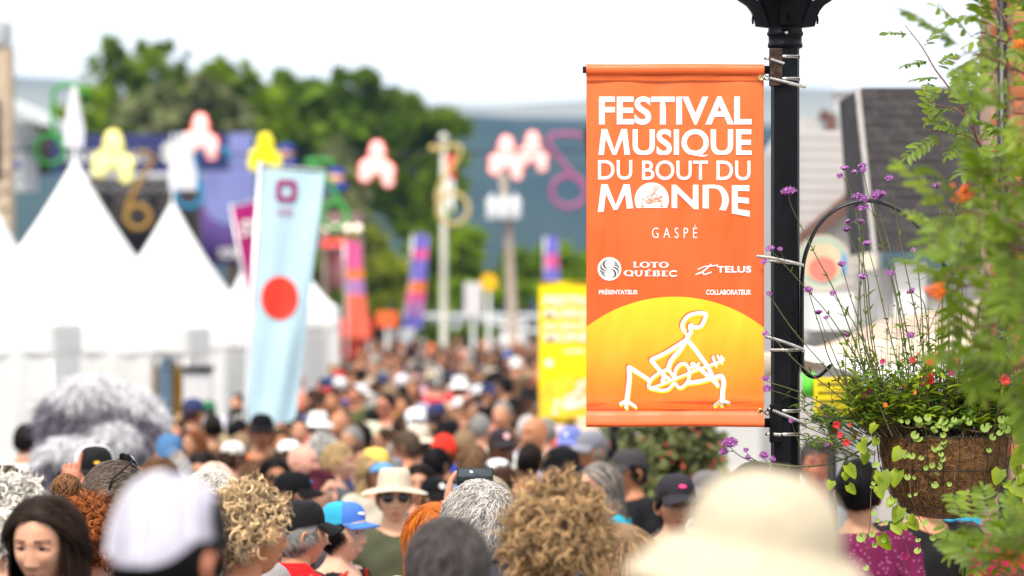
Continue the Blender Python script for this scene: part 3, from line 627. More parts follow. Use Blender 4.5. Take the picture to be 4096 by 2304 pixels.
# ------------------------------------------------------------------ marquees
M_tent = mat('white_marquee_vinyl', (.90, .90, .89), .45, .04, 1.5, trans=.25, bump=.08, bscale=3)
M_tentwall = mat('marquee_side_wall', (.92, .915, .90), .5, .04, 1.2, trans=.45, bump=.15, bscale=2)
M_alu = mat('aluminium', (.72, .72, .72), .35, .08, 10, metal=.6)
M_dark_in = mat('dark_interior', (.05, .04, .035), .8, .3, 2)
M_black = mat('black_plastic', (.014, .014, .015), .5, .2, 8)
def marquee(px, d, half, eave_py, peak_py, label, pennant=False, opening=None, rz=0.0):
    s = d / FPX; c = at(px, HYP, d); t = empty('marquee', (c.x, d, 0), label, 'tent', 'white marquees along the street', rz)
    ze = CZ + (HYP - eave_py) * s; zp = CZ + (HYP - peak_py) * s; h = half * s
    b = MB(); n, mrow = 33, 15; V = []
    for j in range(mrow):
        f = j / (mrow - 1); r = h * (1 - f) ; z = ze + (zp - ze) * (f ** 1.35 * .55 + .45 * f)
        for i in range(n - 1):
            a = i / (n - 1) * 4; k = int(a); q = a - k
            p = [(-1 + 2 * q, -1), (1, -1 + 2 * q), (1 - 2 * q, 1), (-1, 1 - 2 * q)][k]
            l = math.hypot(*p) ; rr = (1 / l) ** (f * .9); sag = -.05 * h * math.sin(math.pi * q) * (1 - f) * f * 4
            V.append((p[0] * r * rr, p[1] * r * rr, z + sag))
    b.add(V, grid_faces(n - 1, mrow, True), M_tent); b.build('roof', t)
    b = MB(); W = []
    for zz, o in ((ze + .01, .004), (ze - .32, .01)):
        for i in range(64):
            a = i / 16; k = int(a); q = a - k; p = [(-1 + 2 * q, -1), (1, -1 + 2 * q), (1 - 2 * q, 1), (-1, 1 - 2 * q)][k]
            W.append((p[0] * (h + o), p[1] * (h + o), zz + (.03 * abs(math.sin(i * math.pi / 4)) if zz < ze - .1 else 0)))
    b.add(W, grid_faces(64, 2, True), M_tent); b.build('valance', t)
    for sx, sy in ((-1, -1), (1, -1), (1, 1), (-1, 1)):
        b = MB(); b.tube([(sx * (h - .05), sy * (h - .05), 0), (sx * (h - .05), sy * (h - .05), ze)], .04, M_alu, 8); b.build('leg', t)
    # curtain walls with folds; the opening is left of real width in the front one
    def wall(p0, p1, name='side_wall'):
        b = MB(); nn = 40; q = np.linspace(0, 1, nn); P = np.outer(1 - q, p0) + np.outer(q, p1); d_ = np.array(p1) - np.array(p0); nrm = np.array([d_[1], -d_[0]]) / (np.linalg.norm(d_) + 1e-9)
        P = P + nrm * (.02 * np.sin(q * 40) + .012 * np.sin(q * 23 + 1))[:, None]
        b.add(np.vstack([np.column_stack([P, np.full(nn, .02)]), np.column_stack([P * .999, np.full(nn, ze - .02)])]), grid_faces(nn, 2), M_tentwall); b.build(name, t)
    e = h - .02
    if opening:
        o0, o1 = [((q - px) * s) for q in opening]
        wall((-e, -e), (o0, -e)); 
        if o1 < e - .05: wall((o1, -e), (e, -e))
        b = MB(); w = o1 - o0; zt = ze - .22; pts = []
        for i in range(13):
            u = i / 12; x = o0 + w * (.18 + .64 * u); pts.append((x, zt - .30 + .20 * math.sin(math.pi * u)))
        V = [(x, -e + .01, z) for x, z in pts] + [(o0 + w * i / 12, -e + .01, ze) for i in range(13)]
        b.add(V, grid_faces(13, 2), mat('grey_flap', (.52, .51, .51), .6, .05, 2)); b.build('door_flap', t)
    else: wall((-e, -e), (e, -e))
    wall((e, -e), (e, e)); wall((-e, -e), (-e, e)); wall((e, e), (-e, e))
    if pennant:
        b = MB(); b.tube([(0, 0, zp - .1), (0, 0, zp + pennant[1] * s)], .018, M_alu, 8); fm = b.build('flag_mast', t)
        f = MB(); (w0, hh, off) = pennant; k = 12; V = []
        for j in range(k):
            u = j / (k - 1)
            for i in range(6):
                q = i / 5; V.append((off * s + (q - .5) * w0 * s * (.25 + u * .9) * (1 if u < .75 else (1.6 - .9 * u)), .03 * math.sin(q * 5 + u * 4), zp + hh * s - u * hh * s * .85))
        f.add(V, grid_faces(6, k), mat('white_flag_cloth', (.80, .79, .86), .7, .05, 4, trans=.3)); f.build('pennant', fm)
    return t
marquee(-165, 43, 440, 1300, 500, 'white marquee cut off at the left edge, nearest of its row')
T1 = marquee(300, 50, 500, 1312, 630, 'white peaked marquee with a white pennant and an arched opening at its right', (95, 285, -5), (648, 786))
marquee(690, 63, 365, 1312, 800, 'white peaked marquee left of the light blue flag, slanting pennant on its peak', (130, 270, 40), (930, 1040))
marquee(985, 76, 150, 1315, 1040, 'small white marquee peak half hidden by the light blue flag')
marquee(1245, 64, 110, 1232, 1120, 'small open white marquee right of the light blue flag', None, (1210, 1310))
# things in the openings
b = MB(); b.box((0, 0, 1.0), (.42, .3, 2.0), mat('yellow_cloth', (.70, .42, .02), .7, .3, 6, col2=(.60, .25, .03)), bev=.03); o = b.build('clothes_rail', loc=(at(694, 0, 49.2).x, 49.2, 0)); meta(o, 'yellow and ochre goods hanging inside the arched marquee opening', 'goods')
b = MB(); b.box((0, 0, 1.02), (.18, .2, 2.04), mat('blue_grey_cloth', (.25, .36, .48), .7, .15, 6), bev=.03); o = b.build('hanging_cloth', loc=(at(660, 0, 48.95).x, 48.95, 0)); meta(o, 'blue-grey cloth hanging in the arched marquee opening beside the yellow goods', 'cloth')
b = MB(); b.box((0, 0, 1.0), (.09, .25, 2.0), mat('ochre_cloth', (.50, .26, .03), .7, .3, 6), bev=.02); o = b.build('hanging_cloth', loc=(at(630, 0, 49.1).x, 49.1, 0)); meta(o, 'ochre cloth hanging at the left side of the arched marquee opening', 'cloth')
b = MB(); b.box((0, 0, .95), (.34, .12, 1.9), mat('light_grey_panel', (.55, .54, .56), .6, .06, 3), bev=.02); b.box((0, -.01, 1.93), (.38, .18, .06), M_black); o = b.build('display_panel', loc=(at(792, 0, 46).x, 46, 0)); meta(o, 'pale grey display panel with a dark top edge beside the arched opening', 'panel')

# ------------------------------------------------------------------ stage
dS = 150; sS = dS / FPX
st = empty('stage', (at(640, 0, dS).x, dS, 0), 'festival stage with a dark blue sign band and black trusses behind the marquees', 'stage')
LX = lambda px: (px - 640) * sS; LZ = lambda py: CZ + (HYP - py) * sS
M_navy = mat('navy_sign', (.030, .034, .125), .6, .12, 1.2); M_peri = mat('periwinkle_cloth', (.20, .22, .47), .7, .1, 1.5); M_navy2 = mat('poster_navy', (.05, .05, .22), .6, .3, .8, col2=(.16, .06, .25))
M_white = mat('white_paint', (.80, .80, .78), .5, .05, 3); M_truss = mat('black_truss', (.03, .028, .028), .6, .3, 2)
b = MB(); b.box((LX(605), 0, LZ(615)), (830 * sS, .12, 155 * sS), M_navy, bev=.02); sb = b.build('sign_band', st)
V, F = text_np('MUSIQUE DU MONDE', .02); b = MB(); q = fit(V, (LX(250), LZ(600), LX(585), LZ(655))); b.add(np.column_stack([q[:, 0], np.full(len(q), -.075), q[:, 1]]), F, M_white); b.build('lettering', sb, smooth=False)
b = MB(); b.lathe([(.001, 0), (45 * sS, 0), (45 * sS, .02), (38 * sS, .021)], M_white, 24); b.v[-1][:] = np.stack([b.v[-1][:, 0] + LX(690), -.075 - b.v[-1][:, 2], b.v[-1][:, 1] + LZ(610)], 1); b.build('round_emblem', sb, smooth=False)
b = MB(); b.box((LX(650), 2.5, LZ(850)), (700 * sS, .1, 320 * sS), M_dark_in); b.build('back_cloth', st)
b = MB(); b.box((LX(640), -.1, LZ(706)), (620 * sS, .3, 26 * sS), mat('pale_beam', (.5, .49, .52), .6, .1, 2)); b.build('front_beam', st)
b = MB(); 
for k in range(11):
    x = LX(360 + 56 * k); x2 = LX(360 + 56 * (k + .5)); x3 = LX(360 + 56 * (k + 1))
    b.tube([(x, -.05, LZ(735)), (x2, -.05, LZ(765)), (x3, -.05, LZ(735))], .03, M_alu, 5)
for py in (733, 767): b.tube([(LX(355), -.05, LZ(py)), (LX(980), -.05, LZ(py))], .045, M_truss, 6)
b.build('truss', st)
for px in (380, 800): b = MB(); b.box((LX(px), -.1, (LZ(770)) / 2), (.35, .35, LZ(770)), M_truss); b.build('tower_leg', st)
for k, px in enumerate((430, 520, 610, 700)): b = MB(); b.box((LX(px), .3, LZ(800)), (.35, .4, .5), M_black, bev=.05); b.tube([(LX(px), .3, LZ(765)), (LX(px), .3, LZ(785))], .03, M_black, 6); b.build('stage_light', st)
b = MB(); b.box((LX(965), -.3, LZ(610)), (95 * sS, .06, 150 * sS), M_peri, bev=.01); b.build('side_screen', st)
b = MB(); b.box((LX(918), -.35, LZ(760)), (210 * sS, .08, 150 * sS), M_peri); b.lathe([(.001, 0), (100 * sS, 0), (100 * sS, .01)], M_peri, 28); b.v[-1][:] = np.stack([b.v[-1][:, 0] + LX(918), -.40 - b.v[-1][:, 2], b.v[-1][:, 1] + LZ(800)], 1); b.build('upper_poster', st, smooth=False)
b = MB(); b.box((LX(918), -.33, LZ(945)), (215 * sS, .08, 225 * sS), M_navy2); b.build('lower_poster', st)
V, F = text_np('SCÈNE', .02); b = MB(); q = fit(V, (LX(880), LZ(985), LX(965), LZ(1030))); b.add(np.column_stack([q[:, 0], np.full(len(q), -.38), q[:, 1]]), F, M_white); b.build('poster_lettering', st, smooth=False)
b = MB(); b.box((LX(650), .8, LZ(1230)), (760 * sS, 4.5, 60 * sS), M_black); b.build('deck', st)

# ------------------------------------------------------------------ left buildings
M_beige = mat('beige_brick', (.52, .40, .29), .85, .15, 6); M_cap = mat('grey_parapet', (.42, .43, .45), .7, .1, 2); M_corr = mat('corrugated_metal', (.42, .43, .46), .45, .1, 2, metal=.3); M_roofw = mat('pale_metal_roof', (.62, .66, .68), .5, .08, 2); M_glass = mat('window_glass', (.03, .04, .05), .08, .2, 1, spec=.8)
d = 72; s = d / FPX
bl = empty('brick_building', (at(-200, 0, d).x, d, 0), 'beige brick building with a grey parapet at the left edge', 'building')
w = 240 * s; h = CZ + (HYP - 180) * s
b = MB(); b.box((0, .4, h / 2), (w * 2 - .03, .8, h), M_beige); b.build('wall', bl, smooth=False)
b = MB(); b.box((-.02, .4, h + .22), (w * 2 - .1, .9, .48), M_cap, bev=.03); b.build('parapet', bl)
b = MB(); b.box((w - .45, -.02, CZ + (HYP - 560) * s), (.55, .1, 1.5), M_glass); b.build('window', bl)
# courses of brick near the visible corner
bm_ = MB(); bm_.box((0, 0, 0), (.42, .05, .15), M_beige, bev=.006); bme = bm_.mesh('brick')
for r_ in range(22):
    for c_ in range(3):
        o = link('brick', bme, bl, (w - .22 - .45 * c_ - (.2 if r_ % 2 else 0), -.012, 1.9 + r_ * .17 + .001))
d = 95; s = d / FPX
sh = empty('metal_shed', (at(110, 0, d).x, d, 0), 'grey corrugated metal shed with a sloping pale roof beside the beige building', 'shed')
for k in range(30):
    x = (-90 + 6.6 * k) * s; b = MB(); b.box((x, 0, 1.8), (6.1 * s, .06, 3.6), M_corr, bev=.008)
    b.build('wall_panel', sh)
b = MB()
for k in range(16):
    b.box((-.25, .35 + .0 * k, CZ + (HYP - 800 + 0) * s + k * .11 - 3.9 * 0 + .25), (150 * s, .05, .085), M_corr)
b.build('louvre', sh)
b = MB(); P = [(-90, 380), (115, 480), (115, 520), (-90, 420)]
V = [(x * s, yy, CZ + (HYP - y) * s) for yy in (-.35, 5) for x, y in P]; b.add(V, [[0, 1, 2, 3], [7, 6, 5, 4], [0, 4, 5, 1], [1, 5, 6, 2], [2, 6, 7, 3], [3, 7, 4, 0]], M_roofw); b.build('roof', sh, smooth=False)
b = MB(); b.box((70 * s, -.1, CZ + (HYP - 600) * s), (50 * s, .1, 1.2), M_dark_in); b.build('opening', sh)

# ------------------------------------------------------------------ flags
M_flag_blue = mat('light_blue_flag', (.55, .75, .84), .65, .05, 2, trans=.3); M_fred = mat('flag_red', (.85, .06, .035), .6, .08, 3, trans=.2); M_mag = mat('magenta_flag', (.40, .015, .16), .65, .12, 2, trans=.25)
def cloth_flag(name, corners, d, m, label, amp=.04, pole=True, folds=3.0, seed=1):
    """corners in photo pixels: top left, top right, bottom right, bottom left"""
    o = empty(name, (at(corners[0][0], 0, d).x, d, 0), label, 'flag'); C = [at(px, py, d) - o.location for px, py in corners]; nu, nv = 26, 60; V = []
    for j in range(nv):
        v = j / (nv - 1)
        for i in range(nu):
            u = i / (nu - 1); p = C[0].lerp(C[1], u).lerp(C[3].lerp(C[2], u), v)
            p.y += amp * (math.sin(u * 6.28 * folds / 2 + v * 5 + seed) * (.3 + .7 * v) + .5 * math.sin(u * 9 - v * 9)) * (.15 + u); V.append(p[:])
    b = MB(); b.add(V, grid_faces(nu, nv), m); b.build('cloth', o)
    if pole:
        b = MB(); top = C[0] + Vector((-.025, 0, .06)); bot = C[3].lerp(C[0], 0) ; b.tube([(C[3].x - .05, .02, 0), (C[3].x - .03, .02, C[3].z), (top.x, .02, top.z)], .018, M_alu, 8); b.build('pole', o)
        b = MB(); b.tube([(top.x, .02, top.z - .03), (C[1].x, .02, C[1].z + .03)], .012, M_alu, 8); b.build('cross_bar', o)
    def on(px, py, dy=-.012):
        p = at(px, py, d) - o.location
        best = min(range(nv), key=lambda j: abs((V[j * nu][2] + V[j * nu + nu - 1][2]) / 2 - p.z)); r0, r1 = V[best * nu], V[best * nu + nu - 1]
        u = min(1, max(0, (p.x - r0[0]) / (r1[0] - r0[0]))); y = V[best * nu + int(round(u * (nu - 1)))][1]; return (p.x, y + dy, p.z)
    return o, on
fb, on = cloth_flag('tall_flag', [(1050, 672), (1300, 692), (1180, 1690), (990, 1690)], 35, M_flag_blue, 'tall light blue flag with a red disc and small magenta emblem', .05)
b = MB(); P = [(1119 + 74 * q * math.cos(a), 1192 + 87 * q * math.sin(a)) for q in (0.01, .3, .6, .85, 1) for a in np.linspace(0, 2 * math.pi, 40, endpoint=False)]
b.add([on(*p) for p in P], grid_faces(40, 5, True), M_fred); b.build('red_disc', fb)
b = MB(); P = [(1146, 763)]; 
a = np.linspace(0, 2 * math.pi, 24, endpoint=False)
def supel(cx, cy, rx, ry, rot=0): 
    out = []
    for q in a:
        c, s_ = math.cos(q), math.sin(q); k = (abs(c) ** 5 + abs(s_) ** 5) ** -.2; x, y = c * k * rx, s_ * k * ry; out.append((cx + x * math.cos(rot) - y * math.sin(rot), cy + x * math.sin(rot) + y * math.cos(rot)))
    return out
b.add([on(*p, -.02) for p in supel(1146, 763, 42, 44, .06) + supel(1146, 763, 22, 24, .06)], [[i, (i + 1) % 24, 24 + (i + 1) % 24, 24 + i] for i in range(24)], M_mag)
b.build('emblem', fb)
V, F = text_np('ESSE', .015); q = fit(V, (1112, 836, 1172, 860)); b = MB(); b.add([on(x, y, -.02) for x, y in q], F, M_mag); b.build('lettering', fb, smooth=False)
fm, on = cloth_flag('tall_flag', [(928, 832), (1060, 800), (1080, 1240), (1008, 1240)], 58, M_mag, 'magenta flag with white lettering behind the light blue flag', .05)
V, F = text_np('STI', .03); q = fit(V, (966, 880, 1040, 945)); b = MB(); b.add([on(x, y, -.03) for x, y in q], F, M_white); b.build('lettering', fm, smooth=False)
def feather(px_c, py0, py1, w, d, cols, label, lean=0, curve=0):
    s = d / FPX; o = empty('feather_flag', (at(px_c, 0, d).x, d, 0), label, 'flag', 'feather flags at the far end of the street'); N_ = 40; z0, z1 = CZ + (HYP - py1) * s, CZ + (HYP - py0) * s
    k = len(cols); edges = [0] + [c[1] for c in cols]
    for ci, (cm, e1) in enumerate(cols):
        e0 = edges[ci]; b = MB(); V = []
        for t in np.linspace(e0, e1, 10):
            wid = w * s * (min(1, (t + .02) / .06) ** .5) * (.75 + .3 * t); cx = lean * s * (1 - t) + curve * s * math.sin(math.pi * t)
            for u in np.linspace(-.5, .5, 7): V.append((cx + u * wid, .03 * math.sin(u * 7 + t * 8), z1 + (z0 - z1) * t))
        b.add(V, grid_faces(7, 10), cm); b.build('cloth_panel', o)
    b = MB(); b.tube([(-.45 * w * s + (lean * s * (1 - t) if t > 0 else lean * s) * .9, .03, z1 * (1 - t)) for t in np.linspace(1, 0, 6)], .02, M_alu, 6); b.build('pole', o)
M_purp = mat('purple_flag', (.20, .17, .58), .65, .1, 2, trans=.25); M_pink = mat('pink_flag', (.72, .12, .32), .65, .1, 2, trans=.25); M_coral = mat('coral_flag', (.90, .17, .10), .65, .08, 2, trans=.25); M_oran = mat('orange_flag', (.90, .22, .05), .65, .08, 2, trans=.25); M_lil = mat('lilac_flag', (.45, .22, .48), .65, .1, 2, trans=.25)
feather(1650, 935, 1315, 78, 82, [(M_purp, .16), (M_pink, .27), (M_purp, .50), (M_oran, .62), (M_pink, .72), (M_lil, .86), (M_purp, 1)], 'leaning purple and orange feather flag left of the pale flag pole', 40)
feather(1436, 960, 1350, 82, 78, [(M_pink, .30), (M_oran, .40), (M_lil, .56), (M_coral, .72), (M_coral, 1)], 'coral, orange and lilac feather flag beside the far white marquee', -26)
feather(2205, 945, 1150, 64, 84, [(M_purp, .36), (M_pink, .62), (M_purp, 1)], 'dark purple feather flag above the yellow banner', 4)

# ------------------------------------------------------------------ second (yellow) banner on its own post
d2 = 34; s2 = d2 / FPX
M_yel = mat('yellow_vinyl', (.93, .66, .008), .4, .06, 3); M_yel2 = mat('yellow_sun', (.93, .40, .015), .4, .12, 3, col2=(.93, .70, .05))
lp2 = empty('street_lamp', (at(2462, 0, d2).x, d2, 0), 'black lamp post standing behind the orange banner, holding the yellow banner', 'street lamp')
b = MB(); b.lathe([(.17, 0), (.17, .1), (.14, .35), (.10, .45), (.075, .9), (.062, .95), (.056, 3.1)], M_post, 24); b.build('shaft', lp2)
b = MB(); b.lathe([(.056, 3.1), (.075, 3.12), (.075, 3.2), (.16, 3.45), (.2, 3.5), (.2, 3.55), (.3, 4.2), (.05, 4.5), (.001, 4.6)], M_post, 16); b.build('lantern', lp2)
for py in (1132, 1688): b = MB(); b.tube([(-.05, -.02, CZ + (HYP - py) * s2), ((2150 - 2462) * s2, -.02, CZ + (HYP - py) * s2)], .011, M_black_steel, 8); b.build('banner_arm', lp2)
yb = empty('festival_banner', at(2297, 1410, d2) + Vector((0, -.02, 0)), 'yellow festival banner with white lettering, partly hidden behind the orange banner', 'banner')
YX = lambda px: (px - 2297) * s2; YZ = lambda py: (1410 - py) * s2
b = MB(); X_, Z_ = np.meshgrid(np.linspace(YX(2155), YX(2438), 24), np.linspace(YZ(1124), YZ(1700), 40)); b.add(np.stack([X_, .006 * np.sin(X_ * 14) + .004 * np.sin(Z_ * 8), Z_], -1).reshape(-1, 3), grid_faces(24, 40), M_yel); b.build('cloth', yb)
for s_, y0, y1 in (('FESTIVAL', 1182, 1222), ('MUSIQUE', 1236, 1276), ('DU BOUT DU', 1290, 1318), ('MONDE', 1330, 1366), ('GASPÉ', 1394, 1412)):
    V, F = text_np(s_, .03); xx = (2178, 2415) if s_ != 'GASPÉ' else (2258, 2335); q = fit(V, (xx[0], y0, xx[1], y1)); b = MB(); b.add(np.column_stack([(q[:, 0] - 2297) * s2, np.full(len(q), -.014), (1410 - q[:, 1]) * s2]), F, M_white); b.build('lettering', yb, smooth=False)
b = MB(); a = np.linspace(0, 2 * math.pi, 20, endpoint=False); b.add([(YX(2196 + 15 * math.cos(q)), -.014, YZ(1452 + 15 * math.sin(q))) for q in a] + [(YX(2196), -.014, YZ(1452))], [[i, (i + 1) % 20, 20] for i in range(20)], M_white); b.build('logo_disc', yb)
xa = np.linspace(2158, 2435, 24); top = 1505 + 230 - np.sqrt(230 ** 2 - (xa - 2297) ** 2); b = MB(); V = np.concatenate([np.stack([YX(xa), np.full(24, -.0125), YZ(top + (1670 - top) * t)], 1) for t in (0, .25, .5, .75, 1)]); b.add(V, grid_faces(24, 5), M_yel2); b.build('sun_print', yb)
b = MB()
for pts, w, smo in ST:
    Q = np.array([(2297 + (x - 780) * .125, 1525 + (y - 100) * .105) for x, y in pts]); Q = spline(Q, 10) if len(Q) > 2 else Q
    T = np.gradient(Q, axis=0); T /= np.linalg.norm(T, axis=1)[:, None] + 1e-9; N_ = np.stack([-T[:, 1], T[:, 0]], 1) * 4.2; k = len(Q); Q2 = np.vstack([Q + N_, Q - N_])
    b.add([(YX(x), -.016 - .0002 * (ST.index((pts, w, smo)) % 5), YZ(y)) for x, y in Q2], [[i, i + 1, k + i + 1, k + i] for i in range(k - 1)], M_white)
b.build('guitarist_print', yb)

# ------------------------------------------------------------------ hanging light figures and notes on wires
M_wire = mat('overhead_wire', (.03, .03, .03), .6, .1, 2)
def wire(y, z, label, x0=-16, x1=9, sag=.5):
    o = empty('overhead_wire', (0, y, 0), label, 'wire'); b = MB(); b.tube([(x0 + (x1 - x0) * t, 0, z - sag * 4 * t * (1 - t)) for t in np.linspace(0, 1, 24)], .012, M_wire, 5); b.build('strand', o)
wire(70, at(0, 512, 70).z, 'thin dark wire carrying the hanging notes and figures nearest the stage sign'); wire(88, at(0, 560, 88).z, 'thin dark wire strung behind the pale flag pole', sag=.3); wire(104, at(0, 640, 104).z, 'lower thin dark wire in front of the trees', sag=.2)
def figure(px, py, d, k, mi, mo, label, group):
    s = d / FPX * k; o = empty('light_figure', at(px, py, d), label, 'hanging figure', group)
    S = [((0, -62), (0, -40), 24), ((0, -40), (-4, 0), 30), ((-4, 0), (-45, 45), 24), ((-2, -5), (-40, 12), 26), ((0, 0), (38, 25), 28), ((35, 20), (42, 66), 22)]
    for nm, m, rr, dy in (('core', mi, 1.0, -.03), ('rim', mo, 1.22, .02)):
        b = MB()
        for p, q, r in S:
            b.tube([(p[0] * s, dy, -p[1] * s), ((p[0] + q[0]) / 2 * s, dy, -(p[1] + q[1]) / 2 * s), (q[0] * s, dy, -q[1] * s)], r * s * rr, m, 12, flat=(1, .16) if abs(q[0] - p[0]) < 6 else (1, .16))
            for e in (p, q): b.sphere((e[0] * s, dy, -e[1] * s), (r * s * rr, .16 * r * s * rr, r * s * rr), m, 12)
        b.build(nm, o)
    b = MB(); b.tube([(0, 0, 60 * s), (0, 0, 150 * s)], .006, M_wire, 4); b.build('cord', o)
M_pk = mat('pink_white_lamp', (.95, .62, .58), .5, .05, 4, emit=(1, .55, .5, .35)); M_rd = mat('red_lamp', (.85, .05, .03), .5, .05, 4, emit=(1, .06, .03, .2))
M_py = mat('pale_yellow_lamp', (.92, .86, .38), .5, .05, 4, emit=(1, .92, .4, .2)); M_yy = mat('yellow_lamp', (.90, .75, .01), .5, .08, 9, emit=(1, .85, .02, .2)); M_yr = mat('olive_yellow_rim', (.80, .72, .12), .5, .05, 4, emit=(.9, .8, .1, .15))
g_ = 'glowing stick figures strung over the street'
figure(802, 545, 72, 1.05, M_pk, M_rd, 'glowing red and pink figure above the stage sign', g_); figure(452, 625, 72, 1.2, M_py, M_yr, 'pale yellow figure hanging in front of the stage sign', g_)
figure(1060, 615, 72, .95, M_yy, M_yr, 'bright yellow figure hanging above the light blue flag', g_); figure(1508, 655, 80, 1.05, M_pk, M_rd, 'glowing red and pink figure in front of the dark trees', g_)
figure(2025, 630, 86, 1.0, M_pk, M_rd, 'glowing pink figure above the transformer pole, lower of the touching pair', g_); figure(2130, 605, 90, .9, M_pk, M_rd, 'glowing pink figure against the hill, right of the touching pair', g_)
def note(px_pts, ring_c, ring_r, d, m, label, r=.047):
    o = empty('music_note', at(*ring_c, d), label, 'hanging note', 'music note outlines strung over the street'); P = [at(x, y, d) - o.location for x, y in px_pts]
    b = MB(); b.tube(spline(P, 30), r, m, 8); b.build('stem', o)
    a = np.linspace(0, 2 * math.pi, 32, endpoint=False); s = d / FPX
    b = MB(); b.tube([(ring_r[0] * s * math.cos(q), 0, ring_r[1] * s * math.sin(q)) for q in a], r, m, 8, closed=True); b.build('note_head', o)
tube_m = lambda n, c: mat(n, c, .4, .05, 4, trans=.4)
note([(258, 590), (215, 530), (210, 420), (225, 350), (300, 345), (350, 380)], (200, 598), (60, 58), 74, tube_m('green_tube', (.10, .50, .12)), 'green ring note at the left beside the white pennant')
note([(500, 880), (520, 800), (580, 690), (612, 640), (590, 612), (545, 618)], (552, 868), (46, 46), 74, tube_m('gold_tube', (.55, .34, .08)), 'gold note between the two marquee peaks')
note([(810, 760), (790, 700), (780, 620), (830, 595), (900, 600), (920, 640)], (755, 782), (52, 45), 78, tube_m('blue_tube', (.03, .36, .62)), 'blue note below the glowing red figure')
note([(1395, 880), (1300, 700), (1225, 650), (1290, 640), (1340, 650)], (1338, 862), (52, 52), 78, tube_m('green_tube', (.10, .50, .12)), 'green note half hidden by the light blue flag')
note([(1745, 800), (1770, 720), (1830, 640), (1840, 590), (1790, 585), (1735, 598)], (1812, 835), (62, 62), 80, tube_m('pale_gold_tube', (.72, .58, .24)), 'pale gold note hanging on the flag pole')
note([(2330, 740), (2260, 660), (2205, 590), (2200, 545), (2270, 535), (2340, 545)], (2275, 765), (68, 62), 80, tube_m('rose_tube', (.58, .16, .36)), 'rose pink note left of the orange banner')
M_pb = mat('puppet_blue', (.03, .06, .35), .6, .15, 5); M_ps = mat('puppet_skin', (.75, .42, .27), .6, .1, 5)
for px, py, d, lab in ((32, 628, 76, 'blue and tan hanging puppet at the left edge'), (1342, 715, 80, 'blue and tan hanging puppet beside the light blue flag'), (1140, 620, 95, 'small dark blue hanging puppet right of the yellow figure')):
    s = d / FPX; o = empty('hanging_puppet', at(px, py, d), lab, 'puppet', 'hanging puppets over the street')
    b = MB(); b.sphere((0, 0, 0), (34 * s, 26 * s, 24 * s), M_ps, 14); b.build('face', o); b = MB(); b.sphere((4 * s, .02, 26 * s), (36 * s, 28 * s, 18 * s), M_pb, 14); b.build('cap', o)
    b = MB(); b.sphere((8 * s, .05, -32 * s), (40 * s, 30 * s, 26 * s), M_pb, 14); b.build('body', o)

# ------------------------------------------------------------------ poles, signs, vehicles at the end of the street
M_polew = mat('pale_pole', (.60, .58, .50), .6, .1, 2); M_wood = mat('pole_wood', (.35, .28, .23), .85, .25, 3, stretch=(1, 1, .1)); M_trans = mat('transformer_grey', (.66, .68, .70), .5, .08, 2)
d = 100; s = d / FPX; z_ = lambda py, d: CZ + (HYP - py) / FPX * d
o = empty('flag_pole', (at(1775, 0, d).x, d, 0), 'tall pale pole with a drooping red and white flag', 'pole'); b = MB(); b.tube([(0, 0, 0), (0, 0, z_(560, d) / 2), (0, 0, z_(560, d))], [.09, .085, .075], M_polew, 12); b.sphere((0, 0, z_(553, d)), .14, M_polew, 10); b.build('shaft', o)
b = MB(); b.tube([(0, 0, z_(590, d)), (-35 * s, 0, z_(592, d))], .05, M_polew, 6); b.sphere((-45 * s, 0, z_(592, d)), .09, mat('brass', (.7, .5, .2)), 8); b.build('arm', o)
fl = MB(); V = [(.05 + (i / 5) * 40 * s * (1 - .2 * v), .06 * math.sin(i + v * 6), z_(620 + 170 * v, d) - .08 * i * v) for v in np.linspace(0, 1, 12) for i in range(6)]
fl.add(V[:36], grid_faces(6, 6), M_fred); fl.add(V[30:], grid_faces(6, 7), M_white); fl.build('flag', o)
d = 108; s = d / FPX
o = empty('utility_pole', (at(2015, 0, d).x, d, 0), 'wooden utility pole with grey transformers against the hill', 'pole'); b = MB(); b.tube([(.35, 0, 0), (.12, 0, z_(900, d)), (-.05, 0, z_(690, d))], [.15, .12, .10], M_wood, 12); b.build('shaft', o)
for px in (1968, 2015, 2062): b = MB(); b.lathe([(.001, -.28), (.14, -.28), (.15, -.24), (.15, .22), (.12, .27), (.05, .34), (.03, .44), (.001, .45)], M_trans, 16, c=((px - 2015) * s, -.26, z_(838, d))); b.build('transformer', o)
b = MB(); b.box((0, -.1, z_(800, d)), (150 * s, .1, .1), M_wood); b.build('cross_arm', o)
def sign(px, py, d, r, m, label, shape='round', w=None, h=None):
    s = d / FPX; o = empty('road_sign', (at(px, 0, d).x, d, 0), label, 'sign'); z = z_(py, d); b = MB()
    if shape == 'round': b.lathe([(.001, 0), (r * s, 0), (r * s, .03), (.001, .03)], m, 8); b.v[-1][:] = np.stack([b.v[-1][:, 0], -b.v[-1][:, 2] - .04, b.v[-1][:, 1] + z], 1)
    else: b.box((0, -.05, z), (w * s, .05, h * s), m, bev=.02)
    b.build('plate', o, smooth=False); b = MB(); b.tube([(0, 0, 0), (0, 0, z + .1)], .04, M_alu, 8); b.build('post', o)
sign(1955, 1128, 96, 36, mat('sign_yellow', (.88, .48, .01), .5, .06, 3), 'yellow warning sign between the tall poles'); sign(1548, 1278, 96, 44, mat('sign_orange', (.90, .15, .04), .5, .06, 3), 'orange oval sign left of the leaning feather flag', 'box', 84, 62)
sign(1892, 1200, 100, 0, mat('sign_pale', (.62, .60, .62), .6, .08, 3), 'pale blue and grey panel sign below the yellow warning sign', 'box', 70, 140)
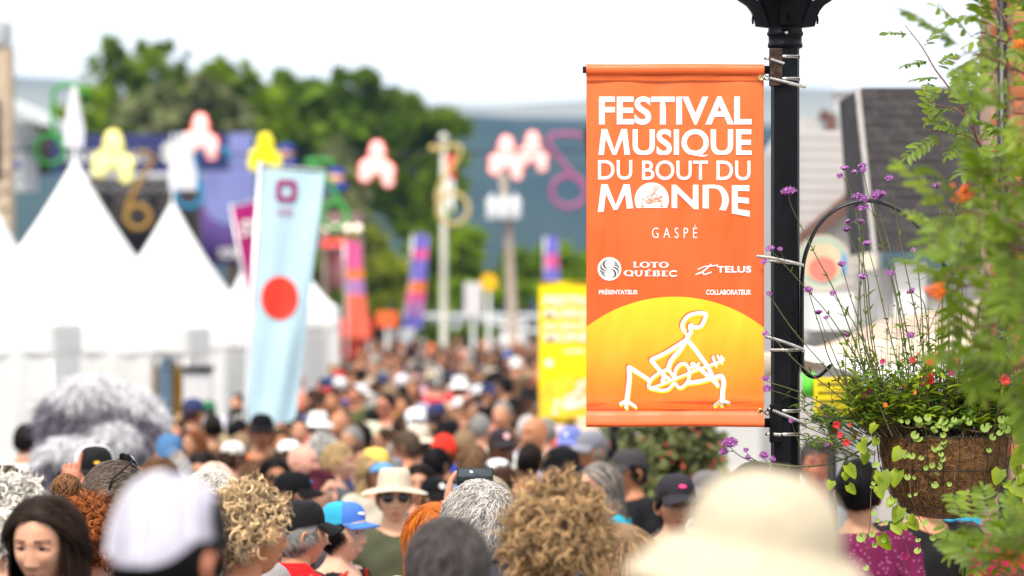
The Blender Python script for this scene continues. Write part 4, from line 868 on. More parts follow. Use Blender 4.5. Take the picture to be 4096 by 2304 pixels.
def car(px, d, paint, label, rz=0.0, van=False, py=None):
    o = empty('parked_van' if van else 'parked_car', (at(px, 0, d).x, d, 0), label, 'van' if van else 'car', 'vehicles parked at the end of the street', rz)
    Lc, Wc = (5.0, 1.95) if van else (4.4, 1.78)
    if van: prof = [(-2.45, .35), (-2.5, .8), (-2.45, 1.9), (-2.3, 2.15), (1.2, 2.15), (1.75, 1.35), (2.4, 1.1), (2.5, .6), (2.45, .35)]
    else: prof = [(-2.15, .32), (-2.2, .7), (-2.1, .98), (-1.5, 1.05), (-1.0, 1.46), (.3, 1.48), (1.0, 1.04), (2.0, .86), (2.2, .6), (2.15, .32)]
    k = len(prof); b = MB(); V = []
    for y, ins in ((-.5, .06), (-.47, 0), (.47, 0), (.5, .06)):
        for x, z in prof: V.append((x * (1 - ins * .3), y * Wc * (1 - (.16 if z > 1.1 else 0)), z - (ins if z > 1 else -ins * .3)))
    F = [[j * k + i, j * k + (i + 1) % k, (j + 1) * k + (i + 1) % k, (j + 1) * k + i] for j in range(3) for i in range(k)]; b.add(V, F, paint)
    for off in (0, 3 * k):
        c = np.array(V[off:off + k]).mean(0); b.add(V[off:off + k] + [tuple(c)], [[i, (i + 1) % k, k] for i in range(k)], paint)
    b.build('body', o)
    gl = M_glass
    q = [(-1.35, 1.08), (-.95, 1.40), (.25, 1.42), (.85, 1.08)] if not van else [(.2, 1.25), (.25, 1.95), (1.15, 1.98), (1.6, 1.3)]
    for sy in (-1, 1):
        yv = sy * (Wc * .5 * .84 + (.045 if not van else .03)); b = MB(); b.add([(x, yv, z) for x, z in q] + [(x, yv - sy * .03, z) for x, z in q], [[0, 1, 2, 3], [7, 6, 5, 4], [0, 4, 5, 1], [1, 5, 6, 2], [2, 6, 7, 3], [3, 7, 4, 0]], gl); b.build('side_window', o, smooth=False)
    for (xa, za, xb, zb, nm) in ((.98, 1.09, .36, 1.46, 'windscreen'), (-1.52, 1.08, -1.06, 1.44, 'rear_window')) if not van else ((1.74, 1.42, 1.28, 2.08, 'windscreen'),):
        b = MB(); w = Wc * .36; dx = .035 if xa > 0 else -.035; b.add([(xa + dx, -w, za), (xa + dx, w, za), (xb + dx, w * .9, zb), (xb + dx, -w * .9, zb), (xa, -w, za - .03), (xa, w, za - .03), (xb, w * .9, zb - .03), (xb, -w * .9, zb - .03)], [[0, 1, 2, 3], [7, 6, 5, 4], [0, 4, 5, 1], [1, 5, 6, 2], [2, 6, 7, 3], [3, 7, 4, 0]], gl); b.build(nm, o, smooth=False)
    for x in (-1.35, 1.35):
        for sy in (-1, 1):
            b = MB(); b.lathe([(.001, -.1), (.2, -.1), (.31, -.08), (.32, 0), (.31, .08), (.2, .1), (.001, .1)], M_black, 18); b.v[-1][:] = np.stack([b.v[-1][:, 0] + x, b.v[-1][:, 2] + sy * (Wc / 2 - .1), b.v[-1][:, 1] + .32], 1); w_ = b.build('wheel', o)
    for sy in (-1, 1): b = MB(); b.sphere((2.17 if not van else 2.44, sy * .62, .72), (.06, .18, .09), mat('headlight', (.8, .8, .78), .15, .05, 5), 10); b.build('headlight', o)
P_w = mat('white_car_paint', (.75, .76, .78), .25, .03, 2, coat=.5); P_b = mat('blue_grey_paint', (.20, .27, .36), .25, .05, 2, coat=.5); P_s = mat('silver_paint', (.45, .46, .47), .25, .05, 2, metal=.5, coat=.5)
car(2075, 118, P_w, 'white car facing the crowd at the end of the street', math.radians(-82)); car(1630, 128, P_b, 'blue-grey car behind the leaning feather flag', math.radians(12)); car(1560, 140, P_s, 'silver car left behind the orange oval sign', math.radians(5)); car(1720, 135, P_w, 'white van behind the pale flag pole', math.radians(8), True); car(2240, 122, P_s, 'silver car behind the yellow banner', math.radians(-60))
d = 112; s = d / FPX
o = empty('white_kiosk', (at(2048, 0, d).x, d, 0), 'small white kiosk at the foot of the transformer pole', 'kiosk'); b = MB(); b.box((0, 0, 1.1), (.62, .62, 2.2), M_white, bev=.03); b.build('wall', o); b = MB(); b.box((0, 0, 2.25), (.8, .8, .12), M_white, bev=.03); b.build('roof', o); b = MB(); b.box((0, -.32, 1.0), (.4, .03, 1.5), mat('pale_door', (.6, .6, .58), .5)); b.build('door', o)
o = empty('guard_rail', (at(1980, 0, 116).x, 116, 0), 'pale metal guard rail across the end of the street', 'railing')
for zz in (2.05, 2.5): b = MB(); b.box((0, 0, zz), (5.6, .06, .12), M_trans, bev=.01); b.build('rail', o)
for k in range(7): b = MB(); b.box((-2.7 + .9 * k, .06, 1.3), (.09, .09, 2.6), M_trans, bev=.01); b.build('post', o)
o = empty('low_building', (at(2330, 0, 150).x, 150, 0), 'low tan building behind the guard rail', 'building'); b = MB(); b.box((0, 3, 1.1), (9, 6, 2.2), mat('tan_wall', (.36, .28, .16), .8, .12, 1)); b.build('wall', o, smooth=False); b = MB(); b.box((0, 3, 2.32), (9.5, 6.5, .24), M_cap, bev=.03); b.build('roof', o)
for k in range(5): b = MB(); b.box((-3.2 + 1.6 * k, -.02, 1.3), (.9, .08, .8), M_glass); b.build('window', o)
# far tower with lamps
d = 98; s = d / FPX
o = empty('scaffold_tower', (at(1370, 0, d).x, d, 0), 'grey tower with four pale lamps and a red awning far behind', 'tower')
M_tow = mat('tower_brown', (.22, .16, .14), .8, .2, 2)
for px in (1300, 1440):
    b = MB(); b.box(((px - 1370) * s, 0, z_(860, d) / 2), (22 * s, .2, z_(860, d)), M_tow); b.build('tower_leg', o)
b = MB(); b.box((0, 0, z_(880, d)), (160 * s, .3, 60 * s), M_tow, bev=.02); b.build('beam', o)
for px in (1308, 1345, 1390, 1432): b = MB(); b.sphere(((px - 1370) * s, -.2, z_(912, d)), 14 * s, mat('lamp_globe', (.85, .78, .70), .3, .04, 3, emit=(1, .88, .75, .8)), 12); b.build('lamp_globe', o)
b = MB(); V = [((px - 1370) * s, yy, z_(py, d)) for yy, py0 in ((0, 955), (-.9, 990)) for px, py in [(1290 + 22 * k, py0) for k in range(6)]]; b.add(V, grid_faces(6, 2), M_fred); b.build('awning', o)
b = MB(); b.box((-.1, .1, z_(1080, d)), (100 * s, .1, 150 * s), mat('pink_banner', (.55, .25, .25), .7, .2, 1)); b.build('hanging_panel', o)
o = empty('red_stall', (at(1395, 0, 92).x, 92, 0), 'red stall front between the far marquee and the coral feather flag', 'stall'); b = MB(); b.box((0, 0, .95), (.9, .6, 1.9), M_fred, bev=.03); b.build('counter', o); b = MB(); b.box((0, -.1, 2.2), (1.1, 1.0, .5), M_fred, bev=.05); b.build('canopy', o)
for k in (-1, 1): b = MB(); b.tube([(k * .5, -.5, 0), (k * .5, -.5, 2.0)], .03, M_alu, 6); b.build('post', o)

# ------------------------------------------------------------------ buildings on the right
M_clap = mat('pale_clapboard', (.46, .435, .425), .75, .08, 3); M_trim = mat('brown_trim', (.16, .085, .07), .7, .2, 4); M_shing = mat('dark_shingle', (.050, .045, .047), .9, .3, 3.0, bump=.4, bscale=40, coord='Generated'); M_brick = mat('orange_brick', (.42, .155, .075), .85, .25, 5, bump=.4, bscale=50); M_mort = mat('mortar', (.40, .27, .19), .9, .1, 6)
M_bluegrey = mat('blue_grey_roof', (.42, .46, .48), .7, .08, 2)
# far pale gabled house
d = 46; s = d / FPX
o = empty('gabled_house', (at(3330, 0, d).x, d, 0), 'pale gabled house with a grey roof and a chimney right of the lamp post', 'house'); z_ = lambda py, d: CZ + (HYP - py) / FPX * d; x_ = lambda px: (px - 3330) * s
b = MB(); P = [(3150, 1500), (3150, 560), (3215, 470), (3270, 480), (3330, 620), (3520, 620), (3520, 1500)]
P2 = [(x_(px), z_(py, d)) for px, py in P]; P2 = [(x, max(0, z)) for x, z in P2]; P2[0] = (P2[0][0], 0); P2[-1] = (P2[-1][0], 0)
k = len(P2); V = [(x, yy, z) for yy in (0, 5) for x, z in P2]; b.add(V, [[i, (i + 1) % k, k + (i + 1) % k, k + i] for i in range(k)], M_clap); bm = None
c = np.array(V[:k]).mean(0); b.add(V[:k] + [tuple(c)], [[i, (i + 1) % k, k] for i in range(k)], M_clap); b.build('wall', o, smooth=False)
b = MB(); V = [(x_(px), yy, z_(py, d)) for yy, L_ in ((-.4, [(3395, 400), (3230, 1000), (3440, 1000)]), (-.35, [(3395, 400), (3230, 1000), (3440, 1000)])) for px, py in L_]
b.add([(x_(3330), -.4, z_(430, d)), (x_(3225), -.5, z_(1000, d)), (x_(3420), -.5, z_(1000, d)), (x_(3400), -.4, z_(430, d)), (x_(3330), .3, z_(430, d)), (x_(3225), .2, z_(1000, d)), (x_(3420), .2, z_(1000, d)), (x_(3400), .3, z_(430, d))], [[0, 1, 2, 3], [7, 6, 5, 4], [0, 4, 5, 1], [1, 5, 6, 2], [2, 6, 7, 3], [3, 7, 4, 0]], M_bluegrey); b.build('roof', o, smooth=False)
b = MB(); b.box((x_(3372), .1, z_(440, d)), (66 * s, .4, 150 * s), M_clap, bev=.01); b.box((x_(3372), .1, z_(366, d)), (80 * s, .5, 18 * s), M_cap, bev=.01); b.build('chimney', o)
b = MB(); b.box((x_(3400), -.12, z_(450, d)), (22 * s, .1, 60 * s), mat('ochre_panel', (.65, .35, .10), .6)); b.build('vent', o)
b = MB(); b.tube([(x_(3265), -.55, z_(470, d)), (x_(3310), -.55, z_(480, d)), (x_(3312), -.55, z_(560, d)), (x_(3285), -.55, z_(600, d))], .05, M_trim, 8, flat=(1.6, .5)); b.build('eave_trim', o)
# clapboard shop front with round sign
d = 27; s = d / FPX
o = empty('shop', (at(3340, 0, d).x, d, .0), 'pale clapboard shop with a brown gable board right of the lamp post', 'shop'); x_ = lambda px: (px - 3340) * s
b = MB(); b.box((x_(3360), 2, z_(880, d) / 2), (340 * s, 3.8, z_(880, d)), M_clap); b.build('wall', o, smooth=False)
bb = MB(); bb.box((0, 0, 0), (340 * s, .02, .073), M_clap, bev=.004); bme = bb.mesh('siding_board')
for k in range(20): link('siding_board', bme, o, (x_(3360), .085, z_(1345, d) + k * .0745))
b = MB(); V = [(x_(px), yy, z_(py, d)) for yy in (-.05, .15) for px, py in ((3195, 935), (3420, 745), (3420, 820), (3195, 1010))]; b.add(V, [[0, 1, 2, 3], [7, 6, 5, 4], [0, 4, 5, 1], [1, 5, 6, 2], [2, 6, 7, 3], [3, 7, 4, 0]], M_trim); b.build('gable_board', o, smooth=False)
b = MB(); b.box((x_(3475), -.01, z_(950, d)), (60 * s, .16, 560 * s), mat('cream_post', (.66, .58, .48), .7, .06, 3), bev=.01); b.build('corner_post', o)
rs = empty('round_sign', (at(3290, 1050, 26.6)), 'round painted sign with a red and yellow picture on the clapboard shop', 'sign')
for r0, r1, m, dy, cz_ in ((110, 92, mat('cream_border', (.50, .46, .36), .6, .1, 3), 0, 0), (92, 84, mat('teal_ring', (.12, .42, .40), .6, .1, 3), -.004, 0), (84, .1, mat('pale_yellow_print', (.58, .46, .30), .6, .15, 6), -.008, 0), (50, .1, mat('red_print', (.52, .17, .13), .6, .15, 6), -.014, -28)):
    b = MB(); a = np.linspace(0, 2 * math.pi, 40, endpoint=False); q = 26.6 / FPX
    V = [(r * q * math.cos(t) * (1.15 if r0 == 50 else 1), dy - .02, r * q * math.sin(t) + cz_ * q) for r in (r0, r1) for t in a] + [(r0 * q * math.cos(t) * (1.15 if r0 == 50 else 1), dy + .01, r0 * q * math.sin(t) + cz_ * q) for t in a]
    F = [[i, (i + 1) % 40, 40 + (i + 1) % 40, 40 + i] for i in range(40)] + [[i, 80 + i, 80 + (i + 1) % 40, (i + 1) % 40] for i in range(40)]; b.add(V, F, m); b.build('painted_disc', rs, smooth=False)
b = MB(); b.box((84 * 26.6 / FPX, -.03, -6 * 26.6 / FPX), (22 * 26.6 / FPX, .02, 80 * 26.6 / FPX), mat('sign_blue', (.10, .26, .45), .6), bev=.005); b.build('blue_mark', rs)
# maroon and white porch roof, blue door
b = MB(); V = [(x_(px), yy, z_(py, d - .5)) for yy in (-.9, -.05) for px, py in ((3205, 1175), (3455, 1175), (3455, 1225), (3390, 1320), (3205, 1320))]; b.add(V, [[0, 1, 6, 5], [1, 2, 7, 6], [2, 3, 8, 7], [3, 4, 9, 8], [4, 0, 5, 9]], M_white)
b.add(V[:5], [[0, 1, 2], [0, 2, 3], [0, 3, 4]], M_white); b.build('porch', o, smooth=False)
b = MB(); b.tube([(x_(3462), -.95, z_(1165, d)), (x_(3380), -.95, z_(1320, d))], .035, mat('maroon_trim', (.16, .03, .05), .6), 8, flat=(1, 1)); b.build('porch_trim', o)
b = MB(); b.box((x_(3500), -.12, z_(1290, d)), (90 * s, .1, 160 * s), mat('blue_door', (.16, .27, .38), .6, .1, 3), bev=.01); b.build('blue_panel', o)
# steep dark shingled roof
d = 22; s = d / FPX; gz_ = ground_z(d)
o = empty('shingled_shop', (at(3760, 0, d).x, d, 0), 'shop with a steep dark grey shingled roof behind the rowan branches', 'shop'); x_ = lambda px: (px - 3760) * s
zt, zb = z_(345, d), z_(1005, d); xl, xr = x_(3452), x_(4400)
b = MB(); V = [(xl, .32, zt), (xr, .32, zt), (xr, -.02, zb), (xl + .065, -.02, zb), (xl, 1.6, zt), (xr, 1.6, zt), (xr, 1.6, zb), (xl + .065, 1.6, zb)]
b.add(V, [[0, 1, 2, 3], [0, 4, 5, 1], [3, 7, 4, 0], [1, 5, 6, 2]], M_shing); b.build('roof', o, smooth=False)
slope = math.atan2(.34, zt - zb); Ls = math.hypot(.34, zt - zb); rows = 18; hrow = Ls / rows; wsh = .094
sm0 = []
for v in range(3):
    q = MB(); hh = hrow * 1.25; V = [(-wsh * .495, 0, 0), (wsh * .495, 0, 0), (wsh * .495, .004, hh), (-wsh * .495, .004, hh), (-wsh * .495, .012, -.0), (wsh * .495, .012, 0), (wsh * .495, .012, hh), (-wsh * .495, .012, hh)]
    q.add(V, [[0, 1, 2, 3], [0, 4, 5, 1], [1, 5, 6, 2], [0, 3, 7, 4]], [M_shing, mat('shingle_b', (.044, .040, .042), .9, .3, 30), mat('shingle_c', (.056, .050, .052), .9, .3, 30)][v]); sm0.append(q.mesh('shingle', False))
cnt = 0
for r_ in range(rows):
    t = r_ / rows
    for c_ in range(16):
        x = xl + .065 * (1 - t) + wsh * (c_ + .5) + (wsh * .5 if r_ % 2 else 0) - .03
        if x > xl + 1.35: continue
        q = link('shingle', rnd.choice(sm0), o, (x, -.02 + .34 * t - .014 + rnd.uniform(-.002, .002), zb + (zt - zb) * t)); q.rotation_euler = (-slope, 0, rnd.uniform(-.008, .008)); cnt += 1
b = MB(); b.box(((xl + xr) / 2, .9, zb / 2 - .05), (xr - xl - .2, 1.5, zb - .1), M_clap); b.build('wall', o, smooth=False)
b = MB(); V = [(xl - .02, .30, zt + .01), (xl + .05, -.06, zb - .02), (xl + .075, -.06, zb - .02), (xl + .012, .30, zt + .01)]; b.add(V + [(x, y + .05, z) for x, y, z in V], [[0, 1, 2, 3], [7, 6, 5, 4], [0, 4, 5, 1], [2, 6, 7, 3]], mat('pale_flashing', (.34, .32, .31), .5)); b.build('flashing', o, smooth=False)
b = MB(); b.box((x_(3650), .13, zb - .26), (130 * s, .06, .42), M_white, bev=.02); b.build('window', o)
# tan canvas awning on a frame, white front edge
o = empty('shop_awning', (at(3700, 0, 21).x, 21, 0), 'tan canvas awning behind the flower stems, right of the lamp post', 'awning')
A_ = at(3520, 1285, 21.6) - o.location; B_ = at(4300, 1120, 21.6) - o.location; C_ = at(4300, 1330, 20.2) - o.location; D_ = at(3050, 1452, 20.2) - o.location; b = MB(); V = []
for j in range(10):
    v = j / 9
    for i in range(24):
        u = i / 23; p = A_.lerp(B_, u).lerp(D_.lerp(C_, u), v); p.z -= .02 * math.sin(math.pi * v); V.append(p[:])
b.add(V, grid_faces(24, 10), mat('tan_canvas', (.62, .47, .38), .75, .06, 2, trans=.3, stretch=(1, 1, 12))); b.build('canvas', o)
b = MB(); b.tube([D_ + Vector((0, -.01, -.01)), D_.lerp(C_, .5), C_], .035, mat('cream_valance', (.74, .62, .48), .7, .05, 3), 8, flat=(1.8, .4)); b.build('front_edge', o)
for u in (.98,): p = D_.lerp(C_, u); b = MB(); b.tube([(p.x, p.y, 0), (p.x, p.y, p.z)], .025, M_alu, 8); b.build('post', o)
o = empty('white_canopy', (at(3400, 0, 19).x, 19, 0), 'white market canopy edge just above the yellow sign right of the lamp post', 'canopy'); b = MB()
E = [at(3220, 1395, 19) - o.location, at(3640, 1500, 19) - o.location, at(4200, 1480, 19) - o.location]
V = []
for p in E: V += [(p.x, 0, p.z), (p.x, -.02, p.z - .055), (p.x, 1.2, p.z + .03), (p.x, 1.2, p.z - .03)]
b.add(V, [[0, 1, 5, 4], [4, 5, 9, 8], [0, 4, 6, 2], [4, 8, 10, 6], [1, 3, 7, 5], [5, 7, 11, 9]], M_white); b.build('canvas', o, smooth=False)
for p in (E[2],): b = MB(); b.tube([(p.x + .03, .05, 0), (p.x + .03, .05, p.z)], .02, M_alu, 8); b.build('post', o)
o = empty('yellow_sign', (at(3330, 0, 18.5).x, 18.5, 0), 'yellow sign panel with dark lines right of the lamp post, behind the flower stems', 'sign'); s = 18.5 / FPX; b = MB(); b.box((0, 0, z_(1585, 18.5)), (150 * s, .02, 150 * s), mat('sign_panel_yellow', (.72, .56, .01), .55, .15, 10, stretch=(1, 1, 6)), bev=.004); b.build('panel', o)
for k in range(4): b = MB(); b.box((0, -.013, z_(1535 + 34 * k, 18.5)), (120 * s, .004, 6 * s), M_dark_in); b.build('text_line', o)
b = MB(); b.box((0, 0, z_(1675, 18.5)), (165 * s, .03, 30 * s), M_black); b.box((0, .03, z_(1690, 18.5) / 2), (.04, .04, z_(1690, 18.5)), M_black); b.build('stand', o)
b = MB(); b.box((-95 * s, .02, z_(1540, 18.5)), (50 * s, .02, 100 * s), mat('bright_green', (.12, .62, .06), .5)); b.build('green_tab', o)
# brick building at the right edge
d = 17.5; s = d / FPX
o = empty('brick_building', (at(4200, 0, d).x, d, 0), 'orange brick building with a dark downpipe at the right edge', 'building'); x_ = lambda px: (px - 4200) * s; ht = z_(-260, d)
b = MB(); b.box((.35, .18, ht / 2), (.7 + 480 * s, .36, ht), M_mort); b.build('wall', o, smooth=False)
ql = MB(); ql.box((0, 0, 0), (.196, .02, .058), M_brick, bev=.003); brme = [ql.mesh('brick')]
for c in ((.36, .12, .055), (.47, .20, .11)): ql = MB(); ql.box((0, 0, 0), (.196, .02, .058), mat('brick_%d' % int(c[0] * 100), c, .85, .25, 9, bump=.4, bscale=60), bev=.003); brme.append(ql.mesh('brick'))
xl = .35 - (.7 + 480 * s) / 2
for r_ in range(46):
    for c_ in range(6):
        link('brick', rnd.choice(brme), o, (xl + .10 + .206 * c_ + (.103 if r_ % 2 else 0), -.006, z_(1800, d) + .068 * r_))
b = MB(); b.tube([(x_(4012), -.05, .1), (x_(4006), -.05, ht * .5), (x_(4002), -.05, ht)], .024, M_black_steel, 10); b.build('downpipe', o)
# planter shrub with red flowers under the orange banner
tree('flowering_shrub', 2680, 24.5, [(2600, 1790, 130, 120), (2720, 1780, 150, 120), (2620, 1920, 150, 130), (2760, 1940, 150, 150), (2700, 2080, 170, 130)], 'green shrub with red flowers under the orange banner', M_leafs[4], 301, .05, .03, group=None, cat='shrub', dens=1.5)
sh = [q for q in COL.objects if q.name.startswith('flowering_shrub')][-1]; b = MB()
for k in range(34):
    p = at(2700 + rnd.gauss(0, 90), 1830 + rnd.gauss(0, 70), 24.5) - sh.location; p.y = rnd.uniform(-.22, -.1); b.sphere(p, rnd.uniform(.010, .017), mat('shrub_flower_red', (.50, .09, .06), .6), 6)
fo = b.build('flower_cluster', sh); fo['kind'] = 'stuff'

# ------------------------------------------------------------------ hanging flower basket
M_coir = mat('coir_liner', (.12, .056, .020), .95, .45, 30, bump=1.0, bscale=140, col2=(.21, .105, .04)); M_fib = mat('coir_fibre', (.24, .125, .05), .9, .4, 60, tint=.5)
M_gwire = mat('green_black_wire', (.02, .022, .02), .45, .2, 20)
M_soil = mat('potting_soil', (.03, .02, .014), .95, .3, 30, bump=.6)
M_stem = mat('verbena_stem', (.13, .17, .05), .6, .25, 20, col2=(.17, .14, .07)); M_stem2 = mat('red_brown_stem', (.12, .06, .04), .6, .25, 20)
M_lf1 = mat('serrated_leaf', (.095, .18, .014), .5, .25, 25, tint=.45, trans=.35, spec=.35); M_lf2 = mat('yellow_green_leaf', (.27, .36, .012), .5, .25, 25, tint=.45, trans=.4, spec=.35)
M_lf3 = mat('heart_leaf', (.20, .34, .010), .45, .25, 18, tint=.4, trans=.4, spec=.35, col2=(.33, .40, .012)); M_lf4 = mat('pale_round_leaf', (.40, .50, .12), .5, .2, 40, tint=.35, trans=.3, col2=(.27, .42, .07)); M_dry = mat('dry_leaf', (.25, .15, .05), .8, .3, 20, tint=.4, trans=.25)
M_vio = mat('violet_petals', (.52, .16, .58), .55, .3, 90, tint=.4, trans=.3, col2=(.72, .34, .74)); M_vio2 = mat('dark_violet_buds', (.17, .04, .17), .6, .3, 60, tint=.4)
M_red = mat('petunia_red', (.80, .05, .06), .5, .2, 30, trans=.3, tint=.3); M_mgt = mat('petunia_magenta', (.42, .015, .12), .5, .25, 30, trans=.25, tint=.3); M_orf = mat('orange_bloom', (.88, .20, .03), .5, .2, 30, trans=.3, tint=.3); M_cen = mat('flower_throat', (.65, .35, .03), .5, .2, 30)
def leaf_np(L, W, n=7, serr=0, curl=.15, fold=.25, shape='lance', rnd_=None):
    """a leaf along +X from the origin, folded on its midrib, upper face +Z"""
    r_ = rnd_ or rnd; t = np.linspace(0, 1, n)
    if shape == 'lance': w = np.sin(math.pi * t ** .75) ** .9
    elif shape == 'heart': w = np.where(t < .22, .62 + 1.7 * t, (1 - t) ** .62 * 1.16)
    elif shape == 'oval': w = np.sin(math.pi * np.clip(t * .94 + .04, 0, 1)) ** .6
    else: w = np.ones(n)
    w = w * W / 2
    if serr: w = w * np.where(np.arange(n) % 2 == 0, 1, .62)
    z = -curl * L * t ** 2; x = L * (t - .12 * t ** 3 * curl * 4); f = fold * w
    Vc = np.stack([x, np.zeros(n), z], 1); Vl = np.stack([x - (.12 * L * (t < .1) if shape == 'heart' else 0), w, z + f], 1); Vr = np.stack([x - (.12 * L * (t < .1) if shape == 'heart' else 0), -w, z + f], 1)
    V = np.concatenate([Vl, Vc, Vr]); F = [[i, i + 1, n + i + 1, n + i] for i in range(n - 1)] + [[n + i, n + i + 1, 2 * n + i + 1, 2 * n + i] for i in range(n - 1)]
    return V, np.array(F)[:, ::-1]
def round_leaf_np(R_, lobes=9, cup=.25):
    a = np.linspace(.28, 2 * math.pi - .28, 25); r = R_ * (1 - .10 * np.abs(np.sin(a * lobes / 2 * 1.0)))
    V = np.vstack([[0, 0, 0], np.stack([-np.cos(a) * r * .5, np.sin(a) * r * .5, np.full(25, R_ * cup * .3)], 1), np.stack([-np.cos(a) * r, np.sin(a) * r, R_ * cup * (1 + .4 * np.sin(a * lobes))], 1)])
    F3 = [[0, 1 + i, 2 + i] for i in range(24)]; F4 = [[1 + i, 26 + i, 27 + i, 2 + i] for i in range(24)]
    return V, F3, F4
def orient(V, pos, d, up=(0, 0, 1), roll=0.0, s=1.0):
    d = np.array(d, float); d /= np.linalg.norm(d) + 1e-9; u = np.array(up, float); u = u - d * (u @ d)
    if np.linalg.norm(u) < 1e-3: u = np.array([0, -1.0, 0]) - d * (-d[1])
    u /= np.linalg.norm(u); sd = np.cross(u, d); c, q = math.cos(roll), math.sin(roll); u2 = u * c + sd * q; sd2 = np.cross(u2, d)
    return (np.asarray(V) * s) @ np.stack([d, sd2, u2]) + np.array(pos)
bc = at(3775, 1742, D0 - .02); bk = empty('hanging_basket', bc, 'hanging coir-lined wire basket full of flowers on the lamp post hook', 'flower basket')
BR = 265 * S0; BH = 305 * S0
tilt = math.radians(-2.2)
def bprof(t): return BR * (1 - .02 * t - .20 * t ** 2 - .22 * t ** 5), -BH * (t * .93 + .07 * t ** 4)
tt = np.linspace(0, 1, 16); pf = [(r * .97, z) for r, z in map(bprof, tt)]; pf += [(pf[-1][0] * .72, -BH * 1.045), (pf[-1][0] * .3, -BH * 1.075), (.0005, -BH * 1.08)]
b = MB(); V, F = lathe_np(pf, 56); N_ = rng.normal(0, 1, len(V)); V *= (1 + .008 * N_)[:, None]; b.add(V, F[:, ::-1], M_coir)
for q in range(2600):                                             # loose fibres
    a = rng.uniform(0, 2 * math.pi); t = rng.uniform(0, 1.02); r, z = bprof(min(t, 1)); r *= .975; L = rng.uniform(.012, .045); th = rng.uniform(0, 2 * math.pi); k = 5; bend = rng.uniform(-1.2, 1.2)
    s_ = np.linspace(-.5, .5, k); da = s_ * L * math.cos(th) + bend * L * .6 * s_ ** 2; dz = s_ * L * math.sin(th) - bend * .5 * L * s_ ** 2
    P = np.stack([(r + .003 + .003 * np.sin(s_ * 5 + q)) * np.cos(a + da / r), (r + .003 + .003 * np.sin(s_ * 5 + q)) * np.sin(a + da / r), z + dz], 1)
    w = np.array([0, 0, .0006]) if abs(math.cos(th)) > .6 else np.array([-math.sin(a), math.cos(a), 0]) * .0006
    b.add(np.vstack([P + w, P - w]), [[i, i + 1, k + i + 1, k + i] for i in range(k - 1)], M_fib, rng.random())
b.build('coir_liner', bk, tint=True)
b = MB(); b.lathe([(BR * .95, -.012), (BR * .5, .01), (.001, .02)], M_soil, 40); b.build('soil', bk)
a = np.linspace(0, 2 * math.pi, 64, endpoint=False)
for t, rr in ((0, .0026), (.46, .0019), (.93, .0016)): r, z = bprof(t); r *= 1.012; b = MB(); b.tube(np.stack([r * np.cos(a), r * np.sin(a), np.full(64, z)], 1), rr, M_gwire, 6, closed=True); b.build('wire_ring', bk)
for k in range(26):
    q = k / 26 * 2 * math.pi; P = [(bprof(t)[0] * 1.014 * math.cos(q), bprof(t)[0] * 1.014 * math.sin(q), bprof(t)[1]) for t in np.linspace(0, 1, 12)] + [(.1 * math.cos(q), .1 * math.sin(q), -BH * 1.06)]
    b = MB(); b.tube(P, .0013, M_gwire, 5); b.build('rib_wire', bk)
hk = PX(3812, 1086) - bc
for q in (.4, 2.5, 4.6): b = MB(); b.tube([(BR * math.cos(q), BR * math.sin(q), 0), hk * .5 + Vector((BR * .5 * math.cos(q), BR * .5 * math.sin(q), .0)), hk], .0013, M_gwire, 5); b.build('hanger_wire', bk)

def px_d(px, py, d=None): return np.array(at(px, py, d or D0)[:])
# ---- tall verbena
def flower_head(r, seed, mt=M_vio):
    r_ = np.random.default_rng(seed); b = MB(); n = int(22 + r * 1400)
    for i in range(n):
        ph = math.acos(1 - r_.random() * 1.25); th = r_.uniform(0, 2 * math.pi); c = np.array([math.sin(ph) * math.cos(th), math.sin(ph) * math.sin(th), math.cos(ph) * .62]) * r * r_.uniform(.86, 1.05)
        nrm = c / np.linalg.norm(c); s = r_.uniform(.0028, .004); ti = r_.random(); e1 = np.cross(nrm, [.3, .5, .8]); e1 /= np.linalg.norm(e1); e2 = np.cross(nrm, e1); a0 = r_.uniform(0, 6)
        P = [c + nrm * .0004]
        for k in range(10): q = a0 + k * math.pi / 5; rr = s * (1 if k % 2 == 0 else .55); P.append(c + (e1 * math.cos(q) + e2 * math.sin(q)) * rr + nrm * (.0008 if k % 2 == 0 else 0))
        b.add(P, [[0, 1 + k, 1 + (k + 1) % 10] for k in range(10)], mt, ti)
    V, F = lathe_np([(.0003, -r * .55), (r * .55, -r * .25), (r * .85, r * .05), (r * .6, r * .4), (.0003, r * .55)], 12); b.add(V, F, M_vio2, .5)
    return b.mesh('flower_head', False, True)
FH = {(k, v): flower_head(r, 50 + i * 7 + v) for i, (k, r) in enumerate((('s', .011), ('m', .0165), ('l', .029))) for v in range(2)}
vl = [leaf_np(.062, .015, 15, 1, .18, .35), leaf_np(.078, .017, 17, 1, .3, .3), leaf_np(.046, .012, 13, 1, .1, .4)]
lfm = []
for V, F in vl:
    q = MB(); q.add(V, F, M_lf1, np.linspace(.3, .7, len(V))); lfm.append(q.mesh('leaf', True, True))
def put(me, name, parent, pos, d, up=(0, 0, 1), roll=0, s=1.0):
    o = bpy.data.objects.new(name, me); COL.objects.link(o); o.parent = parent
    d = Vector(d).normalized(); u = Vector(up); u = u - d * u.dot(d)
    if u.length < 1e-3: u = Vector((0, -1, 0)) - d * (-d.y)
    u.normalize(); sd = u.cross(d); M_ = Matrix((d, sd, u)).transposed().to_4x4(); o.matrix_local = Matrix.Translation(Vector(pos)) @ M_ @ Matrix.Rotation(roll, 4, 'X') @ Matrix.Scale(s, 4); return o
plants = {}
def verbena(key, label):
    plants[key] = empty('verbena_plant', bc, label, 'flowering plant', 'tall violet verbena plants in the basket'); return plants[key]
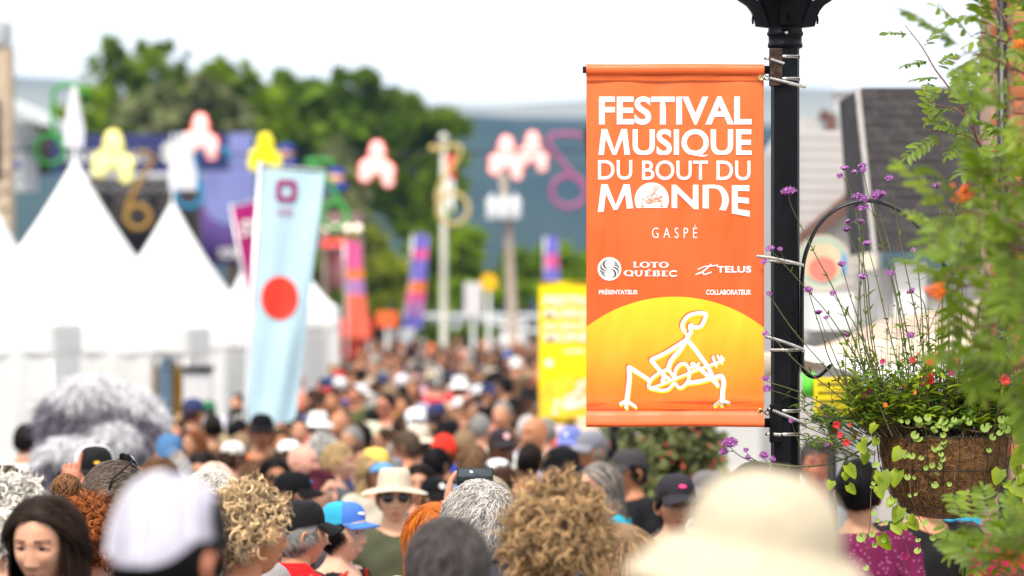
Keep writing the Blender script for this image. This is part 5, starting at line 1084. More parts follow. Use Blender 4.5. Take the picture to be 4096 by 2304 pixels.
vA = verbena('up', 'tall violet verbena with upright stems rising above the basket'); vL = verbena('left', 'violet verbena with stems leaning left across the black lamp post'); vD = verbena('down', 'violet verbena with thick stems sagging left below the orange banner')
# heads: plant, (px,py), size, way points back to the basket
HD = [(vL, (3155, 766), 'l', [(3168, 830), (3255, 1005), (3345, 1180), (3440, 1430), (3520, 1690)]), (vL, (3080, 995), 'm', [(3120, 1040), (3220, 1150), (3330, 1280), (3450, 1480), (3540, 1700)]), (vL, (3120, 996), 's', [(3140, 1040), (3200, 1120)]), (vL, (3055, 1047), 's', [(3100, 1050), (3150, 1068)]), (vL, (3076, 1174), 's', [(3090, 1200), (3180, 1330), (3330, 1500), (3500, 1700)]),
      (vL, (3234, 1160), 'm', [(3245, 1200), (3290, 1340), (3330, 1460), (3480, 1680)]), (vL, (3332, 1173), 's', [(3345, 1195), (3420, 1300), (3480, 1450), (3540, 1690)]), (vL, (3274, 1250), 'm', [(3290, 1300), (3330, 1400), (3400, 1560), (3500, 1700)]), (vL, (3304, 1271), 's', [(3315, 1300), (3380, 1400), (3440, 1520)]), (vL, (3060, 1334), 's', [(3090, 1350), (3200, 1460), (3350, 1580), (3500, 1710)]), (vL, (3389, 1340), 's', [(3395, 1360), (3450, 1480), (3530, 1690)]),
      (vL, (3293, 1628), 'm', [(3310, 1650), (3360, 1690), (3450, 1735)]), (vL, (3062, 1515), 'm', [(3080, 1530), (3200, 1570), (3380, 1660), (3500, 1720)]), (vL, (3068, 1555), 'm', [(3082, 1560), (3200, 1600), (3380, 1680)]), (vL, (3164, 1683), 's', [(3170, 1700), (3200, 1790), (3215, 1850)]),
      (vA, (3378, 673), 'm', [(3390, 725), (3420, 830), (3450, 1010), (3470, 1230), (3500, 1450), (3560, 1700)]), (vA, (3359, 703), 's', [(3372, 710), (3391, 727)]), (vA, (3418, 687), 's', [(3408, 705), (3392, 727)]), (vA, (3451, 664), 'm', [(3456, 700), (3480, 800), (3530, 980), (3590, 1200), (3630, 1450), (3650, 1700)]), (vA, (3453, 678), 's', [(3456, 700)]), (vA, (3557, 713), 'm', [(3562, 740), (3580, 830), (3600, 960), (3640, 1150), (3690, 1400), (3720, 1700)]), (vA, (3515, 779), 'l', [(3516, 800), (3520, 860), (3560, 1000), (3600, 1200), (3650, 1450), (3670, 1700)]), (vA, (3500, 783), 'm', [(3516, 805)]),
      (vA, (3436, 797), 'l', [(3440, 830), (3455, 1000), (3440, 1200), (3470, 1450), (3580, 1700)]), (vA, (3458, 797), 'm', [(3444, 830)]), (vA, (3425, 820), 's', [(3440, 845)]), (vA, (3444, 833), 's', [(3446, 850)]), (vA, (3467, 827), 's', [(3500, 860), (3517, 868)]), (vA, (3439, 888), 'm', [(3439, 920), (3438, 1000), (3436, 1150), (3440, 1400), (3540, 1700)]), (vA, (3393, 888), 's', [(3394, 915)]), (vA, (3388, 919), 'm', [(3395, 935), (3430, 1020), (3470, 1110), (3480, 1250), (3520, 1500), (3600, 1700)]), (vA, (3468, 974), 'm', [(3475, 1000), (3510, 1130), (3550, 1300), (3600, 1500), (3640, 1700)]),
      (vA, (3367, 1057), 'm', [(3373, 1080), (3400, 1180), (3440, 1300), (3500, 1500), (3580, 1700)]), (vA, (3451, 1107), 'm', [(3455, 1130), (3462, 1250), (3490, 1450), (3590, 1700)]), (vA, (3563, 1094), 'm', [(3568, 1130), (3590, 1230), (3620, 1450), (3660, 1700)]), (vA, (3645, 1165), 'm', [(3665, 1180), (3700, 1230), (3720, 1450), (3720, 1700)]), (vA, (3642, 1343), 'm', [(3650, 1370), (3665, 1500), (3690, 1700)]), (vA, (3749, 742), 'm', [(3752, 780), (3765, 900), (3770, 1150), (3760, 1700)]), (vA, (3761, 959), 'm', [(3765, 1000), (3790, 1200), (3800, 1700)]), (vA, (4056, 641), 's', [(4045, 690), (4030, 900), (3990, 1300), (3900, 1700)]), (vA, (4047, 625), 's', [(4046, 660)]), (vA, (4020, 639), 's', [(4042, 670)]), (vA, (3848, 698), 's', [(3850, 760), (3850, 1100), (3830, 1700)]),
      (vA, (3655, 1000), 's', [(3665, 1015), (3675, 1100), (3690, 1300), (3700, 1700)]), (vA, (3830, 1280), 's', [(3835, 1320), (3840, 1700)]), (vA, (3990, 1400), 's', [(3985, 1440), (3940, 1700)]),
      (vD, (2920, 1772), 'l', [(2930, 1800), (2990, 1838), (3100, 1856), (3250, 1865), (3400, 1825), (3530, 1730)]), (vD, (2895, 1808), 'm', [(2915, 1805), (2935, 1805)]), (vD, (2984, 1800), 's', [(2995, 1825), (3030, 1848)]), (vD, (2992, 1830), 's', [(3010, 1835), (3035, 1848)]), (vD, (3056, 1822), 'm', [(3062, 1840), (3075, 1852)]), (vD, (3315, 1779), 'm', [(3325, 1800), (3360, 1840), (3420, 1815)]), (vD, (3090, 1835), 's', [(3092, 1850)])]
for i, (pl, hp_, sz, way) in enumerate(HD):
    dd = D0 + rnd.uniform(-.16, .12); dd = D0 - .12 + rnd.uniform(-.03, .02) if hp_[0] < 3260 else dd
    P0 = px_d(*hp_, dd) - np.array(bc); n_ = len(way); Wp = [P0] + [px_d(x, y, dd + (D0 - dd) * (k + 1) / n_) - np.array(bc) for k, (x, y) in enumerate(way)]
    Sp = spline(Wp, 6 + 7 * n_); L_ = np.linalg.norm(np.diff(Sp, axis=0), axis=1).sum(); long_ = L_ > .12
    b = MB(); rad = np.linspace(.0010, (.0042 if pl is vD else .0030) if L_ > .4 else .0016, len(Sp)); b.tube(Sp, rad, M_stem if long_ else M_stem2, 6)
    b.build('stem', pl)
    dr = Sp[0] - Sp[1]; up = Vector(dr).normalized() * .6 + Vector((0, 0, .6)); hm = FH[(sz, i % 2)]
    o = bpy.data.objects.new('flower_head', hm); COL.objects.link(o); o.parent = pl; o.location = P0; o.rotation_mode = 'QUATERNION'; o.rotation_quaternion = up.to_track_quat('Z', 'Y') @ Euler((0, 0, rnd.uniform(0, 6))).to_quaternion(); k_ = rnd.uniform(.9, 1.12); o.scale = (k_, k_, k_)
    if L_ > .22:                                                   # opposite serrated leaves on the lower part
        acc = .12
        dl = np.concatenate([[0], np.cumsum(np.linalg.norm(np.diff(Sp, axis=0), axis=1))])
        while acc < L_ - .02:
            j = int(np.searchsorted(dl, acc)); j = min(j, len(Sp) - 2); T = Sp[j] - Sp[j + 1]; T /= np.linalg.norm(T); az = rnd.uniform(0, 6.28); e1 = np.cross(T, [math.cos(az), math.sin(az), .2]); e1 /= np.linalg.norm(e1)
            for sg in (1, -1):
                if rnd.random() < .85: put(rnd.choice(lfm), 'leaf', pl, Sp[j], Vector(T * rnd.uniform(.8, 1.6) + e1 * sg), roll=rnd.uniform(-.6, .6), s=rnd.uniform(.5, 1.0) * min(1.05, .45 + acc))
            acc += rnd.uniform(.06, .11)
# ---- dense mixed bedding in the basket: leafy shoots (nobody could count their leaves)
def shoots(name, n, region, mats_, L_rng, W_rng, seed, droop=.2, serr=.4):
    r_ = random.Random(seed); b = MB()
    for q in range(n):
        px, py, dy = region(r_); P0 = px_d(px, py, D0 + dy) - np.array(bc); root = np.array([P0[0] * .75 + r_.uniform(-.02, .02), P0[1] * .8 + r_.uniform(-.03, .03), min(0, P0[2] - .05)])
        mid = (P0 + root) / 2 + np.array([(P0[0]) * .12, 0, .02]); Sp = spline([root, mid, P0], 9); b.tube(Sp, np.linspace(.0018, .0008, 9), mats_[0] if r_.random() < .7 else M_stem, 4, cap=False)
        m = r_.choice(mats_[1:]); tint = r_.random(); k = r_.randint(5, 9)
        for j in range(k):
            t = .35 + .65 * j / (k - 1); p = Sp[int(t * 8)]; az = j * 2.4 + q; d = np.array([math.cos(az), math.sin(az) * .9, r_.uniform(.1, .9)]); L_ = r_.uniform(*L_rng); V, F = leaf_np(L_, r_.uniform(*W_rng), 9 if r_.random() < serr else 6, r_.random() < serr, r_.uniform(.05, .4), .25)
            b.add(orient(V, p, d, roll=r_.uniform(-.5, .5)), F, m, np.clip(tint * .7 + r_.random() * .3, 0, 1))
    return b
def reg(x0, x1, y0f, y1f):
    def f(r_):
        px = r_.uniform(x0, x1); return px, r_.uniform(y0f(px), y1f(px)), r_.uniform(-.22, .2)
    return f
o = shoots('f', 420, reg(3400, 4120, lambda x: 1430 + abs(x - 3780) * .18, lambda x: 1700), [M_stem2, M_lf1, M_lf1, M_lf2, M_lf2], (.035, .078), (.012, .024), 4).build('bedding_foliage', tint=True, loc=bc); meta(o, 'dense mixed green bedding foliage filling the hanging basket', 'foliage', kind='stuff')
o = shoots('f', 95, reg(3360, 4060, lambda x: 1190 + abs(x - 3700) * .22, lambda x: 1520), [M_stem, M_lf1, M_lf1, M_lf2], (.035, .07), (.009, .016), 21, serr=.9).build('tall_foliage', tint=True, loc=bc); meta(o, 'tall upright leafy shoots with toothed leaves rising out of the basket', 'foliage', kind='stuff')
o = shoots('f', 34, reg(3180, 3460, lambda x: 1500 + (3460 - x) * .25, lambda x: 1800), [M_stem, M_lf1, M_lf1, M_lf2], (.04, .075), (.008, .015), 9).build('leaning_foliage', tint=True, loc=bc); meta(o, 'loose narrow-leaved shoots leaning from the basket toward the lamp post', 'foliage', kind='stuff')
o = shoots('f', 60, reg(3480, 3760, lambda x: 1600, lambda x: 1730), [M_stem2, M_dry, M_dry, M_lf2], (.016, .034), (.004, .008), 12).build('dry_stalks', tint=True, loc=bc); meta(o, 'dry brown stalks and withered leaves in the middle of the basket', 'foliage', kind='stuff')
# ---- petunias and other blooms
def petunia(r, m, seed):
    r_ = np.random.default_rng(seed); b = MB(); n = 30; V = []; a = np.linspace(0, 2 * math.pi, n, endpoint=False); lob = 1 - .13 * np.abs(np.cos(a * 2.5))
    for q, (rr, z) in enumerate(((.08, -.9), (.14, -.35), (.3, -.08), (.62, .06), (.88, .08), (1.0, .02))): V.append(np.stack([np.cos(a) * rr * r * (lob if q > 2 else 1), np.sin(a) * rr * r * (lob if q > 2 else 1), np.full(n, z * r) + (.10 * r * np.sin(a * 5 + 1) * (q > 3))], 1))
    b.add(np.concatenate(V), grid_faces(n, 6, True), m, np.repeat([.3, .4, .6, .7, .6, .5], n)); b.sphere((0, 0, -.12 * r), r * .12, M_cen, 8); return b.mesh('bloom', True, True)
PB = [petunia(.024, M_red, 1), petunia(.019, M_red, 2), petunia(.016, M_mgt, 3), petunia(.012, M_orf, 4)]
def bloom_plant(name, label, lst, kind, facing=(-.25, -1, .35)):
    p = empty(name, bc, label, 'flowering plant', 'flowering plants in the basket')
    for (px, py), s in lst:
        dd = D0 - .17 + rnd.uniform(-.04, .05); pos = px_d(px, py, dd) - np.array(bc); f = Vector(facing) + Vector((rnd.uniform(-.7, .7), rnd.uniform(-.2, .5), rnd.uniform(-.4, .5))); f.normalize()
        o = bpy.data.objects.new('bloom', PB[kind]); COL.objects.link(o); o.parent = p; o.location = pos; o.rotation_mode = 'QUATERNION'; o.rotation_quaternion = f.to_track_quat('Z', 'Y'); o.scale = (s, s, s)
        b = MB(); e = pos - np.array(f) * .018 * s; b.tube(spline([e, e + np.array([rnd.uniform(-.02, .02), .03, -.03]), (pos[0] * .8, pos[1] * .5 + .02, min(pos[2] - .08, .0))], 8), .0012, M_stem, 5); b.build('stem', p)
bloom_plant('petunia_plant', 'coral red petunia in bloom in the middle of the basket', [((3720, 1515), 1.0), ((3695, 1525), .7), ((3720, 1440), .8), ((3815, 1450), .85), ((3890, 1460), .8), ((4020, 1520), .85), ((3975, 1405), .6), ((3650, 1440), .5)], 0, (-.3, -1, .3))
bloom_plant('petunia_plant', 'pinkish red petunia with narrow blooms at the left end of the basket', [((3345, 1700), .75), ((3360, 1740), .7), ((3385, 1770), .75), ((3415, 1745), .6), ((3440, 1660), .65), ((3340, 1720), .6), ((3400, 1700), .5), ((3430, 1640), .5)], 1, (-.6, -.8, -.1))
bloom_plant('petunia_plant', 'magenta petunia at the upper left of the basket', [((3450, 1580), 1), ((3475, 1565), .8), ((3400, 1640), .7), ((3530, 1445), .7), ((3805, 1490), .7), ((3620, 2225), .9)], 2, (-.2, -1, .2))
bloom_plant('orange_bloom_plant', 'small orange flowered plant at the right of the basket', [((3540, 1620), .8), ((3618, 1545), .7), ((3675, 1415), .5), ((3745, 1415), .5), ((3660, 1570), .6), ((3850, 1405), .6), ((3880, 1365), .6), ((3905, 1420), .6), ((3945, 1330), .6), ((3960, 1290), .6), ((4085, 1370), .8), ((4090, 1380), .7), ((3965, 1260), .5), ((3950, 1310), .5), ((4075, 1350), .6)], 3)
# ---- trailing vines: heart leaves and pale round leaves, each leaf a part
hl = []
for v in range(3):
    q = MB(); V, F = leaf_np([.055, .045, .065][v], [.05, .042, .056][v], 9, 0, [.2, .35, .1][v], .2, 'heart'); q.add(V, F, [M_lf3, M_lf2, M_lf3][v], np.linspace(.3, .7, len(V))); hl.append(q.mesh('leaf', True, True))
rl = []
for v in range(3):
    q = MB(); V, F3, F4 = round_leaf_np([.0135, .011, .016][v], 9, [.2, .35, .1][v]); n0 = len(V); q.add(V, F3, M_lf4, np.linspace(.4, .6, n0)); q.f.setdefault(4, []).append((np.array(F4), np.zeros(len(F4), int))); rl.append(q.mesh('leaf', True, True))
def vine(name, label, way, leaves, meshes, dy=-.2, rad=.0015, group='vines trailing from the basket', facing=(-.1, -1, .5), sc=(.8, 1.2)):
    p = empty(name, bc, label, 'trailing plant', group); Wp = [px_d(x, y, D0 + dy + .02 * math.sin(i * 2)) - np.array(bc) for i, (x, y) in enumerate(way)]; b = MB(); b.tube(spline(Wp, 8 * len(way)), rad, M_stem2, 5); b.build('stem', p)
    for (px, py), s in leaves:
        pos = px_d(px, py, D0 + dy - .015 + rnd.uniform(-.015, .01)) - np.array(bc); d = Vector((rnd.uniform(-.6, .6), rnd.uniform(-.5, -.1), rnd.uniform(-1, -.3))); up = Vector(facing) + Vector((rnd.uniform(-.4, .4), rnd.uniform(-.2, .2), rnd.uniform(-.3, .3)))
        k = s * rnd.uniform(*sc); put(rnd.choice(meshes), 'leaf', p, pos - np.array(d.normalized()) * .025 * k, d, up, rnd.uniform(-.4, .4), k)
C4 = lambda x, y: (3072 + x / 1.8018, 1500 + y / 1.8018)
vine('heart_leaf_vine', 'heart-leaved vine hanging down the left side of the basket', [(3490, 1740), (3530, 1850), (3555, 1960), (3580, 2060), (3610, 2150), (3640, 2230)], [(C4(x, y), s) for x, y, s in ((745, 390, 1.1), (680, 520, .9), (925, 580, 1.15), (830, 765, 1.25), (920, 745, 1.0), (945, 1035, 1.0), (805, 840, .9), (595, 690, .8), (700, 600, .8), (560, 740, .7), (600, 820, .7), (770, 490, .8), (885, 915, .8), (1030, 1050, .9), (935, 1000, .8), (840, 1200, 1.1), (450, 800, .7), (930, 1100, .9), (990, 1100, .8), (1065, 1090, .9), (700, 480, .6))], hl)
vine('heart_leaf_vine', 'heart-leaved vine hanging down the right side of the basket', [(4040, 1720), (4060, 1820), (4070, 1900), (4080, 2020), (4085, 2100)], [(C4(x, y), s) for x, y, s in ((1820, 455, 1.2), (1800, 600, 1.4), (1655, 735, .95), (1790, 690, 1.1), (1800, 830, 1.2), (1780, 900, 1.3), (1830, 740, 1.0), (1810, 960, 1.0), (1740, 800, .8), (1840, 560, 1.0), (1740, 1020, .8))], hl)
RLV = [('pale round-leaved creeper along the rim in the middle of the basket', [(3600, 1700), (3640, 1712), (3680, 1705), (3720, 1722), (3760, 1730)], [(985, 375, 1), (1020, 372, .8), (1070, 372, 1.2), (1105, 360, .9), (1130, 355, .9), (1095, 400, .9), (1160, 410, 1.1), (1190, 380, .9), (1205, 400, 1.1), (1230, 375, 1), (1250, 420, 1.1), (1185, 440, 1), (1270, 430, .8), (1060, 350, .8)]),
       ('pale round-leaved creeper along the rim at the right of the basket', [(3790, 1715), (3840, 1712), (3900, 1725), (3990, 1735), (4040, 1740)], [(1335, 390, 1), (1365, 390, 1), (1385, 375, .9), (1420, 375, 1.1), (1440, 385, .9), (1330, 365, .8), (1560, 385, 1), (1570, 435, .9), (1690, 380, 1), (1715, 400, 1.1), (1735, 440, 1.1), (1700, 430, .9), (1720, 350, .9), (1760, 380, .9), (1585, 480, .9), (1610, 490, .8), (1605, 580, .7), (1640, 455, .8), (1820, 410, 1)]),
       ('long round-leaved trailer hanging left of the basket centre', [(3635, 1735), (3640, 1850), (3640, 1950), (3650, 2010), (3680, 2080), (3720, 2140), (3790, 2190)], [(1020, 480, 1.1), (1040, 490, .8), (1085, 495, .8), (1000, 625, .9), (1025, 630, .9), (1060, 625, .8), (1085, 630, .9), (1010, 775, .8), (1035, 765, .6), (1055, 895, .8), (1030, 900, .7), (1150, 1110, .9), (1215, 1210, .9), (1245, 1205, .9), (1230, 1190, .7)]),
       ('round-leaved trailer with bright leaves hanging at the basket centre', [(3765, 1740), (3760, 1830), (3750, 1900), (3745, 1960), (3775, 2010)], [(1285, 485, 1), (1240, 520, .9), (1185, 575, 1), (1210, 560, .8), (1240, 565, 1), (1260, 560, .8), (1235, 600, 1), (1255, 610, .9), (1205, 690, .9), (1230, 690, .8), (1265, 690, .8), (1165, 710, .9), (1200, 735, .8), (1195, 830, .8), (1235, 830, .8), (1295, 830, .8), (1250, 640, .8), (1280, 540, .7)]),
       ('sparse withered creeper hanging below the left of the basket', [(3500, 1800), (3485, 1950), (3480, 2080), (3470, 2180), (3475, 2290)], [(700, 1255, 1.6), (745, 810, .7), (750, 830, .6), (780, 1030, .9), (860, 1100, .9), (770, 1190, .9), (765, 1265, .9), (850, 1225, .9), (735, 1420, 1), (870, 945, .8), (740, 690, .8), (770, 680, .7), (1050, 1310, .9), (1080, 1230, .8), (780, 1090, .8)])]
for lab, way, lv in RLV: vine('round_leaf_creeper', lab, way, [(C4(x, y), s) for x, y, s in lv], rl, -.23)

# ------------------------------------------------------------------ rowan tree reaching in from the right
M_rlf = mat('rowan_leaflet', (.120, .190, .006), .45, .22, 9, tint=.4, trans=.45, spec=.4); M_rlf2 = mat('rowan_leaflet_yellow', (.19, .27, .010), .45, .22, 9, tint=.4, trans=.45, spec=.4); M_rbr = mat('rowan_twig', (.13, .06, .045), .6, .25, 20); M_ber = mat('rowan_berry', (.80, .15, .015), .4, .15, 40)
def compound(seed, L_, pairs, m):
    r_ = random.Random(seed); b = MB(); sag = r_.uniform(.05, .22); ax = lambda t: np.array([L_ * t, 0, -sag * L_ * t * t]); b.tube([ax(t) for t in np.linspace(0, 1, 8)], np.linspace(.0014, .0006, 8), M_rbr, 4)
    for k in range(pairs):
        t = .22 + .72 * k / (pairs - 1); p = ax(t)
        for sg in (1, -1):
            V, F = leaf_np(L_ * r_.uniform(.29, .36) * (1 - .25 * abs(t - .5)), L_ * .12, 6, 0, .15, .3, 'oval'); b.add(orient(V, p, (.55, sg, r_.uniform(-.55, .1)), roll=r_.uniform(-.3, .3)), F, m, np.clip(r_.gauss(.5, .2), 0, 1))
    V, F = leaf_np(L_ * .27, L_ * .085, 6, 0, .15, .3, 'oval'); b.add(orient(V, ax(1), (1, 0, -.35)), F, m, .5); return b.mesh('leaf', True, True)
RL = [compound(i, .15 + .012 * (i % 3), 5 + i % 3, M_rlf if i % 3 else M_rlf2) for i in range(6)]
rt_base = Vector((1.95, 10.6, ground_z(10.6)))
rw = empty('rowan_tree', rt_base, 'rowan tree with feathery green leaves and orange berries reaching in from the right', 'tree')
b = MB(); b.tube(spline([(0, 0, 0), (.03, 0, .8), (-.02, .1, 1.6), (.05, .2, 2.6), (.1, .2, 3.6)], 20), np.linspace(.055, .02, 20), M_bark, 10); b.build('trunk', rw)
nleaf = [0]
def branch(way, d0, d1, leaf_n, r0=.007, spread=1.0, sc=(.8, 1.15), start=.15, lup=None):
    n = len(way); Wp = [np.array(at(x, y, d0 + (d1 - d0) * i / (n - 1))[:]) - np.array(rt_base) for i, (x, y) in enumerate(way)]; Sp = spline(Wp, 10 * n); b = MB(); b.tube(Sp, np.linspace(r0, .0016, len(Sp)), M_rbr, 6); b.build('branch', rw)
    for j in range(leaf_n):
        t = start + (1 - start) * (j + rnd.uniform(.2, .8)) / leaf_n; i = min(int(t * (len(Sp) - 1)), len(Sp) - 2); T = Sp[i + 1] - Sp[i]; T /= np.linalg.norm(T); sg = 1 if j % 2 else -1
        sd = np.cross(T, [0, 1, 0]); sd /= np.linalg.norm(sd) + 1e-6; d = T * rnd.uniform(.3, .8) + sd * sg * rnd.uniform(.5, 1) * spread + np.array([rnd.uniform(-.2, .2), rnd.uniform(-.7, .5), rnd.uniform(-.15, .2)])
        put(rnd.choice(RL), 'leaf', rw, Sp[i], Vector(d), lup or (rnd.uniform(-.2, .2), rnd.uniform(-.6, .1), 1), rnd.uniform(-.3, .3), rnd.uniform(*sc)); nleaf[0] += 1
# twig with clear leaves against the sky and the dark roof
branch([(4000, 700), (3950, 620), (3895, 520), (3850, 430), (3785, 335), (3740, 275), (3690, 190), (3620, 98)], 12.2, 12.6, 10, .006, sc=(.42, .62))
branch([(3905, 520), (3830, 440), (3770, 425), (3690, 400)], 12.3, 12.4, 3, .003, sc=(.5, .75)); branch([(3960, 640), (3910, 560), (3890, 460), (3890, 380)], 12.2, 12.1, 4, .004, sc=(.6, .85)); branch([(4010, 690), (3900, 560), (3800, 530), (3700, 520)], 12.2, 12.2, 5, .004, sc=(.65, .9))
# high leaves at the top right corner
branch([(4250, 350), (4150, 220), (4060, 120), (3990, 30), (3960, -40)], 11.2, 11.6, 9, .007); branch([(4300, 300), (4180, 160), (4040, 170), (3930, 130), (3880, 150)], 11.3, 11.0, 7, .006); branch([(4300, 420), (4150, 320), (4000, 250), (3880, 210), (3800, 260)], 10.3, 9.8, 6, .006); branch([(4300, 380), (4200, 340), (4100, 420), (4000, 480)], 10.0, 9.5, 8, .006); branch([(4300, 80), (4200, 40), (4120, 60)], 11, 11, 8, .006)
branch([(4350, 700), (4200, 620), (4100, 560), (4050, 640)], 11.5, 11.7, 7, .006); branch([(4350, 900), (4200, 820), (4050, 800), (3950, 760), (3860, 740)], 11.5, 12.2, 12, .007, lup=(-.1, -.5, 1))
# near, blurred masses
branch([(4400, 1150), (4250, 1000), (4080, 900), (3900, 850), (3760, 860)], 9.4, 9.2, 11, .008); branch([(4400, 1200), (4200, 1060), (4000, 960), (3850, 930), (3720, 960)], 9.2, 9.8, 9, .008); branch([(4400, 1250), (4200, 1180), (4020, 1130), (3880, 1140), (3780, 1180)], 9.3, 9.6, 10, .008); branch([(4400, 1350), (4250, 1300), (4100, 1280), (3950, 1300), (3850, 1330)], 9.3, 9.0, 8, .008)
branch([(4400, 1500), (4250, 1450), (4140, 1440), (4050, 1480), (3990, 1540)], 9.0, 9.0, 7, .007); branch([(4350, 1000), (4150, 760), (4020, 740), (3900, 760)], 9.6, 9.3, 8, .007); branch([(4300, 1050), (4150, 980), (4060, 1000), (3990, 1080)], 8.9, 8.8, 9, .006)
branch([(4400, 2250), (4200, 2160), (4050, 2120), (3900, 2100), (3830, 2080)], 10.8, 11.4, 11, .006, sc=(.7, 1)); branch([(4400, 2330), (4200, 2260), (4050, 2240), (3920, 2230), (3830, 2240)], 10.8, 11.2, 11, .006, sc=(.7, 1)); branch([(4350, 2420), (4200, 2330), (4050, 2300), (3950, 2310)], 10.2, 10.2, 9, .006); branch([(4300, 2100), (4200, 2200), (4100, 2270)], 9.4, 9.4, 7, .006)
for px, py, d in ((3735, 1165, 9.0), (3855, 770, 9.3), (4035, 2200, 9.4), (4060, 2230, 9.4), (4096, 170, 10.5)):
    b = MB(); c0 = at(px, py, d) - rt_base
    for k in range(26): b.sphere(c0 + Vector((rnd.gauss(0, .012), rnd.gauss(0, .012), rnd.gauss(0, .011))), .0055, M_ber, 7)
    b.tube([c0, c0 + Vector((.05, 0, .05)), c0 + Vector((.12, 0, .06))], .002, M_rbr, 5); b.build('berry_cluster', rw)

# ------------------------------------------------------------------ people: heads, bodies, hair, clothes, hats
def cloth(name, rough=.85, bump=.3): return mat(name, rough=rough, var=.14, scale=5, bump=bump, bscale=22, obj=True, spec=.1)
M_skin = mat('skin', rough=.48, var=.07, scale=9, bump=.06, bscale=120, obj=True, sss=.12, spec=.28, detail=6)
M_cloth = cloth('clothing'); M_hat = cloth('hat_cloth', .8, .15)
def derived(name, k, rough, add=(0, 0, 0)):
    """a colour derived from the person's own skin tone (lips, brows)"""
    m = mat(name, rough=rough, var=.08, scale=20, obj=True, spec=.4); P = m.node_tree.nodes['Principled BSDF']; l = P.inputs['Base Color'].links[0]; src = l.from_socket
    vm = m.node_tree.nodes.new('ShaderNodeVectorMath'); vm.operation = 'MULTIPLY_ADD'; vm.inputs[1].default_value = k; vm.inputs[2].default_value = add; m.node_tree.links.new(src, vm.inputs[0]); m.node_tree.links.new(vm.outputs[0], P.inputs['Base Color']); return m
M_lip = derived('lips', (.72, .42, .42), .4, (.05, .005, .01)); M_brow = derived('brow', (.22, .19, .18), .8)
M_eye = mat('eye_white', (.62, .59, .56), .2, .03, 20); M_iris = mat('iris', (.035, .022, .014), .12, .3, 60); M_teeth = mat('teeth', (.72, .68, .60), .25, .04, 40)
M_hair = mat('hair', rough=.5, var=.25, scale=26, obj=True, tint=.85, spec=.10, trans=.08); M_shoe = mat('dark_shoes', (.03, .03, .035), .6, .3, 6)
M_lens = mat('sunglass_lens', (.012, .009, .008), .08, .2, 3, spec=.7); M_frame = mat('glasses_frame', (.02, .018, .018), .35, .2, 8); M_wirefr = mat('wire_frame_metal', (.40, .36, .32), .3, .1, 8, metal=.7)
_glm = bpy.data.materials.new('clear_lens'); _glm.use_nodes = True; _p = _glm.node_tree.nodes['Principled BSDF']; _p.inputs['Base Color'].default_value = (.9, .92, .94, 1); _p.inputs['Roughness'].default_value = .05; _p.inputs['Alpha'].default_value = .16; _p.inputs['Specular IOR Level'].default_value = .8

def head_pt(D, face=1.0, fem=0.0):
    """surface of a head for unit directions D (n,3): +Y face, +Z up; metres from a point between the ears"""
    D = np.asarray(D, float); x, y, z = D[:, 0], D[:, 1], D[:, 2]
    e = 2.25; rx, ry, rz = .0765 - .004 * fem, .099, .119
    k = (np.abs(x / rx) ** e + np.abs(y / ry) ** e + np.abs(z / rz) ** e) ** (-1 / e); P = D * k[:, None]; x, y, z = P.T.copy()
    low = sstep(.0, -.115, z); x = x * (1 - (.30 + .05 * fem) * low - .0 * low); y = np.where(y < 0, y * (1 - .50 * sstep(-.01, -.11, z)), y)
    y = y + np.where(y > 0, -.012 * sstep(.045, .11, z), -.0); y = np.where(y < 0, y * (1 + .05 * sstep(-.02, .05, z)), y)
    fr = sstep(.02, .075, y); g = lambda cx, cz, sx, sz: np.exp(-((x - cx) / sx) ** 2 - ((z - cz) / sz) ** 2)
    d = 0 * x
    ridge = np.interp(z, [-.055, -.046, -.036, -.026, .0, .022, .032], [0, .007, .023, .020, .010, .003, 0]); wn_ = np.interp(z, [-.05, -.036, -.015, .02], [.013, .0145, .0105, .009]); d += ridge * np.exp(-(x / wn_) ** 2) * (1 - .12 * fem)
    d += .006 * (g(.013, -.040, .006, .007) + g(-.013, -.040, .006, .007))
    d -= .0125 * (g(.031, .006, .016, .012) + g(-.031, .006, .016, .012)); d += (.0055 - .003 * fem) * (g(.028, .026, .022, .008) + g(-.028, .026, .022, .008)) + .003 * g(0, .03, .012, .012)
    d += .0045 * (g(.045, -.024, .018, .018) + g(-.045, -.024, .018, .018)); d += .0075 * np.exp(-(x / .024) ** 2 - ((z + .069) / .018) ** 2); d -= .0045 * np.exp(-(x / .021) ** 2 - ((z + .0695) / .0028) ** 2); d += .0025 * np.exp(-(x / .017) ** 2 - ((z + .0635) / .0035) ** 2) + .0032 * np.exp(-(x / .016) ** 2 - ((z + .0765) / .0045) ** 2); d -= .003 * np.exp(-(x / .018) ** 2 - ((z + .086) / .005) ** 2); d += (.010 - .003 * fem) * np.exp(-(x / .018) ** 2 - ((z + .104) / .014) ** 2)
    d -= .003 * (g(.03, -.055, .012, .02) + g(-.03, -.055, .012, .02)); d -= .0022 * (g(.026, -.052, .006, .016) + g(-.026, -.052, .006, .016))
    y = y + d * fr * face
    return np.stack([x, y, z], 1)
def dir_grid(nu, nv, front=1.0):
    """azimuth from +Y, denser at the face"""
    u = np.linspace(-1, 1, nu, endpoint=False); az = math.pi * (u - front * .28 * np.sin(math.pi * u) / math.pi * 1.0) if front else math.pi * u
    w = np.linspace(0, 1, nv); el = -math.pi / 2 * .985 + math.pi * .97 * (w + .06 * np.sin(2 * math.pi * w) * front)
    A, E = np.meshgrid(az, el); return np.stack([np.sin(A) * np.cos(E), np.cos(A) * np.cos(E), np.sin(E)], -1).reshape(-1, 3)
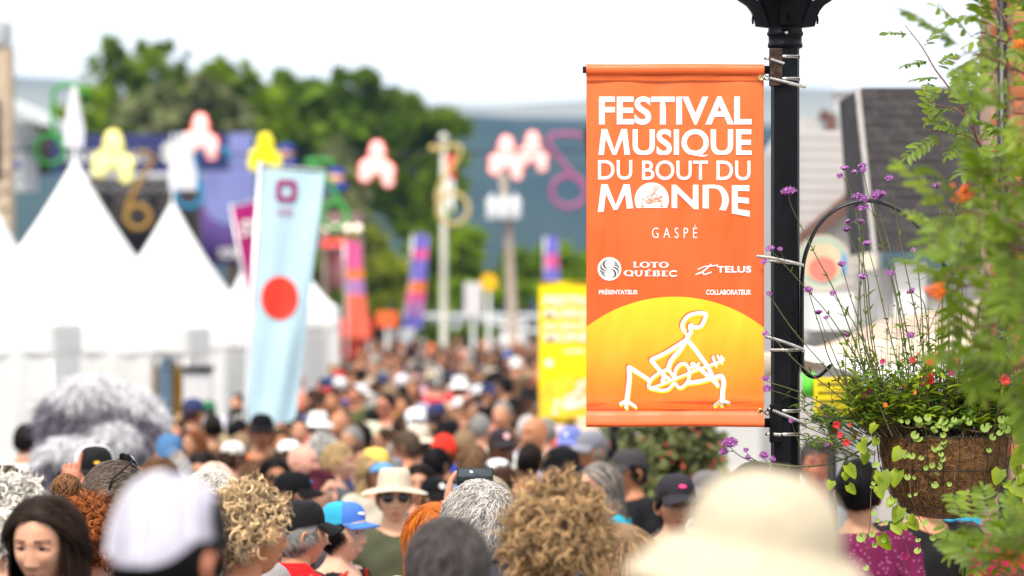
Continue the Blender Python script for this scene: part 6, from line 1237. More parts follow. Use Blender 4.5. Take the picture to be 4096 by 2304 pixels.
def head_mb(b, M4, lod, fem=0.0, eyes=True, smile=0, aged=0.0):
    nu, nv = ((72, 60), (40, 32), (18, 14))[lod]; D = dir_grid(nu, nv); V = head_pt(D, 1.0, fem)
    if smile: V[:, 2] += .004 * smile * np.exp(-((np.abs(V[:, 0]) - .024) / .008) ** 2 - ((V[:, 2] + .068) / .01) ** 2) * (V[:, 1] > .05)
    F = grid_faces(nu, nv, True); c = V[F].mean(1); front = c[:, 1] > .055
    lip = front & (np.abs(c[:, 0]) < .0235 - 40 * (c[:, 2] + .070) ** 2 * 1.2) & (np.abs(c[:, 2] + .0705) < .0095 - .17 * np.abs(c[:, 0]))
    brow = front & (np.abs(np.abs(c[:, 0]) - .031) < .0175) & (np.abs(c[:, 2] - .0285 + .10 * np.maximum(0, np.abs(c[:, 0]) - .036)) < .0038)
    T = lambda P: (np.asarray(P) @ np.array(M4.to_3x3()).T) + np.array(M4.translation)
    off = b.n; b.v.append(T(V)); b.n += len(V); b.t.append(np.full(len(V), .5))
    mi = np.full(len(F), b.slot(M_skin)); mi[lip] = b.slot(M_lip)
    if lod < 2: mi[brow] = b.slot(M_brow)
    b.f.setdefault(4, []).append((F + off, mi))
    for sg in (-1, 1):                                             # ears
        n = 12 if lod < 2 else 7; a = np.linspace(0, 2 * math.pi, n, endpoint=False); rings = []
        for q, (rr, dx) in enumerate(((1.0, -.004), (1.06, .006), (.92, .012), (.66, .006), (.3, .001), (.05, .0))):
            rings.append(np.stack([np.full(n, 0) + dx + .003 * np.cos(a), .018 * rr * np.sin(a) * (1 + .12 * np.cos(a)), .0315 * rr * np.cos(a)], 1))
        E = np.concatenate(rings); E[:, 0] = E[:, 0] + (-E[:, 1]) * .42; E = E * np.array([sg, 1, 1]) + np.array([sg * .0725, -.012, -.012]); Fe = grid_faces(n, 6, True)
        b.add(T(E), Fe if sg > 0 else Fe[:, ::-1], M_skin)
    if eyes and lod < 2:
        for sg in (-1, 1):
            ey = np.array([sg * .0308, .0725, .0055]); Ve, Fe = lathe_np([(max(1e-4, .0125 * math.sin(q)), .0125 * math.cos(q)) for q in np.linspace(0, math.pi * .62, 9)], 16); Ve = np.stack([Ve[:, 0] * 1.12, Ve[:, 2], -Ve[:, 1] * .74], 1)
            ce = Ve[Fe].mean(1); r_ = np.hypot(ce[:, 0], ce[:, 2]); mi = np.where(r_ < .0058, b.slot(M_iris), b.slot(M_eye)); off = b.n; b.v.append(T(Ve + ey)); b.n += len(Ve); b.t.append(np.full(len(Ve), .5)); b.f.setdefault(4, []).append((Fe + off, mi))
            # upper and lower lids
            for zs, k0, rr in ((1, .0045, .0016), (-1, -.0055, .0011)):
                t = np.linspace(-1, 1, 9); P = np.stack([ey[0] + t * .0155, ey[1] + .0135 - .0062 * t ** 2, ey[2] + k0 * (1 - t ** 2) * (1 if zs > 0 else 1)], 1); b.tube(T(P), rr, M_skin if zs < 0 else M_brow, 6)
                if zs > 0: b.tube(T(P + np.array([0, -.001, .0035])), .0036, M_skin, 6)
    if smile > .5 and lod < 2:
        t = np.linspace(-1, 1, 9); P = [(.018 * q, .0905 - .010 * q * q, -.0695 + .004 * q * q) for q in t]; b.tube(T(P), .0038, M_teeth, 6, flat=(1, .6))
def hand_mb(b, wrist, fdir, palm, side, pose, lod, k=1.0):
    """a hand: palm loft, four fingers of different length and a thumb. fdir: wrist to knuckles; palm: palm normal; side: thumb side"""
    f = np.array(fdir) / np.linalg.norm(fdir); p = np.array(palm, float); p -= f * (p @ f); p /= np.linalg.norm(p); s = np.cross(p, f) * side
    O = np.array(wrist); W = lambda a, c, d: O + (s * a + f * c + p * d) * k
    n = 10; prof = [(.0, .024, .017), (.02, .029, .0165), (.05, .038, .0155), (.078, .041, .013), (.092, .037, .009), (.097, .02, .004)]; V = []
    for c, hw, ht in prof:
        for q in range(n): a = q / n * 2 * math.pi; V.append(W(hw * math.cos(a), c, ht * math.sin(a)))
    b.add(V, grid_faces(n, len(prof), True), M_skin)
    curl = {'relaxed': (.5, .6, .7, .8), 'fist': (2.2, 2.3, 2.35, 2.4), 'point': (.05, 2.2, 2.3, 2.35), 'phone': (1.25, 1.3, 1.35, 1.45), 'grip': (1.5, 1.55, 1.6, 1.7)}[pose]
    for i, (x, L_, r) in enumerate(((.030, .073, .0085), (.010, .081, .0088), (-.011, .075, .0083), (-.030, .060, .0073))):
        P = [(x * .95, .072, .0)]; P.append((x, .092, 0)); ang = 0; c = np.array([.092, 0.0]); seg = [L_ * .45, L_ * .31, L_ * .24]
        for q, sl in enumerate(seg): ang += curl[i] / 2.6 * (1.0, 1.05, .75)[q]; c = c + sl * np.array([math.cos(ang), math.sin(ang)]); P.append((x * (1 + .12 * (q + 1) * (curl[i] < .8)), c[0], c[1]))
        Sp = spline([W(*q) for q in P], 12 if lod < 2 else 6); rr = np.interp(np.linspace(0, 1, len(Sp)), [0, .25, .6, .95, 1], [r * 1.05, r * 1.02, r * .95, r * .8, r * .55]) * k; b.tube(Sp, rr, M_skin, 8 if lod < 2 else 5)
    tc = {'relaxed': [(.026, .02, .004), (.045, .045, .012), (.052, .072, .02), (.050, .092, .026)], 'fist': [(.026, .02, .006), (.043, .05, .02), (.028, .075, .036), (.006, .08, .04)], 'point': [(.026, .02, .006), (.043, .05, .02), (.028, .075, .036), (.006, .08, .04)], 'phone': [(.026, .02, .006), (.05, .042, .02), (.055, .065, .038), (.05, .085, .046)], 'grip': [(.026, .02, .006), (.045, .045, .022), (.04, .068, .04), (.022, .08, .046)]}[pose]
    b.tube(spline([W(*q) for q in tc], 10), np.linspace(.0125, .0075, 10) * k, M_skin, 8 if lod < 2 else 5)

ARM = {'down': ((.225, -.03, 1.13), (.245, .05, .89), (.0, .2, -1), 'relaxed'), 'bent': ((.235, -.06, 1.14), (.19, .20, 1.10), (-.3, 1, .15), 'grip'), 'phone': ((.30, .16, 1.27), (.17, .33, 1.50), (-.15, .15, 1), 'phone'), 'point': ((.28, .14, 1.25), (.115, .22, 1.565), (-.02, -.05, 1), 'point'), 'hip': ((.33, -.12, 1.16), (.21, .06, 1.0), (-.8, .4, -.5), 'relaxed'), 'fold': ((.235, .02, 1.13), (.02, .22, 1.15), (-1, .1, .1), 'relaxed'), 'high': ((.26, .16, 1.40), (.165, .27, 1.63), (-.1, .2, 1), 'phone')}
def limb(b, pts, rad, n, m, k=10, flat=None): b.tube(spline(pts, k), np.interp(np.linspace(0, 1, k), np.linspace(0, 1, len(rad)), rad), m, n, flat=flat)
def body_build(fem, child, arms, yaw, pitch, lod, wide=1.0, smile=0, sleeve=.55, neck=1.0, roll=0.0):
    """returns dict of meshes: body (with head and hands), shirt, trousers. Feet at z=0, facing +Y, 1.72 m tall"""
    b = MB(); w = wide; sh = .178 - .022 * fem
    rings = [(.80, .150 + .012 * fem, .105), (.88, .168 + .014 * fem, .118), (.96, .165 + .008 * fem, .115), (1.04, .148 - .006 * fem, .104), (1.12, .142 - .012 * fem, .10), (1.20, .152 - .012 * fem, .108 + .008 * fem), (1.29, .166 - .016 * fem, .118 + .014 * fem), (1.36, .172 - .018 * fem, .112), (1.41, .160 - .02 * fem, .098), (1.445, .118 - .012 * fem, .078), (1.465, .078, .064), (1.485, .060 - .006 * fem, .056), (1.53, .054 - .007 * fem, .056 - .004 * fem), (1.575, .053 - .007 * fem, .056)]
    n = 28; V = []; rr = spline([(z, x, y) for z, x, y in rings], 40)
    hpv = np.array([math.sin(yaw) * .0, 0, 0])
    for z, x, y in rr:
        yc = np.interp(z, [.8, 1.0, 1.2, 1.4, 1.47, 1.58], [-.01, .012, .0, -.015, -.018, .008]); ww = 1 + (w - 1) * (z < 1.45)
        for q in range(n): a = q / n * 2 * math.pi; c, s_ = math.cos(a), math.sin(a); e = (abs(c) ** 2.4 + abs(s_) ** 2.4) ** (-1 / 2.4); bust = .028 * fem * math.exp(-((z - 1.26) / .055) ** 2) * max(0, s_) * (abs(c) < .8); V.append((x * c * e * ww, yc + (y * ww) * s_ * e + bust, z))
    b.add(V, grid_faces(n, 40, True), M_skin); b.add([V[i] for i in range(n)] + [(0, 0, .79)], [[(i + 1) % n, i, n] for i in range(n)], M_skin); b.add(V[-n:] + [(0, .008, 1.58)], [[i, (i + 1) % n, n] for i in range(n)], M_skin)
    bones = []
    for sg, ap in zip((-1, 1), arms):
        el, wr, hd, hp_ = ARM[ap]; S0_ = np.array([sg * sh * w, -.015, 1.405]); E = np.array([sg * (el[0] - .02 * fem) * (1 + (w - 1) * .8), el[1], el[2]]); Wp = np.array([sg * (wr[0] - .01 * fem) * (1 + (w - 1) * .5), wr[1], wr[2]]); fk = 1 - .12 * fem
        limb(b, [S0_ + np.array([-sg * .05, 0, .0]), S0_, S0_ * .5 + E * .5, E], [.05, .058 * fk, .050 * fk, .041 * fk], 14, M_skin, 14); limb(b, [E, E * .7 + Wp * .3, Wp], [.041 * fk, .042 * fk, .027 * fk], 14, M_skin, 12)
        bones.append((S0_, E, Wp, np.array([sg * hd[0], hd[1], hd[2]]), hp_, sg))
    for sg in (-1, 1): limb(b, [(sg * .082 * w, 0, .90), (sg * .095, .01, .70), (sg * .098, .015, .50), (sg * .10, -.01, .30), (sg * .102, -.02, .06)], [.095 * w, .085, .056, .056, .038], 14, M_skin, 18); limb(b, [(sg * .102, -.05, .045), (sg * .108, .06, .045), (sg * .118, .17, .028)], [.042, .045, .03], 10, M_shoe, 8)
    me = b.mesh('t'); o = bpy.data.objects.new('t', me); COL.objects.link(o); md = o.modifiers.new('r', 'REMESH'); md.mode = 'VOXEL'; md.voxel_size = (.0135, .020, .030)[lod]; md2 = o.modifiers.new('s', 'SMOOTH'); md2.iterations = 3; md2.factor = .5
    ev = bpy.data.meshes.new_from_object(o.evaluated_get(bpy.context.evaluated_depsgraph_get())); bpy.data.objects.remove(o); bpy.data.meshes.remove(me)
    nv = len(ev.vertices); V = np.empty(nv * 3); ev.vertices.foreach_get('co', V); V = V.reshape(-1, 3); N_ = np.empty(nv * 3); ev.vertices.foreach_get('normal', N_); N_ = N_.reshape(-1, 3); nl = np.empty(len(ev.loops), int); ev.loops.foreach_get('vertex_index', nl)
    F = nl.reshape(-1, 4); bpy.data.meshes.remove(ev)
    def seg(P, A, B): d = B - A; t = np.clip(((P - A) @ d) / (d @ d), 0, 1); return t, np.linalg.norm(P - (A + t[:, None] * d), axis=1)
    lab = np.zeros(nv, int); tt = np.zeros(nv); td = np.minimum(np.abs(V[:, 0]) / (.17 * w), 9) ; best = np.where((V[:, 2] > .80), np.maximum(0, np.sqrt((V[:, 0] / (.178 * w)) ** 2 + (V[:, 1] / (.125 * w)) ** 2)) * .055 - .0, 9.)
    for k, (S_, E, Wp, hd, hp_, sg) in enumerate(bones):
        for q, (A, B) in enumerate(((S_, E), (E, Wp))):
            t, d = seg(V, A, B); m = (d < best) & (V[:, 0] * sg > 0.0) & (d < .085); best = np.where(m, d, best); lab = np.where(m, 10 + k * 2 + q, lab); tt = np.where(m, t, tt)
    leg = (lab == 0) & (V[:, 2] < .93)
    # body: skin everywhere (clothes lie over it), plus head and hands
    out = {}; B_ = MB(); keep = V[F][:, :, 2].mean(1) > -1
    Vb = V.copy(); armm = (lab >= 10); under = (lab == 0) & (V[:, 2] < 1.40); Vb[under] -= N_[under] * .006; B_.add(Vb, F, M_skin)
    M4 = Matrix.Translation((0, -.012, 1.475)) @ Euler((0, roll, 0)).to_matrix().to_4x4() @ Euler((pitch, 0, yaw)).to_matrix().to_4x4() @ Matrix.Translation((0, .020, .128)); out['M4'] = M4
    head_mb(B_, M4, lod, fem, True, smile)
    for S_, E, Wp, hd, hp_, sg in bones:
        inw = np.array([-sg, 0, 0]) if hp_ == 'relaxed' else (np.array([-sg * .3, -1., 0]) if hp_ == 'point' else np.array([-sg * 1., .2, 0.])); hand_mb(B_, Wp - (hd / np.linalg.norm(hd)) * .012, hd, inw if abs(inw @ hd) / np.linalg.norm(hd) / np.linalg.norm(inw) < .9 else np.array([0, 0, -1.]), -sg if hp_ != 'point' else sg, hp_, lod, .98 - .08 * fem)
    out['body'] = B_.mesh('body'); out['bones'] = bones
    def garment(sel, off, snaps, name, fold=.008, m=M_cloth, drape=0.0):
        fs = F[np.all(sel[F], axis=1)]; u = np.unique(fs); mp = -np.ones(nv, int); mp[u] = np.arange(len(u)); P = V[u].copy(); Nn = N_[u]
        fo = fold * (np.sin(P[:, 2] * 34 + P[:, 0] * 21 + 2 * np.sin(P[:, 1] * 30)) * .5 + np.sin(P[:, 0] * 47 - P[:, 2] * 25 + P[:, 1] * 33) * .5); P = P + Nn * (off + fo)[:, None] if np.ndim(off) == 0 else P + Nn * (off[u] + fo)[:, None]
        fs = mp[fs]; e = np.sort(np.concatenate([fs[:, [0, 1]], fs[:, [1, 2]], fs[:, [2, 3]], fs[:, [3, 0]]]), axis=1); ue, cn = np.unique(e, axis=0, return_counts=True); bd = np.unique(ue[cn == 1]); isb = np.zeros(len(P), bool); isb[bd] = True
        for f_ in snaps: P = f_(P, isb, u)
        edge = P[bd] - Nn[bd] * .010; k = len(P); lut = -np.ones(k, int); lut[bd] = k + np.arange(len(bd)); be = ue[cn == 1]; rim = np.stack([be[:, 0], be[:, 1], lut[be[:, 1]], lut[be[:, 0]]], 1)
        q = MB(); q.add(np.vstack([P, edge]), np.vstack([fs, rim]), m); return q.mesh(name)
    nz = 1.452 if neck >= 1 else 1.452 - .05 * (1 - neck); nfun = lambda P: nz - .034 * sstep(-.01, .075, P[:, 1]) * sstep(.11, .0, np.abs(P[:, 0])) * (1.0 if neck >= 1 else 2.6 - neck * 1.6) + .012; neckline = nfun(V)
    ss = np.where(lab >= 10, ((lab - 10) % 2) + tt, 0); hem = .86
    selS = ((lab == 0) & (V[:, 2] > hem) & (V[:, 2] < neckline)) | ((lab >= 10) & (ss < sleeve)); loose = .009 + .020 * sstep(1.25, 1.0, V[:, 2]) * (lab == 0) * (1 - .4 * fem) + .012 * sstep(.05, .6, ss) * (lab >= 10)
    def snapS(P, isb, u):
        l, s_ = lab[u], ss[u]; hm = isb & (l == 0) & (P[:, 2] < 1.0); P[hm, 2] = hem - .012; nk = isb & (l == 0) & (P[:, 2] > 1.25); P[nk, 2] = nfun(P[nk]) - .006

        for k, (S_, E, Wp, hd, hp_, sg) in enumerate(bones):
            A, B2, t0 = (S_, E, sleeve) if sleeve <= 1 else (E, Wp, sleeve - 1); d = B2 - A; d = d / np.linalg.norm(d); q = isb & (l >= 10 + 2 * k) & (l <= 11 + 2 * k); tgt = A + (B2 - A) * t0; P[q] += d * (((tgt - P[q]) @ d))[:, None]
        return P
    out['shirt'] = garment(selS, loose, [snapS], 'shirt', .007 if lod < 2 else .004)
    selT = (lab == 0) & (V[:, 2] < .955) & (V[:, 2] > .075)
    def snapT(P, isb, u): P[isb & (P[:, 2] > .5), 2] = .95; P[isb & (P[:, 2] < .3), 2] = .07; return P
    out['trousers'] = garment(selT, .011, [snapT], 'trousers', .006)
    return out
_bodies = {}
def get_body(**k):
    key = tuple(sorted(k.items()))
    if key not in _bodies: _bodies[key] = body_build(**k)
    return _bodies[key]

# ---- hair
def hairline(D, back=-.62, front=.60, side=-.12, bald=0.0):
    """>0 where hair grows, for head directions"""
    az = np.arctan2(D[:, 0], D[:, 1]); a = np.abs(az) / math.pi
    line = np.interp(a, [0, .16, .26, .34, .44, .50, .62, 1], [front, front - .02, front - .18, .12, side, side - .12, back * .8, back]); h = D[:, 2] - line
    if bald: h = np.minimum(h, bald - D[:, 2] + .25 * np.maximum(0, -D[:, 1]))
    return h
def hair_shell(b, M4, lod, thick, tint=.35, seed=0, bump=.25, vol=None, bald=0.0, fr=.60, back=-.62):
    nu, nv = ((56, 40), (30, 22), (16, 11))[lod]; D = dir_grid(nu, nv, 0); P = head_pt(D, 0); h = hairline(D, bald=bald, front=fr, back=back); r_ = np.random.default_rng(seed); ph = r_.uniform(0, 6, 6)
    nz = 1 + bump * (np.sin(D[:, 0] * 9 + ph[0] + 2 * np.sin(D[:, 2] * 6)) * .5 + np.sin(D[:, 1] * 11 + D[:, 2] * 8 + ph[1]) * .5); t = thick * nz
    if vol is not None: t = t + vol(D)
    k = sstep(-.03, .10, h); off = -.008 + (t + .008) * k; Nn = P / np.linalg.norm(P, axis=1)[:, None]; V = P + Nn * off[:, None]
    b.add(xf(V, M4), grid_faces(nu, nv, True), M_hair, tint)
def xf(P, M4): return np.asarray(P) @ np.array(M4.to_3x3()).T + np.array(M4.translation)
def ribbon(b, S, wid, tint, m=None, M4=None):
    """S (n,k,3) strand points -> thin double ribbons"""
    n, k, _ = S.shape; T = np.gradient(S, axis=1); T /= np.linalg.norm(T, axis=2)[:, :, None] + 1e-9; R_ = S / (np.linalg.norm(S, axis=2)[:, :, None] + 1e-9); Wd = np.cross(T, R_); Wd /= np.linalg.norm(Wd, axis=2)[:, :, None] + 1e-9
    taper = np.interp(np.linspace(0, 1, k), [0, .1, .7, 1], [.7, 1, .9, .15])[None, :, None] * (wid[:, None, None] if np.ndim(wid) else wid) / 2; V = np.stack([S - Wd * taper, S + R_ * taper * .6, S + Wd * taper], 2).reshape(-1, 3)
    i = np.arange(n)[:, None] * k * 3 + np.arange(k - 1)[None] * 3; F = np.concatenate([np.stack([i, i + 1, i + 4, i + 3], -1).reshape(-1, 4), np.stack([i + 1, i + 2, i + 5, i + 4], -1).reshape(-1, 4)])
    if M4 is not None: V = xf(V, M4)
    b.add(V, F, m or M_hair, np.repeat(tint, k * 3) if np.ndim(tint) else tint)
def roots(n, seed, bald=0.0, fr=.60, back=-.62, zmin=-1, zmax=2):
    r_ = np.random.default_rng(seed); D = r_.normal(size=(n * 4, 3)); D /= np.linalg.norm(D, axis=1)[:, None]; D = D[(hairline(D, bald=bald, front=fr, back=back) > .0) & (D[:, 2] > zmin) & (D[:, 2] < zmax + .25 * D[:, 1])][:n]; return D, r_
def flow(D, r_, L_, thick, k=8, whorl=(0, -.45, .9), part=None, lift=.006, grav=0.0, wave=0.0, wn_=3.0, spread=.25, sweep=(0, 0, 0), M4=None):
    """strands lying along the head away from the whorl, falling when they leave it"""
    n = len(D); wv = np.array(whorl) / np.linalg.norm(whorl); S = np.zeros((n, k, 3)); P = head_pt(D, 0) + D * (thick * r_.uniform(.55, 1.1, n))[:, None]; cur = P.copy(); S[:, 0] = cur; L_ = np.broadcast_to(L_, (n,)); st = L_ / (k - 1)
    if part is None: base = D - wv
    else: base = np.stack([np.sign(D[:, 0] - part) * .9 + r_.normal(0, .1, n), -.45 + .0 * D[:, 1] - .4 * (D[:, 1] < 0), np.full(n, -.35)], 1)
    rnd_ = r_.normal(0, spread, (n, 3)); ph = r_.uniform(0, 6.28, n)
    for q in range(1, k):
        dn = cur / np.linalg.norm(cur, axis=1)[:, None]; d = (base if part is not None else (dn - wv)) + rnd_ + np.array(sweep); g = grav * (q / k); d = d - dn * np.sum(d * dn, 1)[:, None] * (1 - .0); d /= np.linalg.norm(d, axis=1)[:, None] + 1e-9; d = d * (1 - g) + np.array([0, 0, -1.0]) * g
        if wave: d = d + wave * np.stack([np.sin(ph + q / k * wn_ * 6.28), np.cos(ph + q / k * wn_ * 6.28), 0 * ph], 1)
        d /= np.linalg.norm(d, axis=1)[:, None]; cur = cur + d * st[:, None]
        # keep outside the skull
        dn = cur / np.linalg.norm(cur, axis=1)[:, None]; hp_ = head_pt(dn, 0); rr = np.linalg.norm(cur, axis=1); mn = np.linalg.norm(hp_, axis=1) + thick * .55 + lift * r_.random(n); bad = (rr < mn) & (cur[:, 2] > -.09); cur = np.where(bad[:, None], dn * mn[:, None], cur); S[:, q] = cur
    return S
def hair_mesh(style, lod, seed, M4=None, **kw):
    b = MB(); M4 = M4 or Matrix(); dens = (1, .3, .0)[lod] * kw.get('dens', 1); W_ = (1, 1.9, 3)[lod]
    fr = kw.get('front', .60); ti = lambda r_, n, D=None: np.clip(r_.normal(.52, .24 if D is not None else .3, n) + (0 if D is None else .42 * np.sin(D[:, 0] * 17 + seed) * np.sin(D[:, 1] * 12 + D[:, 2] * 10)), 0, 1)
    if style == 'short' or style == 'messy':
        L_ = kw.get('L', .035 if style == 'short' else .075); th = kw.get('thick', .008 if style == 'short' else .014); hair_shell(b, M4, lod, th * (.4 if 'zmax' in kw else 1), .35, seed, .3 if style == 'messy' else .15, bald=kw.get('bald', 0.0), fr=fr)
        if dens: D, r_ = roots(int(3600 * dens), seed, bald=kw.get('bald', 0.0), fr=fr, zmax=kw.get('zmax', 2)); S = flow(D, r_, L_ * r_.uniform(.6, 1.2, len(D)), th, 7, spread=kw.get('spread', .22 if style == 'short' else .5), grav=.25, lift=.004 if style == 'short' else .016, wave=kw.get('wave', .1 if style == 'short' else .35), sweep=kw.get('sweep', (0, 0, 0))); ribbon(b, S, .0016 * W_ * kw.get('wid', 1), ti(r_, len(D), D), M4=M4)
    elif style == 'long':
        L_ = kw.get('L', .36); th = .012; part = kw.get('part', 0.0); hair_shell(b, M4, lod, th, .35, seed, .10, fr=fr, vol=lambda D: .006 * sstep(.2, -.4, D[:, 2]))
        # falling mass: a curtain behind and beside the face, standing on the shoulders
        n, m_ = ((44, 18), (26, 10), (14, 6))[lod]; a = np.linspace(math.radians(kw.get('open', 62)), math.radians(360 - kw.get('open', 62)), n); V = []
        for j in range(m_):
            t = j / (m_ - 1); z = .02 - (L_) * t
            for i, q in enumerate(a): rr = 1 + .10 * math.sin(t * 2.6) + .035 * math.sin(q * 17 + t * 2 + seed); V.append((math.sin(q) * .092 * rr, math.cos(q) * .108 * rr - .012 - .015 * t, z + .02 * math.sin(q * 5) * t))
        V2 = [(x * .86, y * .86, z) for x, y, z in V]; b.add(xf(V, M4), grid_faces(n, m_), M_hair, .35); b.add(xf(V2, M4), grid_faces(n, m_)[:, ::-1], M_hair, .25)
        if dens:
            D, r_ = roots(int(1900 * dens), seed, fr=fr, zmin=-.1); S = flow(D, r_, .16 * r_.uniform(.8, 1.1, len(D)), th, 9, part=part if kw.get('parted', True) else None, spread=.12, grav=.5, lift=.004); ribbon(b, S, .0022 * W_, ti(r_, len(D), D), M4=M4)
            N2 = int(1500 * dens); q = r_.uniform(math.radians(kw.get('open', 62) - 6), math.radians(366 - kw.get('open', 62)), N2); t0 = r_.uniform(-.1, .5, N2); k = 9; t = t0[:, None] + np.linspace(0, 1, k)[None] * r_.uniform(.4, .7, N2)[:, None]; t = np.minimum(t, 1.06); rr = 1.02 + .10 * np.sin(np.clip(t, 0, 1) * 2.6) + .05 * r_.random(N2)[:, None]; qq = q[:, None] + kw.get('wave', .0) * .25 * np.sin(t * 14 + r_.uniform(0, 6, N2)[:, None]); S = np.stack([np.sin(qq) * .092 * rr, np.cos(qq) * .108 * rr - .012 - .015 * t, .03 - L_ * t], -1); ribbon(b, S, .0022 * W_, ti(r_, N2), M4=M4)
    elif style in ('curly', 'bigcurl'):
        big = style == 'bigcurl'; th = kw.get('thick', .040 if big else .022); hair_shell(b, M4, lod, th * .72, .15, seed, .45, vol=lambda D: (.018 if big else .006) * sstep(.3, -.4, D[:, 2]) * (D[:, 1] < .3), fr=fr, back=-.72 if big else -.62)
        N2 = int((900 if big else 800) * (1, .3, .06)[lod] * kw.get('dens', 1)); D, r_ = roots(N2, seed, fr=fr, back=-.78 if big else -.65); n = len(D); k = 14 if lod == 0 else 9; s_ = np.linspace(0, 1, k); P0 = head_pt(D, 0) + D * (th * r_.uniform(.35, .75, n))[:, None]; ax = D * .6 + r_.normal(0, .55, (n, 3)) + np.array([0, -.05, -.55 if big else -.35]); ax /= np.linalg.norm(ax, axis=1)[:, None]; e1 = np.cross(ax, D + .01); e1 /= np.linalg.norm(e1, axis=1)[:, None] + 1e-9; e2 = np.cross(ax, e1)
        L_ = r_.uniform(.04, .075, n) * (1.25 if big else .8); cr = r_.uniform(.008, .017, n) * (1.15 if big else .75); turns = r_.uniform(.7, 1.5, n); an = s_[None] * turns[:, None] * 6.28 + r_.uniform(0, 6, n)[:, None]; out = (np.sin(s_ * math.pi) * .5)[None] * (th * .5)
        S = P0[:, None] + ax[:, None] * (s_[None, :, None] * L_[:, None, None]) + (e1[:, None] * np.cos(an)[..., None] + e2[:, None] * np.sin(an)[..., None]) * (cr[:, None] * (1 - .3 * s_)[None])[..., None] + D[:, None] * out[..., None]
        cl_ = (10, 2, 1)[lod]; S = np.repeat(S, cl_, 0); jit = r_.normal(0, 1, (n * cl_, 1, 3)) * (.0018 if lod < 2 else .0); S = S + jit * (.6 + .8 * s_[None, :, None]) + r_.normal(0, .0004, S.shape); tn = np.clip(np.repeat(ti(r_, n), cl_) + r_.normal(0, .10, n * cl_), 0, 1)
        ribbon(b, S, (.0011, .0042, .008)[lod] * kw.get('wid', 1), tn, M4=M4)
        if lod < 2: m_ = int(420 * dens); q = r_.integers(0, n, m_); S = P0[q][:, None] + D[q][:, None] * (th * .5 + np.linspace(0, .02, 7)[None, :, None] * r_.uniform(.2, 1, m_)[:, None, None]) + .006 * np.stack([np.sin(np.linspace(0, 5, 7)[None] + q[:, None]), np.cos(np.linspace(0, 6, 7)[None] + q[:, None]), np.sin(np.linspace(0, 4, 7)[None] * 1.3 + q[:, None])], -1); ribbon(b, S, .0009, np.full(m_, .8), M4=M4)
    elif style in ('bun', 'pony'):
        th = .007; hair_shell(b, M4, lod, th, .35, seed, .08, fr=fr); bc_ = np.array(kw.get('bun', (0, -.125, .035))); 
        if dens:
            D, r_ = roots(int(2600 * dens), seed, fr=fr); n = len(D); k = 8; P0 = head_pt(D, 0) + D * .008; tgt = bc_ / np.linalg.norm(bc_); S = np.zeros((n, k, 3)); f = r_.uniform(.5, 1.0, n)
            for q in range(k): w_ = (q / (k - 1)) * f; d = D * (1 - w_)[:, None] + tgt * w_[:, None] + r_.normal(0, .012, (n, 3)); d /= np.linalg.norm(d, axis=1)[:, None]; S[:, q] = head_pt(d, 0) + d * (.009 + .005 * r_.random(n))[:, None]
            ribbon(b, S, .0018 * W_, ti(r_, n, D), M4=M4)
        if style == 'bun':
            r0 = kw.get('br', .036); V, F = lathe_np([(r0 * max(.01, math.sin(q)), -r0 * .9 * math.cos(q)) for q in np.linspace(0, math.pi, 9)], 14); b.add(xf(V + bc_, M4), F, M_hair, .3); r_ = np.random.default_rng(seed + 3); n = int(420 * (1, .4, .15)[lod]); k = 12; d = r_.normal(size=(n, 3)); d /= np.linalg.norm(d, axis=1)[:, None]; u = np.cross(d, r_.normal(size=(n, 3))); u /= np.linalg.norm(u, axis=1)[:, None]; an = np.linspace(0, 2.6, k); S = bc_ + (d[:, None] * np.cos(an)[None, :, None] + u[:, None] * np.sin(an)[None, :, None]) * (r0 * r_.uniform(1.0, 1.22, n))[:, None, None]; S = S - 0
            ribbon(b, S, .003 * W_, ti(r_, n), M4=M4)
            if dens and kw.get('wisps', 1): m_ = 60; d = r_.normal(size=(m_, 3)); d /= np.linalg.norm(d, axis=1)[:, None]; S = bc_ + d[:, None] * (r0 + np.linspace(0, .045, 6)[None, :, None] * r_.uniform(.3, 1, m_)[:, None, None]) + np.array([0, 0, -.02]) * (np.linspace(0, 1, 6) ** 2)[None, :, None]; ribbon(b, S, .0011, ti(r_, m_), M4=M4)
        else:
            P = spline([bc_ * .9, bc_ * 1.15 + np.array([0, -.02, .0]), bc_ + np.array([0, -.04, -.12]), bc_ + np.array([0, -.02, -.24])], 12); b.tube(xf(P, M4), np.interp(np.linspace(0, 1, 12), [0, .2, .7, 1], [.014, .026, .024, .006]), M_hair, 10, tint=.4)
    return b.mesh('hair', True, True)
_hairs = {}
def get_hair(style, lod, seed, **kw):
    key = (style, lod, seed, tuple(sorted(kw.items())))
    if key not in _hairs: _hairs[key] = hair_mesh(style, lod, seed, **kw)
    return _hairs[key]
